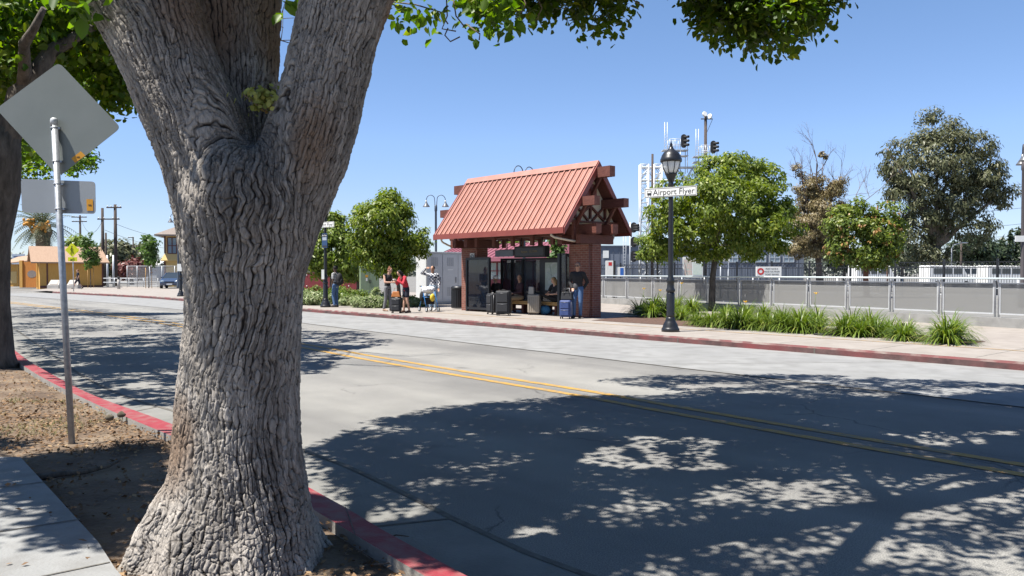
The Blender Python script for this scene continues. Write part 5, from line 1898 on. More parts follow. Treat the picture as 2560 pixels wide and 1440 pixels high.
# panel joints surveyed in the photo along the wall
def along(px):
    k = (px - 1280) / F_PX
    # (ra + rd*s): x = k*y (camera is level enough at this height)
    return (k * ra.y - ra.x) / (rd.x / rn - k * rd.y / rn)
js = [along(p) for p in (1509, 1568, 1633, 1699, 1770, 1849, 1931, 2022, 2120, 2230, 2352, 2493)]
js = [js[0] - 1.35] + js + [js[-1] + 1.35, js[-1] + 2.7]
for k, s in enumerate(js):
    for dx in (-.05, .05):
        MB().tube([(s + dx, 0, 0), (s + dx, 0, .86), (s + dx, -.03, .96), (s + dx, -.10, 1.045)], .024, 8).build('post', M_rail, rl)
MB().tube([(js[0], -.10, 1.06), (js[-1], -.10, 1.06)], .026, 8).build('top_rail', M_teal, rl)
for a, b in zip(js[:-1], js[1:]):
    mb = MB()
    for z in (.10, .93):
        mb.b2((a + .075, -.018, z - .018), (b - .075, .018, z + .018))
    for x in (a + .09, b - .09):
        mb.b2((x - .015, -.016, .12), (x + .015, .016, .912))
    fr = mb.build('panel_frame', M_rail, rl)
    MB().b2((a + .11, -.003, .12), (b - .11, .003, .91)).build('mesh', M_rmesh, fr)
# second railing across the track, seen through the mesh
r2 = thing('railing', 'second grey railing far across the platform seen through the mesh', 'railing', (10.0, 62, .16), math.atan2(-26, 22))
for i in range(18):
    MB().tube([(i * 2, 0, 0), (i * 2, 0, 1.1)], .04, 6).build('post', M_rail, r2)
MB().tube([(0, 0, 1.12), (34, 0, 1.12)], .03, 6).tube([(0, 0, .6), (34, 0, .6)], .02, 6).tube([(0, 0, .2), (34, 0, .2)], .02, 6).build('rails', M_alu, r2)
# ------------------------------------------------ platform furniture behind the railing
def board(name, label, cat, px0, px1, y0, y1, Y, m, extra=None, legs=True):
    a, b = D(px0, y0, Y), D(px1, y1, Y)
    t = thing(name, label, cat, ((a.x + b.x) / 2, Y, .15))
    w = (b.x - a.x) / 2
    MB().b2((-w, -.05, b.z - .15), (w, .05, a.z - .15)).build('panel', m, t, bevel=.01)
    if legs:
        for s in (-1, 1):
            MB().tube([(s * w * .8, .06, 0), (s * w * .8, .06, a.z - .2)], .035, 8).build('post', M_alu, t)
    return t, w, b.z - .15, a.z - .15
t, w, z0, z1 = board('ticket_sign', 'white ticket warning board with a red ring emblem behind the railing', 'sign', 1890, 1953, 667, 692, 40, M_white)
mb = MB()
for k in range(20):
    a0, a1 = 2 * math.pi * k / 20, 2 * math.pi * (k + 1) / 20
    mb.face([(-w + .22 + r * math.cos(a), -.056, (z0 + z1) / 2 + .02 + r * math.sin(a)) for a, r in ((a0, .09), (a1, .09), (a1, .17), (a0, .17))])
mb.build('emblem', M_signred, t)
for i, tx in enumerate(('MUST HAVE A', 'VALID CALTRAIN', 'TICKET BEFORE')):
    bm_text(tx, 'lettering', .1, M_ink, t, (.14, -.056, z1 - .1 - .14 * i), (math.pi / 2, 0, 0), .001)
t, w, z0, z1 = board('map_board', 'white station map board with a coloured map left of the tree trunk', 'map board', 1707, 1757, 643, 694, 44, M_white)
M_mappink = mat('map tint', (.55, .45, .40), .5, (.40, .48, .42), 9, col3=(.6, .35, .3), scale3=14)
MB().b2((-w * .9, -.056, z0 + .1), (-w * .12, -.052, z1 - .12)).build('map', M_mappink, t)
MB().b2((0, -.056, z0 + .15), (w * .9, -.052, z1 - .3)).build('map', mat('map green tint', (.45, .55, .48), .5, (.55, .58, .52), 9), t)
t, w, z0, z1 = board('ticket_machine', 'white ticket machine panel with a red top emblem behind the railing by the shelter', 'ticket machine', 1514, 1533, 652, 690, 46, M_white)
MB().b2((-.06, -.056, z1 - .28), (.14, -.052, z1 - .08)).build('emblem', M_signred, t)
MB().b2((w + .01, -.1, 0), (w + .12, .2, z1)).build('side', M_blackmat, t)
t, w, z0, z1 = board('blue_box', 'small blue and white vending box right of the ticket machine', 'box', 1540, 1562, 668, 692, 46, M_white)
MB().b2((-.02, -.057, z0 + .02), (.18, -.052, z1 - .04)).build('front', mat('blue panel', (.03, .12, .42), .5), t)
t, w, z0, z1 = board('small_sign', 'small white sign on a grey post under the right half of the pavement tree', 'sign', 1800, 1824, 640, 653, 45, M_white)
# parked white vans
van0 = None
for k, (px_, Y) in enumerate(((2185, 86), (2365, 84), (2440, 92), (2510, 86))):
    lab = ['white parked van nearest the seed tree behind the iron fence', 'white parked van in front of the eucalyptus trunk behind the fence', 'white parked van second from the right edge behind the fence', 'white parked van at the right edge behind the fence'][k]
    loc = gp(px_, Y, 0)
    if van0 is None:
        van0 = thing('parked_van', lab, 'van', loc, R(6), 'vans parked beyond the fence')
        prof = [(-2.5, .4), (2.45, .4), (2.5, 1.15), (1.75, 1.3), (1.2, 2.3), (-2.45, 2.35), (-2.5, 1.2)]
        MB().prism([(x, -.95, z) for x, z in prof], (0, 1.9, 0)).build('body', M_whitepaint, van0, bevel=.06)
        for x in (-2.0, -.9, .2):
            MB().b2((x, -.965, 1.45), (x + .95, -.952, 2.05)).build('window', M_window, van0)
        MB().prism([(1.68, -.9, 1.36), (1.68, .9, 1.36), (1.26, .85, 2.2), (1.26, -.85, 2.2)], (.04, 0, .02)).build('windscreen', M_window, van0)
        for x in (-1.6, 1.6):
            for y in (-.86, .86):
                w_ = MB().tube([(x, y - .1, .36), (x, y + .1, .36)], .36, 16).build('wheel', M_blackmat, van0)
                MB().tube([(x, y - .108, .36), (x, y + .108, .36)], .2, 12).build('rim', M_alu, w_)
    else:
        dup(van0, loc, R((0, 5, -8, 3)[k]), lab)
# ================================================================ street furniture
# traffic sign seen from behind, its pole leaning a little
M_alub = mat('bare aluminium sign back', (.155, .175, .172), .55, (.18, .20, .197), 1.5, metal=.2)
M_galv = mat('galvanised pipe', (.27, .29, .32), .45, (.38, .40, .43), 26, .05, 80, metal=.55, detail=3)
M_sticker = mat('orange sticker', (.55, .27, .02), .6, (.50, .23, .02), 30)
sp_base = G(180, 1100, .15)
YS = sp_base.y
sg = thing('traffic_sign', 'grey backs of a diamond sign and a smaller plate on a leaning galvanised pole', 'traffic sign', sp_base)
def sl_(px, py, dy=0.0):
    p = D(px, py, YS + dy)
    return p - sp_base
MB().tube([sl_(180, 1112), sl_(135, 300)], .0275, 16).build('pole', M_galv, sg)
top = sl_(135, 300)
MB().lathe([(.031, -.05), (.031, .0), (.026, .012), (.012, .02)], 14, top).build('cap', M_alu, sg)
def plate(pts, name, dy=.045, th=.004, rnd=.05):
    """rounded sign plate from its corners"""
    P = [sl_(x, y, dy) for x, y in pts]
    out = []
    for i in range(4):
        a, b, c = P[i - 1], P[i], P[(i + 1) % 4]
        u, v = (a - b).normalized(), (c - b).normalized()
        for k in range(5):
            t = k / 4
            p0, p1 = b + u * rnd, b + v * rnd
            out.append(p0.lerp(b, t * (1 - t) * 2 * .5 + t * .5 * 0 + .5 * t).lerp(b.lerp(p1, t), t) if False else (p0 * (1 - t) ** 2 + b * 2 * t * (1 - t) + p1 * t * t))
    return MB().prism(out, (0, th, 0)).build(name, M_alub, sg)
pl = plate([(147, 156), (302, 319), (147, 442), (-10, 272)], 'diamond_plate')
pl2 = plate([(52, 447), (238, 454), (239, 535), (55, 531)], 'plate', rnd=.035)
pl2.data.materials[0] = mat('sky tinted aluminium sign back', (.24, .26, .28), .5, (.27, .29, .31), 1.5, metal=.2)  # paler copy of the plate metal, sky reflection put into its colour
def sticker(pts, par, dy=.042):
    o = MB().prism([sl_(x, y, dy) for x, y in pts], (0, .001, 0)).build('sticker', M_sticker, par)
    c = sl_((pts[0][0] + pts[2][0]) / 2, (pts[0][1] + pts[2][1]) / 2, dy - .001)
    MB().b2(c - Vector((.014, .001, .004)), c + Vector((.014, 0, .004))).build('print', M_ink, o)
sticker([(178, 396), (202, 378), (213, 389), (188, 407)], pl)
sticker([(216, 498), (232, 498), (233, 527), (217, 527)], pl2)
for y in (320, 403, 459, 521):
    t = (y - 300) / 812
    c = top.lerp(sl_(180, 1112), t)
    mb = MB()
    mb.lathe([(.029, -.008), (.034, -.006), (.034, .006), (.029, .008)], 16, c)
    mb.b2(c + Vector((.026, -.006, -.009)), c + Vector((.05, .02, .009)))
    mb.b2(c + Vector((-.03, .02, -.006)), c + Vector((.03, .044, .006)))
    mb.build('clamp', M_galv, sg)
# acorn street lamps with bus stop blades
M_lamp = mat('black cast iron paint', (.010, .011, .014), .35, (.016, .017, .02), 5, spec=.5)
M_globe = glass_mat('frosted lamp globe', (.72, .74, .74), .86, .35)
def street_lamp(label, loc, sign=True, rz=0.0):
    t = thing('street_lamp', label, 'street lamp', loc, rz, 'black street lamps on the far pavement')
    MB().lathe([(.225, 0), (.225, .07), (.21, .09), (.19, .13), (.185, .17), (.14, .25), (.115, .31), (.12, .34), (.095, .37)], 24, flute=0).build('base', M_lamp, t)
    MB().lathe([(.105, .36), (.10, .42), (.105, .95), (.085, 1.0)], 24, flute=1).build('plinth', M_lamp, t)
    MB().lathe([(.085, .98), (.115, 1.02), (.115, 1.06), (.09, 1.10), (.085, 1.22), (.105, 1.26), (.105, 1.30), (.07, 1.36), (.066, 1.45), (.058, 3.62), (.058, 3.64)], 24, flute=1).build('shaft', M_lamp, t)
    hd = MB().lathe([(.05, 3.62), (.075, 3.66), (.075, 3.70), (.06, 3.74), (.09, 3.82), (.13, 3.92), (.15, 3.95), (.15, 3.97)], 20).build('lamp_holder', M_lamp, t)
    gl = MB().lathe([(.13, 3.97), (.20, 4.10), (.235, 4.24), (.24, 4.30)], 20).build('globe', M_globe, hd)
    mb = MB()
    for k in range(8):
        a = 2 * math.pi * k / 8
        mb.tube([(.136 * math.cos(a), .136 * math.sin(a), 3.96), (.206 * math.cos(a), .206 * math.sin(a), 4.10), (.243 * math.cos(a), .243 * math.sin(a), 4.25)], .009, 5)
    mb.build('cage', M_lamp, hd)
    MB().lathe([(.26, 4.25), (.27, 4.27), (.27, 4.33), (.25, 4.36), (.235, 4.42), (.18, 4.50), (.09, 4.56), (.06, 4.60), (.035, 4.66), (.04, 4.69), (.015, 4.74), (.008, 4.80)], 20).build('cap', M_lamp, hd)
    if sign:
        s_ = MB().b2((-.68, -.085, 3.385), (.70, -.060, 3.62)).build('name_sign', M_whitepaint, t)
        mb = MB()
        for z in (3.40, 3.597):
            mb.b2((-.665, -.089, z), (.685, -.086, z + .008))
        for x in (-.665, .677):
            mb.b2((x, -.089, 3.409), (x + .008, -.086, 3.596))
        mb.build('border', M_ink, s_)
        bm_text('Airport Flyer', 'lettering', .205, M_ink, s_, (.10, -.087, 3.50), (math.pi / 2, 0, 0), .0015)
        mb = MB().b2((-.60, -.091, 3.45), (-.49, -.087, 3.56))
        mb.b2((-.585, -.0915, 3.435), (-.565, -.087, 3.45)).b2((-.525, -.0915, 3.435), (-.505, -.087, 3.45))
        bi = mb.build('emblem', M_ink, s_)
        MB().b2((-.588, -.095, 3.50), (-.502, -.092, 3.545)).build('emblem_window', M_white, s_)
        MB().lathe([(.066, 3.46), (.07, 3.47), (.07, 3.53), (.066, 3.54)], 14).build('clamp', M_lamp, t)
    return t
lp1 = street_lamp('nearest black acorn street lamp with Airport Flyer sign before the planting bed', G(1676, 829, .15), True, R(-33))
lb = G(814, 768, .15)
lp2 = street_lamp('black street lamp with Airport Flyer blade and bus stop panel beside the backpacker', lb, True, R(-40))
M_navy = mat('navy panel', (.02, .05, .12), .4)
f = lambda px: (px - 814) / F_PX * lb.y
def zz(py): return D(814, py, lb.y).z - .15
bp = MB().b2((f(809), -.11, zz(620)), (f(830), -.085, zz(584))).build('bus_stop_panel', M_navy, lp2)
MB().b2((f(809) + .03, -.115, zz(592)), (f(830) - .03, -.111, zz(586))).build('heading', M_ink, bp)
bm_text('Bus Stop', 'lettering', .085, M_white, bp, (f(819.5), -.117, zz(589)), (math.pi / 2, 0, 0), .001)
MB().b2((f(811), -.115, zz(601)), (f(828), -.111, zz(593.5))).build('route_box', mat('pale panel', (.34, .38, .42), .5, (.2, .24, .3), 20), bp)
MB().b2((f(811), -.115, zz(618)), (f(828), -.111, zz(614))).build('footer', M_ink, bp)
MB().b2((f(808), -.13, zz(698)), (f(819), -.115, zz(674))).build('timetable', mat('pale timetable sheet', (.44, .45, .44), .5, (.36, .37, .36), 25), lp2)
lp3 = street_lamp('black street lamp up the street beside the big trunk near the blue car', gp(452, 49), False)
MB().b2((-.16, -.12, 1.55), (.16, -.10, 2.0)).build('timetable', M_whitepaint, lp3)
MB().b2((-.1, -.12, 2.6), (.35, -.10, 3.4)).build('bus_stop_panel', M_navy, lp3)
# twin arm platform lamps
M_shade = mat('grey bell lamp shade', (.16, .165, .17), .35, (.20, .205, .21), 4, metal=.5)
M_lampblue = mat('dark slate pole paint', (.055, .07, .095), .45)
M_lampbrown = mat('dark grey pole paint', (.075, .065, .068), .5)
pl0 = None
def platform_lamp(label, px, Y, top, rz=0, m=None):
    loc = gp(px, Y)
    h = D(px, top, Y).z - .15
    t = thing('platform_lamp', label, 'lamp', loc, rz, 'arched platform lamps')
    m = m or M_lampblue
    MB().lathe([(.16, 0), (.16, .25), (.13, .45), (.10, .9), (.085, 1.0), (.075, h - 1.15), (.10, h - 1.1), (.10, h - .75), (.05, h - .7)], 14).build('pole', m, t)
    for s in (-1, 1):
        a = MB().tube([(s * (.06 + .30 * (1 - math.cos(k * math.pi / 12))), 0, h - .78 + min(1, k / 2) * .4 + .36 * math.sin(k * math.pi / 12)) for k in range(13)], .024, 8)
        a.build('arm', m, t)
        MB().lathe([(.05, .02), (.055, -.1), (.09, -.16), (.10, -.2), (.24, -.4), (.25, -.43), (.2, -.43)], 16, (s * .66, 0, h - .40)).build('lamp_shade', M_shade, t)
    return t
platform_lamp('twin armed slate lamp left of the shelter above the grey cabinets', 1090, 55, 487)
platform_lamp('small far twin armed lamp left of the cone topped tree', 861, 79, 545)
platform_lamp('lamp whose arch alone shows above the shelter roof ridge', 1310, 40, 415, R(40))
platform_lamp('lamp with one bell shade showing left of the big trunk by the signal tower', 446, 72, 533)
pr = platform_lamp('tall twin armed lamp at the right edge of the frame with a blank white board', 2556, 33, 357, R(62), M_lampbrown)
bw = MB().b2((-.02, -.03, 0), (.46, .0, .25))
bw.build('sign_board', M_whitepaint, pr, loc=(-.05, -.12, 2.75)).rotation_euler = (0, 0, R(-62) + math.pi)
# pedestrian crossing sign
M_lime = mat('fluorescent yellow green', (.50, .52, .005), .5)
pb_ = gp(184, 61)
ps = thing('crossing_sign', 'fluorescent yellow green pedestrian crossing diamond with an arrow plaque on a thin post', 'traffic sign', pb_)
MB().tube([(0, 0, 0), (-.03, 0, 3.75)], .035, 8).build('pole', M_alu, ps)
zc = D(184, 625, 61).z - .15
s_ = .55
dm = MB().prism([(-.05, -.05, zc + s_), (s_ - .05, -.05, zc), (-.05, -.05, zc - s_), (-s_ - .05, -.05, zc)], (0, .01, 0)).build('diamond_plate', M_lime, ps)
mb = MB()
def tick(a, b, w, y=-.056, ox=-.05, oz=0):
    mb.beam((a[0] + ox, y, a[1] + oz), (b[0] + ox, y, b[1] + oz), .004, w, 0, (0, 1, 0))
oz = zc
mb.ell((-.07, -.056, zc + .26), (.045, .004, .05), 10, 6)
tick((-.03, .19), (-.01, -.02), .12, oz=oz); tick((-.01, -.02), (.11, -.30), .055, oz=oz); tick((-.02, -.02), (-.13, -.28), .055, oz=oz)
tick((-.01, .16), (.11, .05), .04, oz=oz); tick((-.05, .16), (-.15, .02), .04, oz=oz)
mb.build('walker_symbol', M_ink, dm)
zc2 = D(184, 648, 61).z - .15
aq = MB().b2((-.38, -.05, zc2 - .15), (.32, -.04, zc2 + .15)).build('arrow_plate', M_lime, ps)
mb = MB()
tick((.15, .09), (-.12, -.07), .05, oz=zc2)
mb.prism([(-.22, -.058, zc2 - .12), (-.05, -.058, zc2 - .09), (-.15, -.058, zc2 + .04)], (0, .004, 0))
mb.build('arrow_symbol', M_ink, aq)
# small far information sign at the left
t = thing('info_sign', 'small pale blue information sign on a thin post above the annexe roof', 'sign', gp(47, 85))
z = D(47, 648, 85).z - .15
MB().b2((-.7, -.03, z - .55), (.7, 0, z + .55)).build('panel', mat('pale blue panel', (.35, .42, .50), .5, (.25, .32, .42), 6), t)
for i in range(3):
    MB().b2((-.5, -.036, z + .22 - i * .26), (.5, -.031, z + .32 - i * .26)).build('lettering', M_navy, t)
MB().tube([(0, .03, 0), (0, .03, z)], .05, 8).build('pole', M_alu, t)
# plaque blocks
pq = None
M_blk = mat('pale concrete block', (.36, .34, .31), .85, (.43, .41, .38), 4, .2)
for px_, lab in ((133.5, 'sloping concrete plaque block nearer the orange gate'), (181, 'sloping concrete plaque block behind the crossing sign post')):
    loc = gp(px_, 72)
    if pq is None:
        pq = thing('plaque_block', lab, 'plaque', loc, 0, 'concrete plaque blocks before the shed')
        MB().b2((-.52, -.1, 0), (.52, .5, .32)).prism([(-.5, .0, .322), (.5, .0, .322), (.42, .35, .78), (-.42, .35, .78)], (0, .12, 0)).build('block', M_blk, pq)
        MB().prism([(-.36, .03, .39), (.36, .03, .39), (.32, .31, .73), (-.32, .31, .73)], (0, -.012, .006)).build('plaque', mat('brown plaque', (.16, .11, .09), .5, (.22, .16, .13), 9), pq)
    else:
        dup(pq, loc, 0, lab)
# bollards
def bollard(label, loc, h, m, top):
    t = thing('bollard', label, 'bollard', loc)
    MB().lathe([(.125, 0), (.125, h - .26), (.105, h - .25)], 18).build('body', m, t)
    mb = MB().lathe([(.13, h - .25), (.13, h - .21)], 18)
    for z in (.17, .125):
        mb.lathe([(.12, h - z - .012), (.12, h - z + .012)], 18)
    mb.lathe([(.13, h - .09), (.125, h - .05), (.09, h - .015), (.03, h)], 18).lathe([(.07, h - .22), (.07, h - .08)], 12)
    mb.build('cap', top, t)
bollard('black domed bollard with louvred top behind the strappy plants', gp(1622, 39.5), .92, M_lamp, M_lamp)
bollard('pale grey bollard with a black cap near the linked utility poles', gp(297, 70.5), 1.1, M_blk, M_blackmat)
# chain link fence near the tower
cf = thing('wire_fence', 'pale chain link fence with steel posts in front of the signal tower', 'fence', (x_(318, 78), 78, .15))
for px_ in (318, 343, 374, 405, 437, 470):
    MB().tube([(x_(px_, 78) - cf.location.x, 0, 0), (x_(px_, 78) - cf.location.x, 0, 2.1)], .035, 6).build('post', M_alu, cf)
w = x_(470, 78) - cf.location.x
MB().tube([(0, 0, 2.08), (w, 0, 2.08)], .025, 6).tube([(0, 0, .2), (w, 0, .2)], .02, 6).build('rail', M_alu, cf)
MB().b2((0, -.003, .2), (w, .003, 2.05)).build('mesh', mesh_panel_mat('chain link', (.4, .4, .4), .16), cf)
lf = thing('rail_barrier', 'low grey two rail barrier behind the utility poles', 'barrier', (x_(250, 88), 88, 0))
MB().tube([(0, 0, .95), (6.5, 0, .95)], .05, 6).tube([(0, 0, .5), (6.5, 0, .5)], .05, 6).build('rails', M_alu, lf)
for i in range(5):
    MB().tube([(i * 1.6, 0, 0), (i * 1.6, 0, .98)], .05, 6).build('post', M_alu, lf)
# blue parked car
car = thing('parked_car', 'dark blue parked sedan facing the street beside the signal tower', 'car', gp(434, 74), R(-90 + 14))
M_carpaint = mat('dark blue car paint', (.035, .06, .12), .22, spec=.8)
prof = [(-2.15, .30), (2.1, .28), (2.2, .5), (2.1, .78), (1.2, .93), (-1.6, .98), (-2.12, .9), (-2.22, .55)]
MB().prism([(x, -.84, z) for x, z in prof], (0, 1.68, 0)).build('body', M_carpaint, car, bevel=.09)
cab = [((-1.55, .95), (1.15, .92), (.35, 1.40), (-.95, 1.40))]
mb = MB()
lo = [(-1.6, -.78, .96), (1.2, -.78, .92), (1.2, .78, .92), (-1.6, .78, .96)]
hi = [(-.95, -.56, 1.40), (.30, -.56, 1.41), (.30, .56, 1.41), (-.95, .56, 1.40)]
for i in range(4):
    mb.face((lo[i], lo[(i + 1) % 4], hi[(i + 1) % 4], hi[i]))
cg = mb.build('glasshouse', M_window, car)
MB().prism(hi, (0, 0, .04)).build('roof', M_carpaint, cg, bevel=.015)
mb = MB()
for i in range(4):
    mb.beam(lo[i], hi[i], .06, .05)
mb.beam((-.3, -.80, .96), (-.3, -.57, 1.41), .07, .05).beam((-.3, .80, .96), (-.3, .57, 1.41), .07, .05)
mb.build('pillars', M_carpaint, cg)
for s in (-1, 1):
    MB().ell((2.08, s * .60, .64), (.13, .20, .10), 12, 8).build('headlight', M_winpane, car)
    MB().b2((.75, s * .84 - .1, .95), (.95, s * .84 + .1, 1.07)).build('mirror', M_carpaint, car)
    for x in (-1.35, 1.35):
        w_ = MB().tube([(x, s * .82 - .1, .31), (x, s * .82 + .1, .31)], .31, 18).build('wheel', M_blackmat, car)
        MB().tube([(x, s * .82 - .106, .31), (x, s * .82 + .106, .31)], .19, 12).build('rim', M_alu, w_)
MB().b2((2.19, -.4, .52), (2.225, .4, .62)).build('grille', M_blackmat, car)
MB().b2((2.2, -.24, .34), (2.24, .24, .46)).build('number_plate', M_whitepaint, car)
# utility cabinets
M_gcab = mat('pale sage green enamel', (.17, .23, .145), .5, (.20, .26, .17), 2.5)
gc = thing('utility_cabinet', 'sage green metal utility cabinet behind the pale edged shrubs', 'cabinet', (x_(901, 42.5), 42.5, .15), R(16))
W = x_(948, 42.5) - x_(901, 42.5)
MB().b2((-.06, -.06, 0), (W + .06, .8, .2)).build('plinth', M_blk, gc)
bd = MB().b2((0, 0, .202), (W, .7, 1.74)).b2((-.02, -.03, 1.742), (W + .02, .72, 1.80)).build('body', M_gcab, gc, bevel=.01)
for i in range(2):
    d_ = MB().b2((.02 + i * W / 2, -.018, .26), (W / 2 - .015 + i * (W / 2 - .005), -.002, 1.70)).build('door', M_gcab, gc, bevel=.004)
    MB().b2((W / 2 + (-.06 if i == 0 else .03), -.05, .9), (W / 2 + (-.03 if i == 0 else .06), -.02, 1.08)).build('handle', M_blackmat, d_)
MB().b2((.26, -.023, 1.22), (.40, -.019, 1.34)).build('warning_label', M_sticker, gc)
MB().b2((.29, -.023, 1.02), (.37, -.019, 1.18)).build('white_label', M_white, gc)
M_pcab = mat('pale grey enamel', (.50, .505, .51), .45, (.54, .545, .55), 2)
kc = thing('utility_cabinet', 'tall pale grey row of equipment cabinets with louvred doors left of the shelter', 'cabinet', (x_(1065, 36.2), 36.2, .15), R(41.2))
MB().b2((-.05, -.05, 0), (3.65, .85, .12)).build('plinth', M_blk, kc)
MB().b2((0, 0, .122), (3.6, .8, 2.36)).b2((-.03, -.04, 2.362), (3.63, .83, 2.43)).build('body', M_pcab, kc, bevel=.008)
M_louv = mat('louvre grey', (.26, .27, .29), .5)
for i in range(4):
    d_ = MB().b2((.03 + i * .9, -.022, .2), (.87 + i * .9, -.002, 2.32)).build('door', M_pcab, kc, bevel=.005)
    for z0 in (.4, 1.78):
        mb = MB()
        for j in range(4):
            for k in range(9):
                mb.b2((.28 + i * .9 + j * .1, -.03, z0 + k * .045), (.35 + i * .9 + j * .1, -.024, z0 + .02 + k * .045))
        mb.build('louvre', M_louv, d_)
    MB().b2((.76 + i * .9, -.06, 1.0), (.80 + i * .9, -.024, 1.26)).build('handle', M_louv, d_)
    MB().b2((.30 + i * .9, -.027, 1.58), (.62 + i * .9, -.023, 1.64)).build('label_plate', M_white, d_)
# litter bin
tb_ = thing('litter_bin', 'black slatted litter bin against the left brick pier', 'bin', (x_(1147, 32.4), 32.4, .15))
mb = MB()
for k in range(26):
    a = 2 * math.pi * k / 26
    mb.box((.30 * math.cos(a), .30 * math.sin(a), .42), (.02, .05, .74), a)
for z in (.06, .44, .78):
    mb.lathe([(.285, z - .02), (.297, z - .02), (.297, z + .02), (.285, z + .02)], 26)
mb.build('body', M_black, tb_)
MB().lathe([(.27, .08), (.27, .74)], 20).build('liner', M_blackmat, tb_)
MB().lathe([(.31, .80), (.32, .83), (.32, .88), (.27, .93), (.18, .94)], 24).build('lid', M_black, tb_)

# ================================================================ low planting
M_variega = leaf_mat('cream edged shrub leaves', (.12, .17, .06), (.26, .30, .14), (.46, .46, .30), .3)
M_hedge = leaf_mat('bright green shrub leaves', (.06, .11, .02), (.16, .22, .04), (.25, .28, .06), .35)
def shrub(loc, rx, rz, m, n, seed, label, s=.1):
    t = thing('shrub', label, 'shrub', loc, 0, 'low shrubs under the trees' )
    lob = [(0, 0, rz * .55, rx, rx * .9, rz * .55), (rx * .5, .1, rz * .45, rx * .6, rx * .6, rz * .5), (-rx * .5, 0, rz * .45, rx * .6, rx * .6, rz * .5)]
    P, N = crown_points(lob, n, .16, 60, seed, .35)
    P[:, 2] = np.abs(P[:, 2])
    leaf_mesh('foliage', P, N, s, s * .55, m, t, .1, np.random.default_rng(seed))
    mb = MB()
    for k in range(5):
        a = k * 1.26
        mb.tube([(0, 0, -.03), (rx * .4 * math.cos(a), rx * .4 * math.sin(a), rz * .6)], .012, 5)
    mb.build('stem', M_twig, t)
    return t
k = 0
for px_, Y, rx, rz, m, lab in ((770, 36.5, .7, .72, M_variega, 'g'), (795, 36, .6, .66, M_variega, 'g'), (830, 37.5, .65, .8, M_hedge, 'h'), (862, 37.5, .7, .85, M_hedge, 'h'), (890, 37, .6, .72, M_hedge, 'h'), (783, 39, .7, .85, M_hedge, 'h'), (850, 39, .6, .9, M_hedge, 'h'),
                      (880, 35.4, .5, .5, M_variega, 'g'), (915, 33.6, .55, .5, M_variega, 'g'), (938, 33.2, .5, .55, M_variega, 'g'), (957, 34.2, .5, .66, M_variega, 'g'), (948, 35.6, .5, .85, M_variega, 'g'), (1040, 34.6, .35, .35, M_hedge, 'h'), (1022, 35.4, .35, .5, M_hedge, 'h'), (1026, 34.2, .28, .32, M_variega, 'g')):
    k += 1
    shrub(gp(px_, Y), rx, rz * .8, m, 2600, 200 + k, 'low cream edged shrub in the bed left of the shelter' if lab == 'g' else 'low bright green shrub in the bed left of the shelter')
# strappy lily clumps
M_strap = leaf_mat('strap leaves', (.06, .105, .016), (.145, .20, .03), (.27, .27, .075), .3, .4)
def clump_mesh(seed, n=210, h=.62):
    rg = np.random.default_rng(seed)
    mb = MB()
    for k in range(n):
        az = rg.uniform(0, 2 * math.pi)
        r0 = rg.uniform(0, .16)
        ln = h * rg.uniform(.7, 1.45)
        el = rg.uniform(.55, 1.45)
        p = Vector((r0 * math.cos(az), r0 * math.sin(az), 0))
        d = Vector((math.cos(az) * math.cos(el), math.sin(az) * math.cos(el), math.sin(el)))
        s = Vector((-math.sin(az), math.cos(az), 0)) * rg.uniform(.011, .018)
        pr_ = None
        dr = rg.uniform(.34, .62)
        kk = len(mb.v)
        for i in range(6):
            w = s * (1.0 if i < 3 else (1 - (i - 2) / 3.2))
            mb.v += [tuple(p - w), tuple(p + w)]
            if i:
                mb.f.append((kk + 2 * i - 2, kk + 2 * i - 1, kk + 2 * i + 1, kk + 2 * i)); mb.m.append(0); mb.s.append(True)
            p = p + d * ln / 5
            d = (d + Vector((0, 0, -dr))).normalized()
    return mb
pro = []
for k in range(4):
    t = thing('lily_clump', 'clump of strappy arching lily leaves in the planting bed', 'plant', (0, 0, 0), 0, 'strappy lily clumps in the bed')
    clump_mesh(300 + k, 230, (.60, .66, .72, .55)[k]).build('leaves', M_strap, t, recalc=False)
    pro.append(t)
rg = np.random.default_rng(310)
cl = [(1598, 786, 1.15), (1630, 792, 1.2), (1668, 790, 1.15), (1705, 800, 1.0), (1640, 776, 1.2), (1690, 778, 1.2), (1730, 784, 1.1), (1745, 812, .95), (1778, 816, 1.0), (1815, 818, 1), (1850, 821, 1.05), (1890, 823, 1.0), (1925, 826, 1.05), (1960, 828, 1), (2000, 831, 1.05), (2040, 832, .95),
      (1815, 796, .95), (1865, 798, .95), (1910, 802, .95), (1955, 806, 1), (2000, 808, 1), (2045, 812, 1), (2110, 838, .95), (2150, 841, 1.05), (2190, 840, 1), (2130, 826, 1), (2175, 826, .95), (2255, 850, .95), (2225, 836, .85), (2365, 858, 1.1), (2385, 850, .9), (2350, 848, .85), (2270, 838, .8)]
used = set()
for i, (px_, py_, s) in enumerate(cl):
    p = G(px_, py_, .157)
    q = pro[i % 4]
    lab = 'clump of strappy arching lily leaves in the planting bed'
    if i == 29: lab = 'isolated last clump of strappy leaves at the right end of the bed'
    if i in used: pass
    if i < 4:
        q.location = p; q.rotation_euler = (0, 0, i * 1.3); q.scale = (s * .96,) * 3
    else:
        dup(q, p, i * 2.1, lab, None, s * .96)
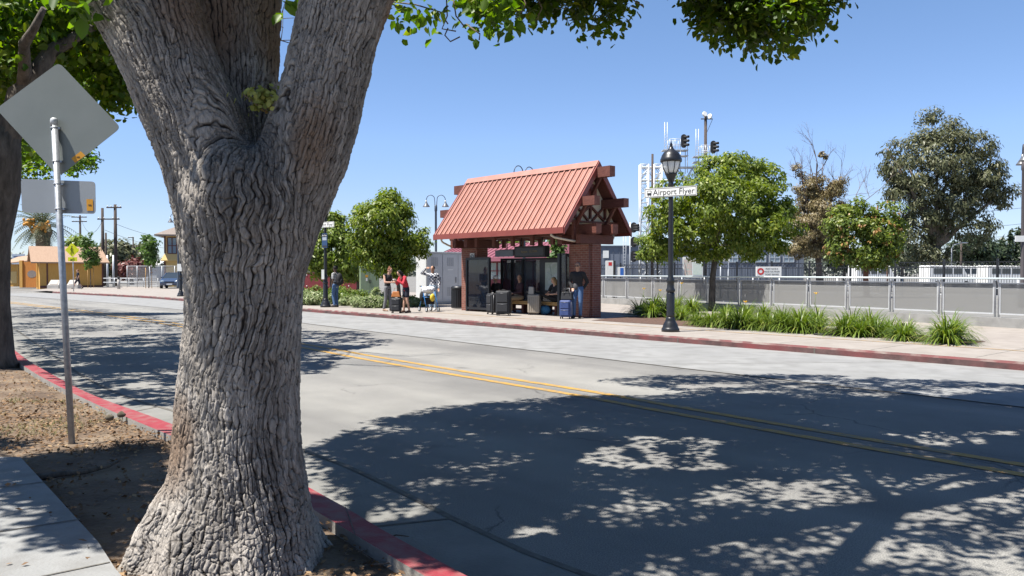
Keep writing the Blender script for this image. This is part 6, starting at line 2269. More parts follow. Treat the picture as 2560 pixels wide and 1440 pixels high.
for x, y, h, lab in ((1607, 782, .85, 'yellow lily flower on a stalk by the bollard'), (1648, 780, .78, 'yellow lily flower left of the lamp shaft'), (1701, 782, 1.05, 'tall yellow lily flower right of the lamp shaft'), (2036, 800, .8, 'yellow lily flower at the foot of the railing'), (1860, 812, .62, 'low yellow lily flower amid the long row')):
    t = thing('lily_flower', lab, 'flower', G(x, y, .157))
    MB().tube([(0, 0, 0), (.01, 0, h * .6), (.04, 0, h)], .006, 5).build('stalk', M_strap, t)
    mb = MB()
    for k in range(6):
        a = k * math.pi / 3
        mb.face(((.04, 0, h), (.04 + .05 * math.cos(a - .4), .05 * math.sin(a - .4), h + .05), (.04 + .09 * math.cos(a), .09 * math.sin(a), h + .06), (.04 + .05 * math.cos(a + .4), .05 * math.sin(a + .4), h + .05)))
    mb.build('petals', mat('yellow petals', (.7, .42, .03), .5), t, recalc=False)
# drain cover in the bed edge
tag(MB().lathe([(.26, 0), (.26, .012), (.24, .02)], 20).build('drain_cover', M_blackmat, None, loc=G(2062, 836, .162)), 'small round dark drain cover between lily clumps', 'drain cover')

# ================================================================ litter under the big tree
M_litter = leaf_mat('dead leaves', (.09, .05, .026), (.22, .135, .07), (.30, .21, .12), .1, .8)
rg = np.random.default_rng(400)
_ker = [Vector((p.x, p.y)) for p in kin]
def soil_z(x, y):
    q = Vector((x, y))
    w = min((q - p).length for p in _ker)
    v = Vector((x, y, .1))
    return .098 + .03 * min(1, w * 1.1) + .030 * (mnoise.noise(v * 1.7) + .5 * mnoise.noise(v * 6))
S1 = poly_pts([G(x, y, .15) for x, y in ((-60, 1010), (150, 990), (420, 1085), (430, 1120), (200, 1130), (60, 1140), (-80, 1120))], 2600, rg)
S2 = poly_pts([G(x, y, .15) for x, y in ((0, 920), (120, 935), (440, 1085), (425, 1240), (300, 1400), (150, 1280), (-60, 1120))], 1500, rg)
S3 = poly_pts([G(x, y, .15) for x, y in ((790, 1275), (1060, 1430), (1000, 1480), (640, 1480), (800, 1390))], 170, rg)
S4 = poly_pts([G(x, y, .15) for x, y in ((240, 1385), (480, 1430), (600, 1480), (250, 1480))], 160, rg)
S5 = poly_pts([G(x, y, .206) for x, y in ((0, 1175), (130, 1262), (240, 1378), (150, 1440), (0, 1440))], 14, rg)
S1 = S1[rg.random(len(S1)) < .25 + .9 * vnoise(np.stack([S1[:, 0] * 2.2, S1[:, 1] * 2.2, S1[:, 0] * 0], 1), 52)]
S = np.concatenate([S1, S2, S3, S4])
P = np.concatenate([np.stack([S[:, 0], S[:, 1], np.array([soil_z(x, y) for x, y in S]) + .008 + rg.random(len(S)) * .015], 1), np.stack([S5[:, 0], S5[:, 1], np.full(len(S5), .212)], 1)])
tag(leaf_mesh('fallen_leaves', P, np.tile([0, 0, 2.2], (len(P), 1)) + rg.normal(0, .8, (len(P), 3)), .040, .025, M_litter, None, 0, rg), 'dry brown fallen leaves and bark chips on the verge soil', 'leaf litter', None, 'stuff')
M_grassl = leaf_mat('dry verge grass', (.11, .115, .035), (.20, .175, .07), None, .2, .7)
Sg = poly_pts([G(x, y, .15) for x, y in ((-60, 985), (160, 985), (400, 1075), (180, 1110), (-60, 1090))], 2200, rg)
Sg = Sg[vnoise(np.stack([Sg[:, 0] * 3, Sg[:, 1] * 3, Sg[:, 0] * 0], 1), 51) > .56]
tag(leaf_mesh('verge_grass', np.stack([Sg[:, 0], Sg[:, 1], np.array([soil_z(x, y) for x, y in Sg])], 1), np.tile([0, -1., .2], (len(Sg), 1)), .05, .006, M_grassl, None, -1.2, rg), 'thin dry grass on the sunny verge', 'grass', None, 'stuff')
def stick(pts, r, label, name='fallen_branch'):
    P = [G(x, y, .15) for x, y in pts]
    P = [Vector((p.x, p.y, soil_z(p.x, p.y) + r * .8)) for p in P]
    tag(MB().tube(P, [r * (1 - .5 * i / (len(P) - 1)) for i in range(len(P))], 7).build(name, M_bark2 if r > .02 else M_twig), label, 'branch')
stick([(85, 1200), (150, 1192), (215, 1182), (270, 1165), (300, 1150)], .026, 'grey fallen branch lying across the shaded soil beside the slab')
stick([(195, 1102), (240, 1098), (285, 1092), (330, 1094), (392, 1088)], .012, 'thin stick at the foot of the leaning sign pole')
stick([(338, 1282), (350, 1292), (378, 1288)], .008, 'crooked twig near the trunk root flare')
stick([(180, 1305), (195, 1295), (205, 1300)], .007, 'short twig near the slab corner')
for k, (x, y) in enumerate(((960, 1330), (880, 1310), (1010, 1400), (860, 1360), (930, 1390), (980, 1420))):
    stick([(x, y), (x + 30, y + (k % 3 - 1) * 12), (x + 62, y + (k % 2) * 14 - 4)], .006, ['twig lying nearest the red kerb right of the trunk', 'twig beside the right root of the trunk', 'lowest twig by the kerb at the bottom edge', 'small twig close under the trunk', 'middle twig right of the trunk', 'twig near the bottom edge right of the trunk'][k])
M_stone = mat('grey stones', (.25, .23, .2), .9, (.35, .33, .3), 9, .3)
rg2_ = np.random.default_rng(410)
for k, (x, y) in enumerate(((275, 1052), (303, 1044))):
    mb = MB().ell((0, 0, .03), (.045, .035, .03), 10, 7)
    for q in range(len(mb.v)):
        v = Vector(mb.v[q]); mb.v[q] = tuple(v * (1 + .25 * mnoise.noise(v * 25 + Vector((k, 0, 0)))))
    tag(mb.build('clod', mat('dark clod', (.06, .05, .035), .95, (.12, .1, .07), 20), None, loc=G(x, y, .15)), ['dark clod of earth by the kerb, the left one', 'smaller dark clod touching the kerb'][k], 'clod')
# ================================================================ people
M_skin = [mat('light skin', (.46, .27, .19), .55, (.50, .30, .215), 12), mat('tan skin', (.36, .195, .125), .55, (.40, .22, .145), 12), mat('dark skin', (.065, .036, .025), .5, (.09, .05, .035), 12)]
M_eye = mat('eye and brow dark', (.03, .02, .018), .5)
M_lip = mat('lip', (.30, .11, .09), .5)
def cloth(name, a, b=None, sc=20):
    return mat(name, a, .85, b or tuple(min(1, x * 1.25 + .004) for x in a), sc, .3, 60)
def cap_(mb, p, q, r0, r1, n=10):
    """a tapered limb with rounded ends"""
    p, q = Vector(p), Vector(q)
    d = (q - p)
    d = d.normalized() if d.length > 1e-6 else Vector((0, 0, 1))
    pts, rr = [], []
    for k in range(4):
        a = math.pi / 2 * (1 - k / 3)
        pts.append(p - d * r0 * math.sin(a)); rr.append(max(.0008, r0 * math.cos(a)))
    for k in range(4):
        a = math.pi / 2 * k / 3
        pts.append(q + d * r1 * math.sin(a)); rr.append(max(.0008, r1 * math.cos(a)))
    mb.tube(pts, rr, n)
STAND = dict(pelvis=(0, 0, .95), waist=(0, 0, 1.08), chest=(0, 0, 1.30), neck=(0, .01, 1.47), head=(0, -.015, 1.635),
             sl=(.185, 0, 1.405), sr=(-.185, 0, 1.405), el=(.235, .03, 1.13), er=(-.235, .03, 1.13), wl=(.235, -.05, .89), wr=(-.235, -.05, .89),
             hl=(.09, 0, .92), hr=(-.09, 0, .92), kl=(.095, -.02, .50), kr=(-.095, -.02, .50), al=(.10, .02, .085), ar=(-.10, .02, .085), fl=None, fr=None, face=(0, -1, 0))
SIT = dict(pelvis=(0, 0, .56), waist=(0, .0, .69), chest=(0, -.02, .91), neck=(0, -.02, 1.08), head=(0, -.05, 1.24),
           sl=(.185, -.01, 1.01), sr=(-.185, -.01, 1.01), el=(.25, -.06, .76), er=(-.25, -.06, .76), wl=(.12, -.28, .66), wr=(-.12, -.28, .66),
           hl=(.09, -.02, .55), hr=(-.09, -.02, .55), kl=(.13, -.43, .52), kr=(-.13, -.43, .52), al=(.13, -.40, .09), ar=(-.13, -.40, .09), fl=None, fr=None, face=(0, -1, 0))
def person(label, loc, rz, pose, base=STAND, skin=0, top=None, sleeve='short', trousers=None, legs='long', shoe=None, hair=None, style='short', scale=1.0, slim=1.0, group=None):
    J = {k: (Vector(v) if v is not None else None) for k, v in {**base, **pose}.items()}
    t = thing('person', label, 'person', loc, rz, group)
    t.scale = (scale,) * 3
    fc = J['face'].normalized()
    side = fc.cross(Vector((0, 0, 1))).normalized() * -1
    up = side.cross(fc) * -1
    if up.z < 0: up = -up
    h = J['head']
    HM = Matrix((side, -fc, up)).transposed()
    H = lambda x, y, z: h + side * x + fc * y + up * z
    def torso(mb, g):
        mb.ell(J['pelvis'], (.155 * slim + g, .105 + g, .12 + g), 14, 10)
        mb.ell(J['waist'], (.135 * slim + g, .09 + g, .14 + g), 14, 10)
        mb.ell(J['pelvis'].lerp(J['waist'], .5), (.14 * slim + g, .095 + g, .12), 14, 10)
        mb.ell(J['waist'].lerp(J['chest'], .5), (.145 * slim + g, .10 + g, .16), 14, 10)
        mb.ell(J['chest'], (.165 * slim + g, .11 + g, .16 + g), 14, 10)
        cap_(mb, J['sl'].lerp(J['sr'], .08), J['sl'].lerp(J['sr'], .92), .062 + g, .062 + g)
    mb = MB()
    torso(mb, -.004)
    cap_(mb, J['neck'] - Vector((0, 0, .06)), h.lerp(J['neck'], .35), .062, .052)
    mb.ell(h + up * .02, (.074, .094, .105), 16, 12, 0, HM)
    mb.ell(H(0, .022, -.06), (.054, .066, .062), 14, 10, 0, HM)
    mb.ell(H(0, .093, -.018), (.013, .020, .024), 10, 8, 0, HM)
    for s in (-1, 1):
        mb.ell(H(s * .074, -.005, -.012), (.010, .020, .032), 8, 8, 0, HM)
    for S in 'lr':
        sg_ = 1 if S == 'l' else -1
        a, e, w = J['s' + S], J['e' + S], J['w' + S]
        cap_(mb, a, e, .050, .040); cap_(mb, e, w, .040, .027)
        d = (w - e).normalized()
        hd = J.get('h_' + S) or d
        hd = Vector(hd).normalized()
        sd = hd.cross(Vector((0, -1, .3))).normalized()
        if sd.length < .1: sd = Vector((1, 0, 0))
        cu = sd.cross(hd).normalized()
        pm = w + hd * .05
        mb.ell(pm, (.036, .016, .05), 10, 8, 0, Matrix((sd, cu, hd)).transposed())
        for k, (o, ln) in enumerate(((-.027, .062), (-.009, .074), (.009, .070), (.027, .054))):
            p0 = w + hd * .085 + sd * o
            p1 = p0 + hd * ln * .5 + cu * .006
            p2 = p1 + hd * ln * .42 + cu * .022
            cap_(mb, p0 - hd * .02, p1, .0092, .0085, 6); cap_(mb, p1, p2, .0085, .0072, 6)
        p0 = w + hd * .03 + sd * .028 * sg_
        cap_(mb, p0, p0 + hd * .035 + sd * .026 * sg_ + cu * .008, .0115, .010, 6)
        cap_(mb, p0 + hd * .035 + sd * .026 * sg_ + cu * .008, p0 + hd * .065 + sd * .03 * sg_ + cu * .02, .010, .008, 6)
        hp, kn, an = J['h' + S], J['k' + S], J['a' + S]
        cap_(mb, hp, kn, .078 * slim, .052); cap_(mb, kn, kn.lerp(an, .35), .050, .054); cap_(mb, kn.lerp(an, .35), an, .052, .036)
        f_ = J['f' + S] or (an + Vector((0, -.16, -.05)))
        cap_(mb, an - Vector((0, 0, .03)), f_, .040, .028)
    body = fuse('body', mb, .0082, [M_skin[skin], M_eye, M_lip], t, 3)
    me = body.data
    ey = [H(s * .031, .086, .008) for s in (-1, 1)]
    br = [H(s * .031, .092, .030) for s in (-1, 1)]
    mo = H(0, .088, -.062)
    for p in me.polygons:
        c = p.center
        if min((c - q).length for q in ey) < .0125: p.material_index = 1
        elif min(max(abs((c - q).dot(side)) / .020, abs((c - q).dot(up)) / .006, abs((c - q).dot(fc)) / .02) for q in br) < 1: p.material_index = 1
        elif abs((c - mo).dot(side)) < .022 and abs((c - mo).dot(up)) < .007 and (c - mo).dot(fc) > -.03: p.material_index = 2
    if trousers:
        mb = MB()
        mb.ell(J['pelvis'], (.172 * slim, .122, .125), 14, 10)
        for S in 'lr':
            hp, kn, an = J['h' + S], J['k' + S], J['a' + S]
            if legs == 'short':
                cap_(mb, hp, hp.lerp(kn, .62), .096 * slim, .086)
            elif legs == 'knee':
                cap_(mb, hp, kn.lerp(hp, .04), .096 * slim, .078)
            else:
                cap_(mb, hp, kn, .095 * slim, .070); cap_(mb, kn, an + (kn - an).normalized() * .03, .070, .057)
        fuse('trousers' if legs == 'long' else 'shorts', mb, .014, trousers, t, 3)
    if top:
        mb = MB()
        torso(mb, .014)
        for S in 'lr':
            a, e, w = J['s' + S], J['e' + S], J['w' + S]
            if sleeve == 'none': continue
            if sleeve == 'short': cap_(mb, a, a.lerp(e, .62), .064, .060)
            else: cap_(mb, a, e, .066, .056); cap_(mb, e, e.lerp(w, .93), .056, .042)
        fuse('top', mb, .013, top, t, 3)
    if shoe:
        for S in 'lr':
            an = J['a' + S]
            f_ = J['f' + S] or (an + Vector((0, -.16, -.05)))
            mb = MB()
            hl = an + (an - f_).normalized() * .03
            hl.z = min(hl.z, an.z) - .035
            cap_(mb, hl, f_ + (f_ - an).normalized() * .02, .044, .036); cap_(mb, an - Vector((0, 0, .02)), an.lerp(f_, .5), .046, .042)
            fuse('shoe', mb, .012, shoe, t, 2)
    if hair:
        mb = MB()
        if style != 'bald':
            mb.ell(H(0, -.020, .040), (.084, .094, .092), 16, 12, 0, HM)
        if style == 'bun':
            mb.ell(H(0, -.07, .125), (.045, .045, .042), 10, 8)
            mb.ell(H(0, -.05, -.02), (.07, .06, .07), 12, 8, 0, HM)
        if style == 'long':
            mb.ell(H(0, -.05, -.05), (.088, .07, .13), 14, 10, 0, HM)
            for s in (-1, 1):
                mb.ell(H(s * .07, .0, -.07), (.026, .05, .13), 10, 10, 0, HM)
        if style == 'afro':
            mb.ell(H(0, -.02, .05), (.098, .108, .10), 16, 12, 0, HM)
        fuse('hair', mb, .011, hair, t, 2)
    t['_h'] = 0
    del t['_h']
    return t, J, H, HM
M_blk_cloth = cloth('black cloth', (.012, .012, .014))
M_navycloth = cloth('navy cloth', (.010, .013, .026))
M_jean = cloth('blue denim', (.045, .09, .19), (.07, .13, .25))
M_jean2 = cloth('washed pale denim', (.20, .28, .36), (.28, .36, .44))
M_greycloth = cloth('grey jersey', (.13, .13, .135))
M_khaki = cloth('khaki cotton', (.27, .19, .115))
M_redcloth = cloth('red knit', (.36, .022, .035))
M_maroonk = cloth('dark maroon knit', (.035, .012, .016))
M_shoe = cloth('dark shoes', (.03, .025, .022))
M_shoew = cloth('pale trainers', (.42, .42, .42))
M_hairb = cloth('brown hair', (.05, .026, .015)); M_haird = cloth('black hair', (.010, .009, .009)); M_hairr = cloth('reddish brown hair', (.13, .05, .025)); M_hairbl = cloth('blond hair', (.30, .19, .09)); M_hairg = cloth('cropped grey hair', (.10, .085, .075))
def check_mat():
    m = bpy.data.materials.new('dark and white checked cotton')
    m.use_nodes = True
    N, L = m.node_tree.nodes, m.node_tree.links
    p = N['Principled BSDF']
    p.inputs['Roughness'].default_value = .85
    tc = N.new('ShaderNodeTexCoord'); ck = N.new('ShaderNodeTexChecker')
    ck.inputs['Scale'].default_value = 15
    ck.inputs['Color1'].default_value = (.55, .55, .56, 1); ck.inputs['Color2'].default_value = (.03, .035, .06, 1)
    L.new(tc.outputs['Object'], ck.inputs['Vector'])
    L.new(ck.outputs['Color'], p.inputs['Base Color'])
    return m
def stripe_mat():
    m = bpy.data.materials.new('grey and white striped jersey')
    m.use_nodes = True
    N, L = m.node_tree.nodes, m.node_tree.links
    p = N['Principled BSDF']
    p.inputs['Roughness'].default_value = .85
    tc = N.new('ShaderNodeTexCoord'); w = N.new('ShaderNodeTexWave')
    w.bands_direction = 'Z'
    w.inputs['Scale'].default_value = 5
    r = N.new('ShaderNodeValToRGB')
    r.color_ramp.elements[0].color, r.color_ramp.elements[1].color = (.10, .10, .11, 1), (.46, .46, .46, 1)
    r.color_ramp.elements[0].position, r.color_ramp.elements[1].position = .4, .6
    L.new(tc.outputs['Object'], w.inputs['Vector']); L.new(w.outputs['Fac'], r.inputs['Fac']); L.new(r.outputs['Color'], p.inputs['Base Color'])
    return m
def sl_w(lx, ly, z=0.0):
    """shelter floor coordinates to the world"""
    return S0 + SD * lx + Vector((.752, .659, 0)) * ly + Vector((0, 0, z))

# man leaning against the right brick pier
pt_, J, H, HM = person('man in sunglasses and dark jacket leaning on the right brick pier of the shelter', G(1444, 796, .15), R(-14),
    dict(pelvis=(0, .02, .96), el=(.29, .10, 1.14), wl=(.17, .07, .93), er=(-.25, .05, 1.14), wr=(-.16, -.10, .95), kl=(.10, -.05, .50), al=(.08, .02, .085), kr=(-.10, -.07, .51), ar=(-.11, -.04, .085), neck=(0, .02, 1.48), face=(-.15, -1, -.05)),
    STAND, 1, M_blk_cloth, 'long', M_jean, 'long', M_shoe, M_hairg, 'short', 1.03, 1.08)
mb = MB()
for s in (-1, 1):
    mb.ell(H(s * .033, .090, .010), (.030, .010, .020), 10, 6, 0, HM)
mb.beam(H(-.08, .0, .014), H(-.062, .085, .014), .006, .01).beam(H(.08, .0, .014), H(.062, .085, .014), .006, .01).beam(H(-.02, .094, .014), H(.02, .094, .014), .006, .008)
mb.build('sunglasses', M_black, pt_)
mb = MB().ell((-.05, -.082, 1.00), (.085, .046, .12), 12, 8)
fuse('shirt_front', mb, .014, cloth('charcoal jersey', (.055, .055, .06)), pt_)
# seated people
person('bearded man in a white cap and black tee shirt seated behind the black suitcases', sl_w(1.66, .40), SRZ, dict(face=(-.1, -1, -.1)), SIT, 0, M_blk_cloth, 'short', M_navycloth, 'long', M_shoe, cloth('grey beard', (.25, .23, .21)), 'bald', 1.0)
pc_, J, H, HM = [None] * 4
def add_cap(t, Hh, HMm):
    pass
seat1 = [o for o in COL.objects if o.get('label', '').startswith('bearded man')][0]
Hs = Vector(SIT['head'])
mb = MB().ell(Hs + Vector((0, .01, .055)), (.098, .110, .088), 16, 10)
mb.ell(Hs + Vector((-.01, -.115, .052)), (.07, .07, .010), 14, 6)
fuse('cap', mb, .011, cloth('white cap cotton', (.80, .79, .78)), seat1)
for o in list(seat1.children):
    if o.name.startswith('hair'):
        bpy.data.objects.remove(o, do_unlink=True)
mb = MB().ell(Hs + Vector((0, -.055, -.085)), (.055, .045, .045), 12, 8)
fuse('beard', mb, .010, cloth('grey beard', (.22, .20, .18)), seat1)
mb = MB().ell(Hs + Vector((-.012, -.092, .06)), (.035, .012, .016), 8, 6)
mb.build('cap_patch', M_signred, [o for o in seat1.children if o.name.startswith('cap')][0])
person('man in a dark maroon jumper and khaki trousers seated looking over his shoulder', sl_w(3.08, .36), SRZ + R(-22),
    dict(face=(.8, -.6, 0), wl=(.05, -.30, .70), wr=(-.08, -.33, .68), kl=(.10, -.43, .53), kr=(-.14, -.42, .53), al=(.02, -.36, .09), ar=(-.26, -.50, .09)), SIT, 1, M_maroonk, 'long', M_khaki, 'long', M_shoew, M_hairg, 'short', 1.03, 1.05)
person('blond woman in black seated with legs stretched out across the champagne suitcase', sl_w(4.86, .38), SRZ,
    dict(pelvis=(0, 0, .57), waist=(.02, .02, .69), chest=(.03, .0, .90), neck=(.02, -.03, 1.07), head=(0, -.07, 1.22), face=(-.55, -.75, -.5), kl=(-.28, -.26, .70), kr=(-.34, -.20, .69), al=(-.62, -.46, .79), ar=(-.66, -.40, .79), fl=(-.68, -.50, .93), fr=(-.72, -.44, .93),
         el=(.22, -.12, .76), er=(-.2, -.14, .78), wl=(.02, -.26, .74), wr=(-.12, -.28, .76)), SIT, 0, M_blk_cloth, 'short', M_blk_cloth, 'long', M_shoe, M_hairbl, 'long', .98, .9)
# the two women by the tree
tw_, J, H, HM = person('woman in black tank top and grey trousers looking down at a phone', G(969, 778, .15), R(58),
    dict(chest=(0, -.04, 1.29), neck=(0, -.05, 1.45), head=(0, -.12, 1.60), face=(0, -1, -.45), el=(.24, -.10, 1.14), er=(-.24, -.08, 1.14), wl=(.07, -.34, 1.16), wr=(-.07, -.32, 1.14), h_l=(-.3, -1, .3), h_r=(.3, -1, .3), kl=(.10, -.06, .5), al=(.12, -.06, .085), kr=(-.08, .02, .5), ar=(-.10, .10, .085)),
    STAND, 0, M_blk_cloth, 'none', M_greycloth, 'long', mat('sandals', (.3, .2, .14), .7), M_hairr, 'bun', .97, .93)
MB().b2((-.04, -.43, 1.15), (.04, -.42, 1.29)).build('phone', M_blackmat, tw_)
tg_, J, H, HM = person('dark haired girl in red cardigan and navy shorts bending over a bowl', G(1015, 782, .15), R(-48),
    dict(waist=(0, -.02, 1.07), chest=(0, -.12, 1.27), neck=(0, -.21, 1.41), head=(0, -.29, 1.52), face=(0, -.75, -.7), sl=(.17, -.15, 1.36), sr=(-.17, -.15, 1.36), el=(.22, -.28, 1.12), er=(-.22, -.26, 1.12), wl=(.06, -.44, 1.24), wr=(-.06, -.42, 1.24), h_l=(-.2, -1, .3), h_r=(.2, -1, .3), kl=(.10, -.02, .5), kr=(-.09, -.01, .5), al=(.14, .06, .085), ar=(-.12, -.02, .085)),
    STAND, 0, M_redcloth, 'long', M_navycloth, 'short', mat('flat sandals', (.12, .07, .05), .7), M_haird, 'long', .95, .92)
MB().lathe([(.03, 0), (.055, .03), (.07, .06), (.066, .06)], 14, (0, -.53, 1.25)).build('bowl', M_white, tg_)
# man in the checked shirt shading his eyes
person('man in a checked shirt and pale jeans shading his eyes with one raised hand', G(1082, 776, .15), R(-12),
    dict(er=(-.42, -.10, 1.47), wr=(-.20, -.20, 1.66), h_r=(1, -.1, .12), el=(.26, .04, 1.13), wl=(.27, -.06, .88), face=(-.25, -1, 0)), STAND, 1, check_mat(), 'long', M_jean2, 'long', M_shoew, M_haird, 'short', .99, .92)
# backpacker
tk_, J, H, HM = person('man in striped tee shirt and jeans wearing a backpack beside the lamp post', G(839, 768, .15), R(-112),
    dict(kl=(.10, -.05, .5), al=(.13, .04, .085), face=(.1, -1, 0)), STAND, 2, stripe_mat(), 'short', M_jean, 'long', M_shoe, M_haird, 'afro', 1.0)
bk = thing('backpack', 'bulging black backpack worn by the man beside the bus stop lamp post', 'backpack', tk_.location, R(-112))
mb = MB()
mb.ell((0, .20, 1.20), (.155, .13, .26), 16, 12).ell((0, .19, 1.08), (.15, .15, .17), 16, 12)
fuse('bag', mb, .013, M_blk_cloth, bk)
fuse('pocket', MB().ell((0, .33, 1.10), (.11, .04, .12), 12, 8), .012, M_blk_cloth, bk)
for s in (-1, 1):
    MB().tube([(s * .10, .12, 1.40), (s * .12, .02, 1.475), (s * .12, -.10, 1.42), (s * .13, -.135, 1.28), (s * .16, -.06, 1.10), (s * .13, .10, 1.02)], .016, 6).build('strap', M_blk_cloth, bk)
# walker far left
person('walker in dark tee shirt and shorts striding left past the orange shed', gp(195, 70), R(-78),
    dict(kl=(.09, -.22, .52), al=(.09, -.34, .10), kr=(-.09, .10, .50), ar=(-.09, .36, .16), fr=(-.09, .26, .05), fl=(.09, -.50, .08), el=(.24, .14, 1.15), wl=(.22, .06, .93), er=(-.24, -.05, 1.14), wr=(-.22, -.26, 1.02)), STAND, 0, M_navycloth, 'short', M_navycloth, 'knee', M_shoe, M_hairr, 'short', .98, 1.08)

# ================================================================ luggage
M_tyre = mat('rubber wheel', (.02, .02, .02), .7)
M_zip = mat('dull zip metal', (.2, .2, .21), .4, metal=.6)
def suitcase(label, loc, rz, w, d, h, m, trim, hard=False, handle=.0, group='waiting passengers luggage'):
    t = thing('suitcase', label, 'suitcase', loc, rz, group)
    z0 = .06
    mb = MB().b2((-w / 2, -d / 2, z0), (w / 2, d / 2, z0 + h))
    bd_ = mb.build('shell', m, t, bevel=min(.055, d * .22))
    bd_.modifiers['bevel'].segments = 4
    if hard:
        for k in range(5):
            x = -w * .32 + w * .16 * k
            MB().tube([(x, -d / 2 - .002, z0 + .1), (x, -d / 2 - .006, z0 + h / 2), (x, -d / 2 - .002, z0 + h - .1)], .011, 6).build('ridge', m, bd_)
        MB().tube([(w / 2 + .001, 0, z0 + .05), (w / 2 + .001, 0, z0 + h - .05)], .008, 6).build('seam', trim, bd_)
    else:
        for (a, b) in ((.50, .93), (.10, .46)):
            o = MB().b2((-w * .38, -d / 2 - .03, z0 + h * a), (w * .38, -d / 2 + .01, z0 + h * b)).build('pocket', m, t, bevel=.018)
            MB().tube([(-w * .34, -d / 2 - .031, z0 + h * b - .03), (w * .34, -d / 2 - .031, z0 + h * b - .03)], .005, 5).build('zip', M_zip, o)
        for y in (-d * .22, d * .22):
            MB().tube([(-w / 2 - .001, y, z0 + .05), (-w / 2 - .001, y, z0 + h - .05)], .007, 6).build('piping', trim, bd_)
            MB().tube([(w / 2 + .001, y, z0 + .05), (w / 2 + .001, y, z0 + h - .05)], .007, 6).build('piping', trim, bd_)
    MB().tube([(-.07, 0, z0 + h - .01), (-.06, 0, z0 + h + .03), (.06, 0, z0 + h + .03), (.07, 0, z0 + h - .01)], .011, 8).build('grip', trim, t)
    if handle:
        MB().tube([(-.09, d * .3, z0 + h - .02), (-.09, d * .3, z0 + h + handle), (.09, d * .3, z0 + h + handle), (.09, d * .3, z0 + h - .02)], .010, 8).build('pull_handle', M_zip, t)
    for sx in (-1, 1):
        for sy in (-1, 1):
            MB().tube([(sx * w * .4 - .012, sy * d * .34, .032), (sx * w * .4 + .012, sy * d * .34, .032)], .032, 10).build('wheel', M_tyre, t)
    return t
M_case = mat('black suitcase nylon', (.014, .015, .018), .65, (.022, .023, .027), 30, .2, 90)
suitcase('largest black suitcase standing in front of the shelter bench', G(1259, 789, .15), R(-16), .50, .32, .80, M_case, M_blackmat)
suitcase('black suitcase with a grey edge half hidden behind the largest black suitcase', G(1231, 786, .15), R(-62), .44, .28, .68, M_case, M_zip)
suitcase('champagne hard shell suitcase under the seated woman outstretched legs', G(1336, 787, .15), R(-18), .44, .30, .66, mat('champagne shell', (.28, .245, .20), .35, (.31, .27, .22), 2, spec=.6), M_zip, True, .0)
MB_ = thing('handbag', 'pale grey handbag standing on top of the champagne suitcase', 'handbag', G(1333, 787, .15) + Vector((-.06, 0, .725)), R(-18))
MB().prism([(-.10, -.07, 0), (.10, -.07, 0), (.085, -.07, .26), (-.085, -.07, .26)], (0, .14, 0)).build('bag', mat('pale grey leather', (.33, .31, .28), .5), MB_, bevel=.015)
MB().tube([(-.06, 0, .26), (-.05, 0, .34), (.05, 0, .34), (.06, 0, .26)], .008, 6).build('handle', M_blackmat, MB_)
suitcase('bright blue suitcase with grey trim beside the leaning man', G(1415, 797, .15), R(-24), .38, .26, .54, mat('royal blue nylon', (.022, .04, .13), .6, (.035, .06, .17), 14), mat('silver trim', (.3, .31, .33), .5), False, .38)
bg = thing('travel_bag', 'black travel bag strapped on top of the bright blue suitcase', 'bag', G(1418, 797, .15) + Vector((0, .02, .605)), R(-24))
MB().prism([(-.20, -.10, 0), (.20, -.10, 0), (.17, -.08, .26), (-.17, -.08, .26)], (0, .2, 0)).build('bag', M_case, bg, bevel=.03)
MB().tube([(-.1, -.105, .2), (-.08, -.12, .34), (.08, -.12, .34), (.1, -.105, .2)], .010, 6).build('handle', M_blackmat, bg)
suitcase('small black wheeled suitcase between the two women', G(991, 783, .15), R(-8), .36, .22, .50, M_case, M_blackmat)
hb = thing('handbag', 'orange tan leather handbag resting on the small black suitcase', 'handbag', G(990, 783, .15) + Vector((0, 0, .59)), R(-8))
MB().prism([(-.17, -.06, 0), (.17, -.06, 0), (.12, -.05, .20), (-.12, -.05, .20)], (0, .12, 0)).build('bag', mat('orange tan leather', (.36, .12, .03), .5, (.42, .16, .05), 9), hb, bevel=.02)
MB().tube([(-.08, 0, .2), (-.06, 0, .32), (.06, 0, .32), (.08, 0, .2)], .009, 6).build('handle', mat('tan strap', (.25, .09, .03), .6), hb)
ub = thing('duffel_bag', 'blue duffel bag on the floor under the bench', 'bag', sl_w(4.55, .18), SRZ)
fuse('bag', MB().ell((0, 0, .17), (.28, .15, .17), 14, 10), .015, cloth('teal blue nylon', (.03, .12, .22)), ub)
MB().tube([(-.12, -.1, .3), (0, -.12, .38), (.12, -.1, .3)], .01, 6).build('handle', M_blackmat, ub)
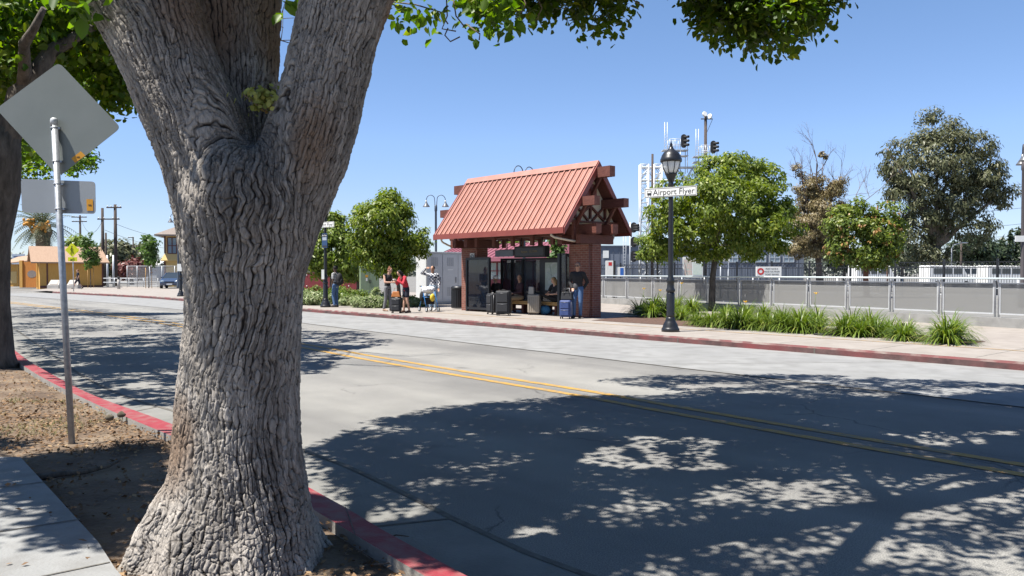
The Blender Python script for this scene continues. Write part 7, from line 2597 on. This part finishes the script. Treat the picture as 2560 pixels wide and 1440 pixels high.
# wheeled walking frame with shopping
rl_ = thing('rollator', 'blue wheeled walking frame loaded with a bag in front of the checked shirt man', 'walking frame', G(1072, 779, .15), R(30))
M_bframe = mat('bright blue tube', (.02, .16, .42), .35, spec=.6)
for s in (-1, 1):
    MB().tube([(s * .24, -.34, .13), (s * .24, -.12, .55), (s * .24, .06, .92), (s * .24, .18, .96)], .015, 8).build('side_frame', M_bframe, rl_)
    MB().tube([(s * .24, .34, .13), (s * .24, .10, .52), (s * .24, -.08, .60)], .015, 8).build('side_frame', M_bframe, rl_)
    MB().tube([(s * .24, .14, .96), (s * .24, .28, .965)], .02, 8).build('grip', M_blackmat, rl_)
    for y in (-.34, .34):
        w_ = MB().tube([(s * .24 - .018, y, .10), (s * .24 + .018, y, .10)], .10, 18).build('wheel', M_tyre, rl_)
        MB().tube([(s * .24 - .021, y, .10), (s * .24 + .021, y, .10)], .062, 12).build('rim', M_alu, w_)
MB().b2((-.22, -.12, .56), (.22, .12, .60)).build('seat', M_blackmat, rl_, bevel=.01)
MB().tube([(-.24, -.12, .55), (.24, -.12, .55)], .012, 6).tube([(-.24, .10, .52), (.24, .10, .52)], .012, 6).build('cross_bar', M_bframe, rl_)
fuse('basket', MB().b2((-.2, -.1, .28), (.2, .14, .52)), .02, M_blk_cloth, rl_, 4)
sbg = thing('shopping_bag', 'crumpled white plastic bag on top of the blue walking frame', 'bag', rl_.location + Vector((0, 0, .60)), R(30))
mb = MB()
rg = np.random.default_rng(500)
for k in range(9):
    mb.ell((rg.uniform(-.2, .2), rg.uniform(-.13, .13), .12 + rg.uniform(0, .2)), (rg.uniform(.09, .15), rg.uniform(.08, .12), rg.uniform(.07, .12)), 10, 8)
fuse('bag', mb, .018, mat('white plastic', (.62, .63, .65), .4, (.70, .70, .71), 12, .5, 25), sbg, 1)
yb = thing('carrier_bag', 'small yellow carrier bag hanging at the side of the walking frame', 'bag', rl_.location + Vector((.16, -.20, .42)), R(30))
fuse('bag', MB().ell((0, 0, .12), (.10, .07, .15), 12, 9), .014, mat('yellow plastic', (.60, .42, .03), .5, (.66, .48, .05), 9), yb, 2)
dbg = thing('shoulder_bag', 'black shoulder bag hanging from the walking frame handle', 'bag', rl_.location + Vector((-.26, -.02, .42)), R(30))
fuse('bag', MB().ell((0, 0, .16), (.08, .13, .19), 12, 9), .014, M_blk_cloth, dbg, 2)
MB().tube([(0, -.1, .28), (0, 0, .52), (0, .1, .28)], .008, 6).build('strap', M_blk_cloth, dbg)
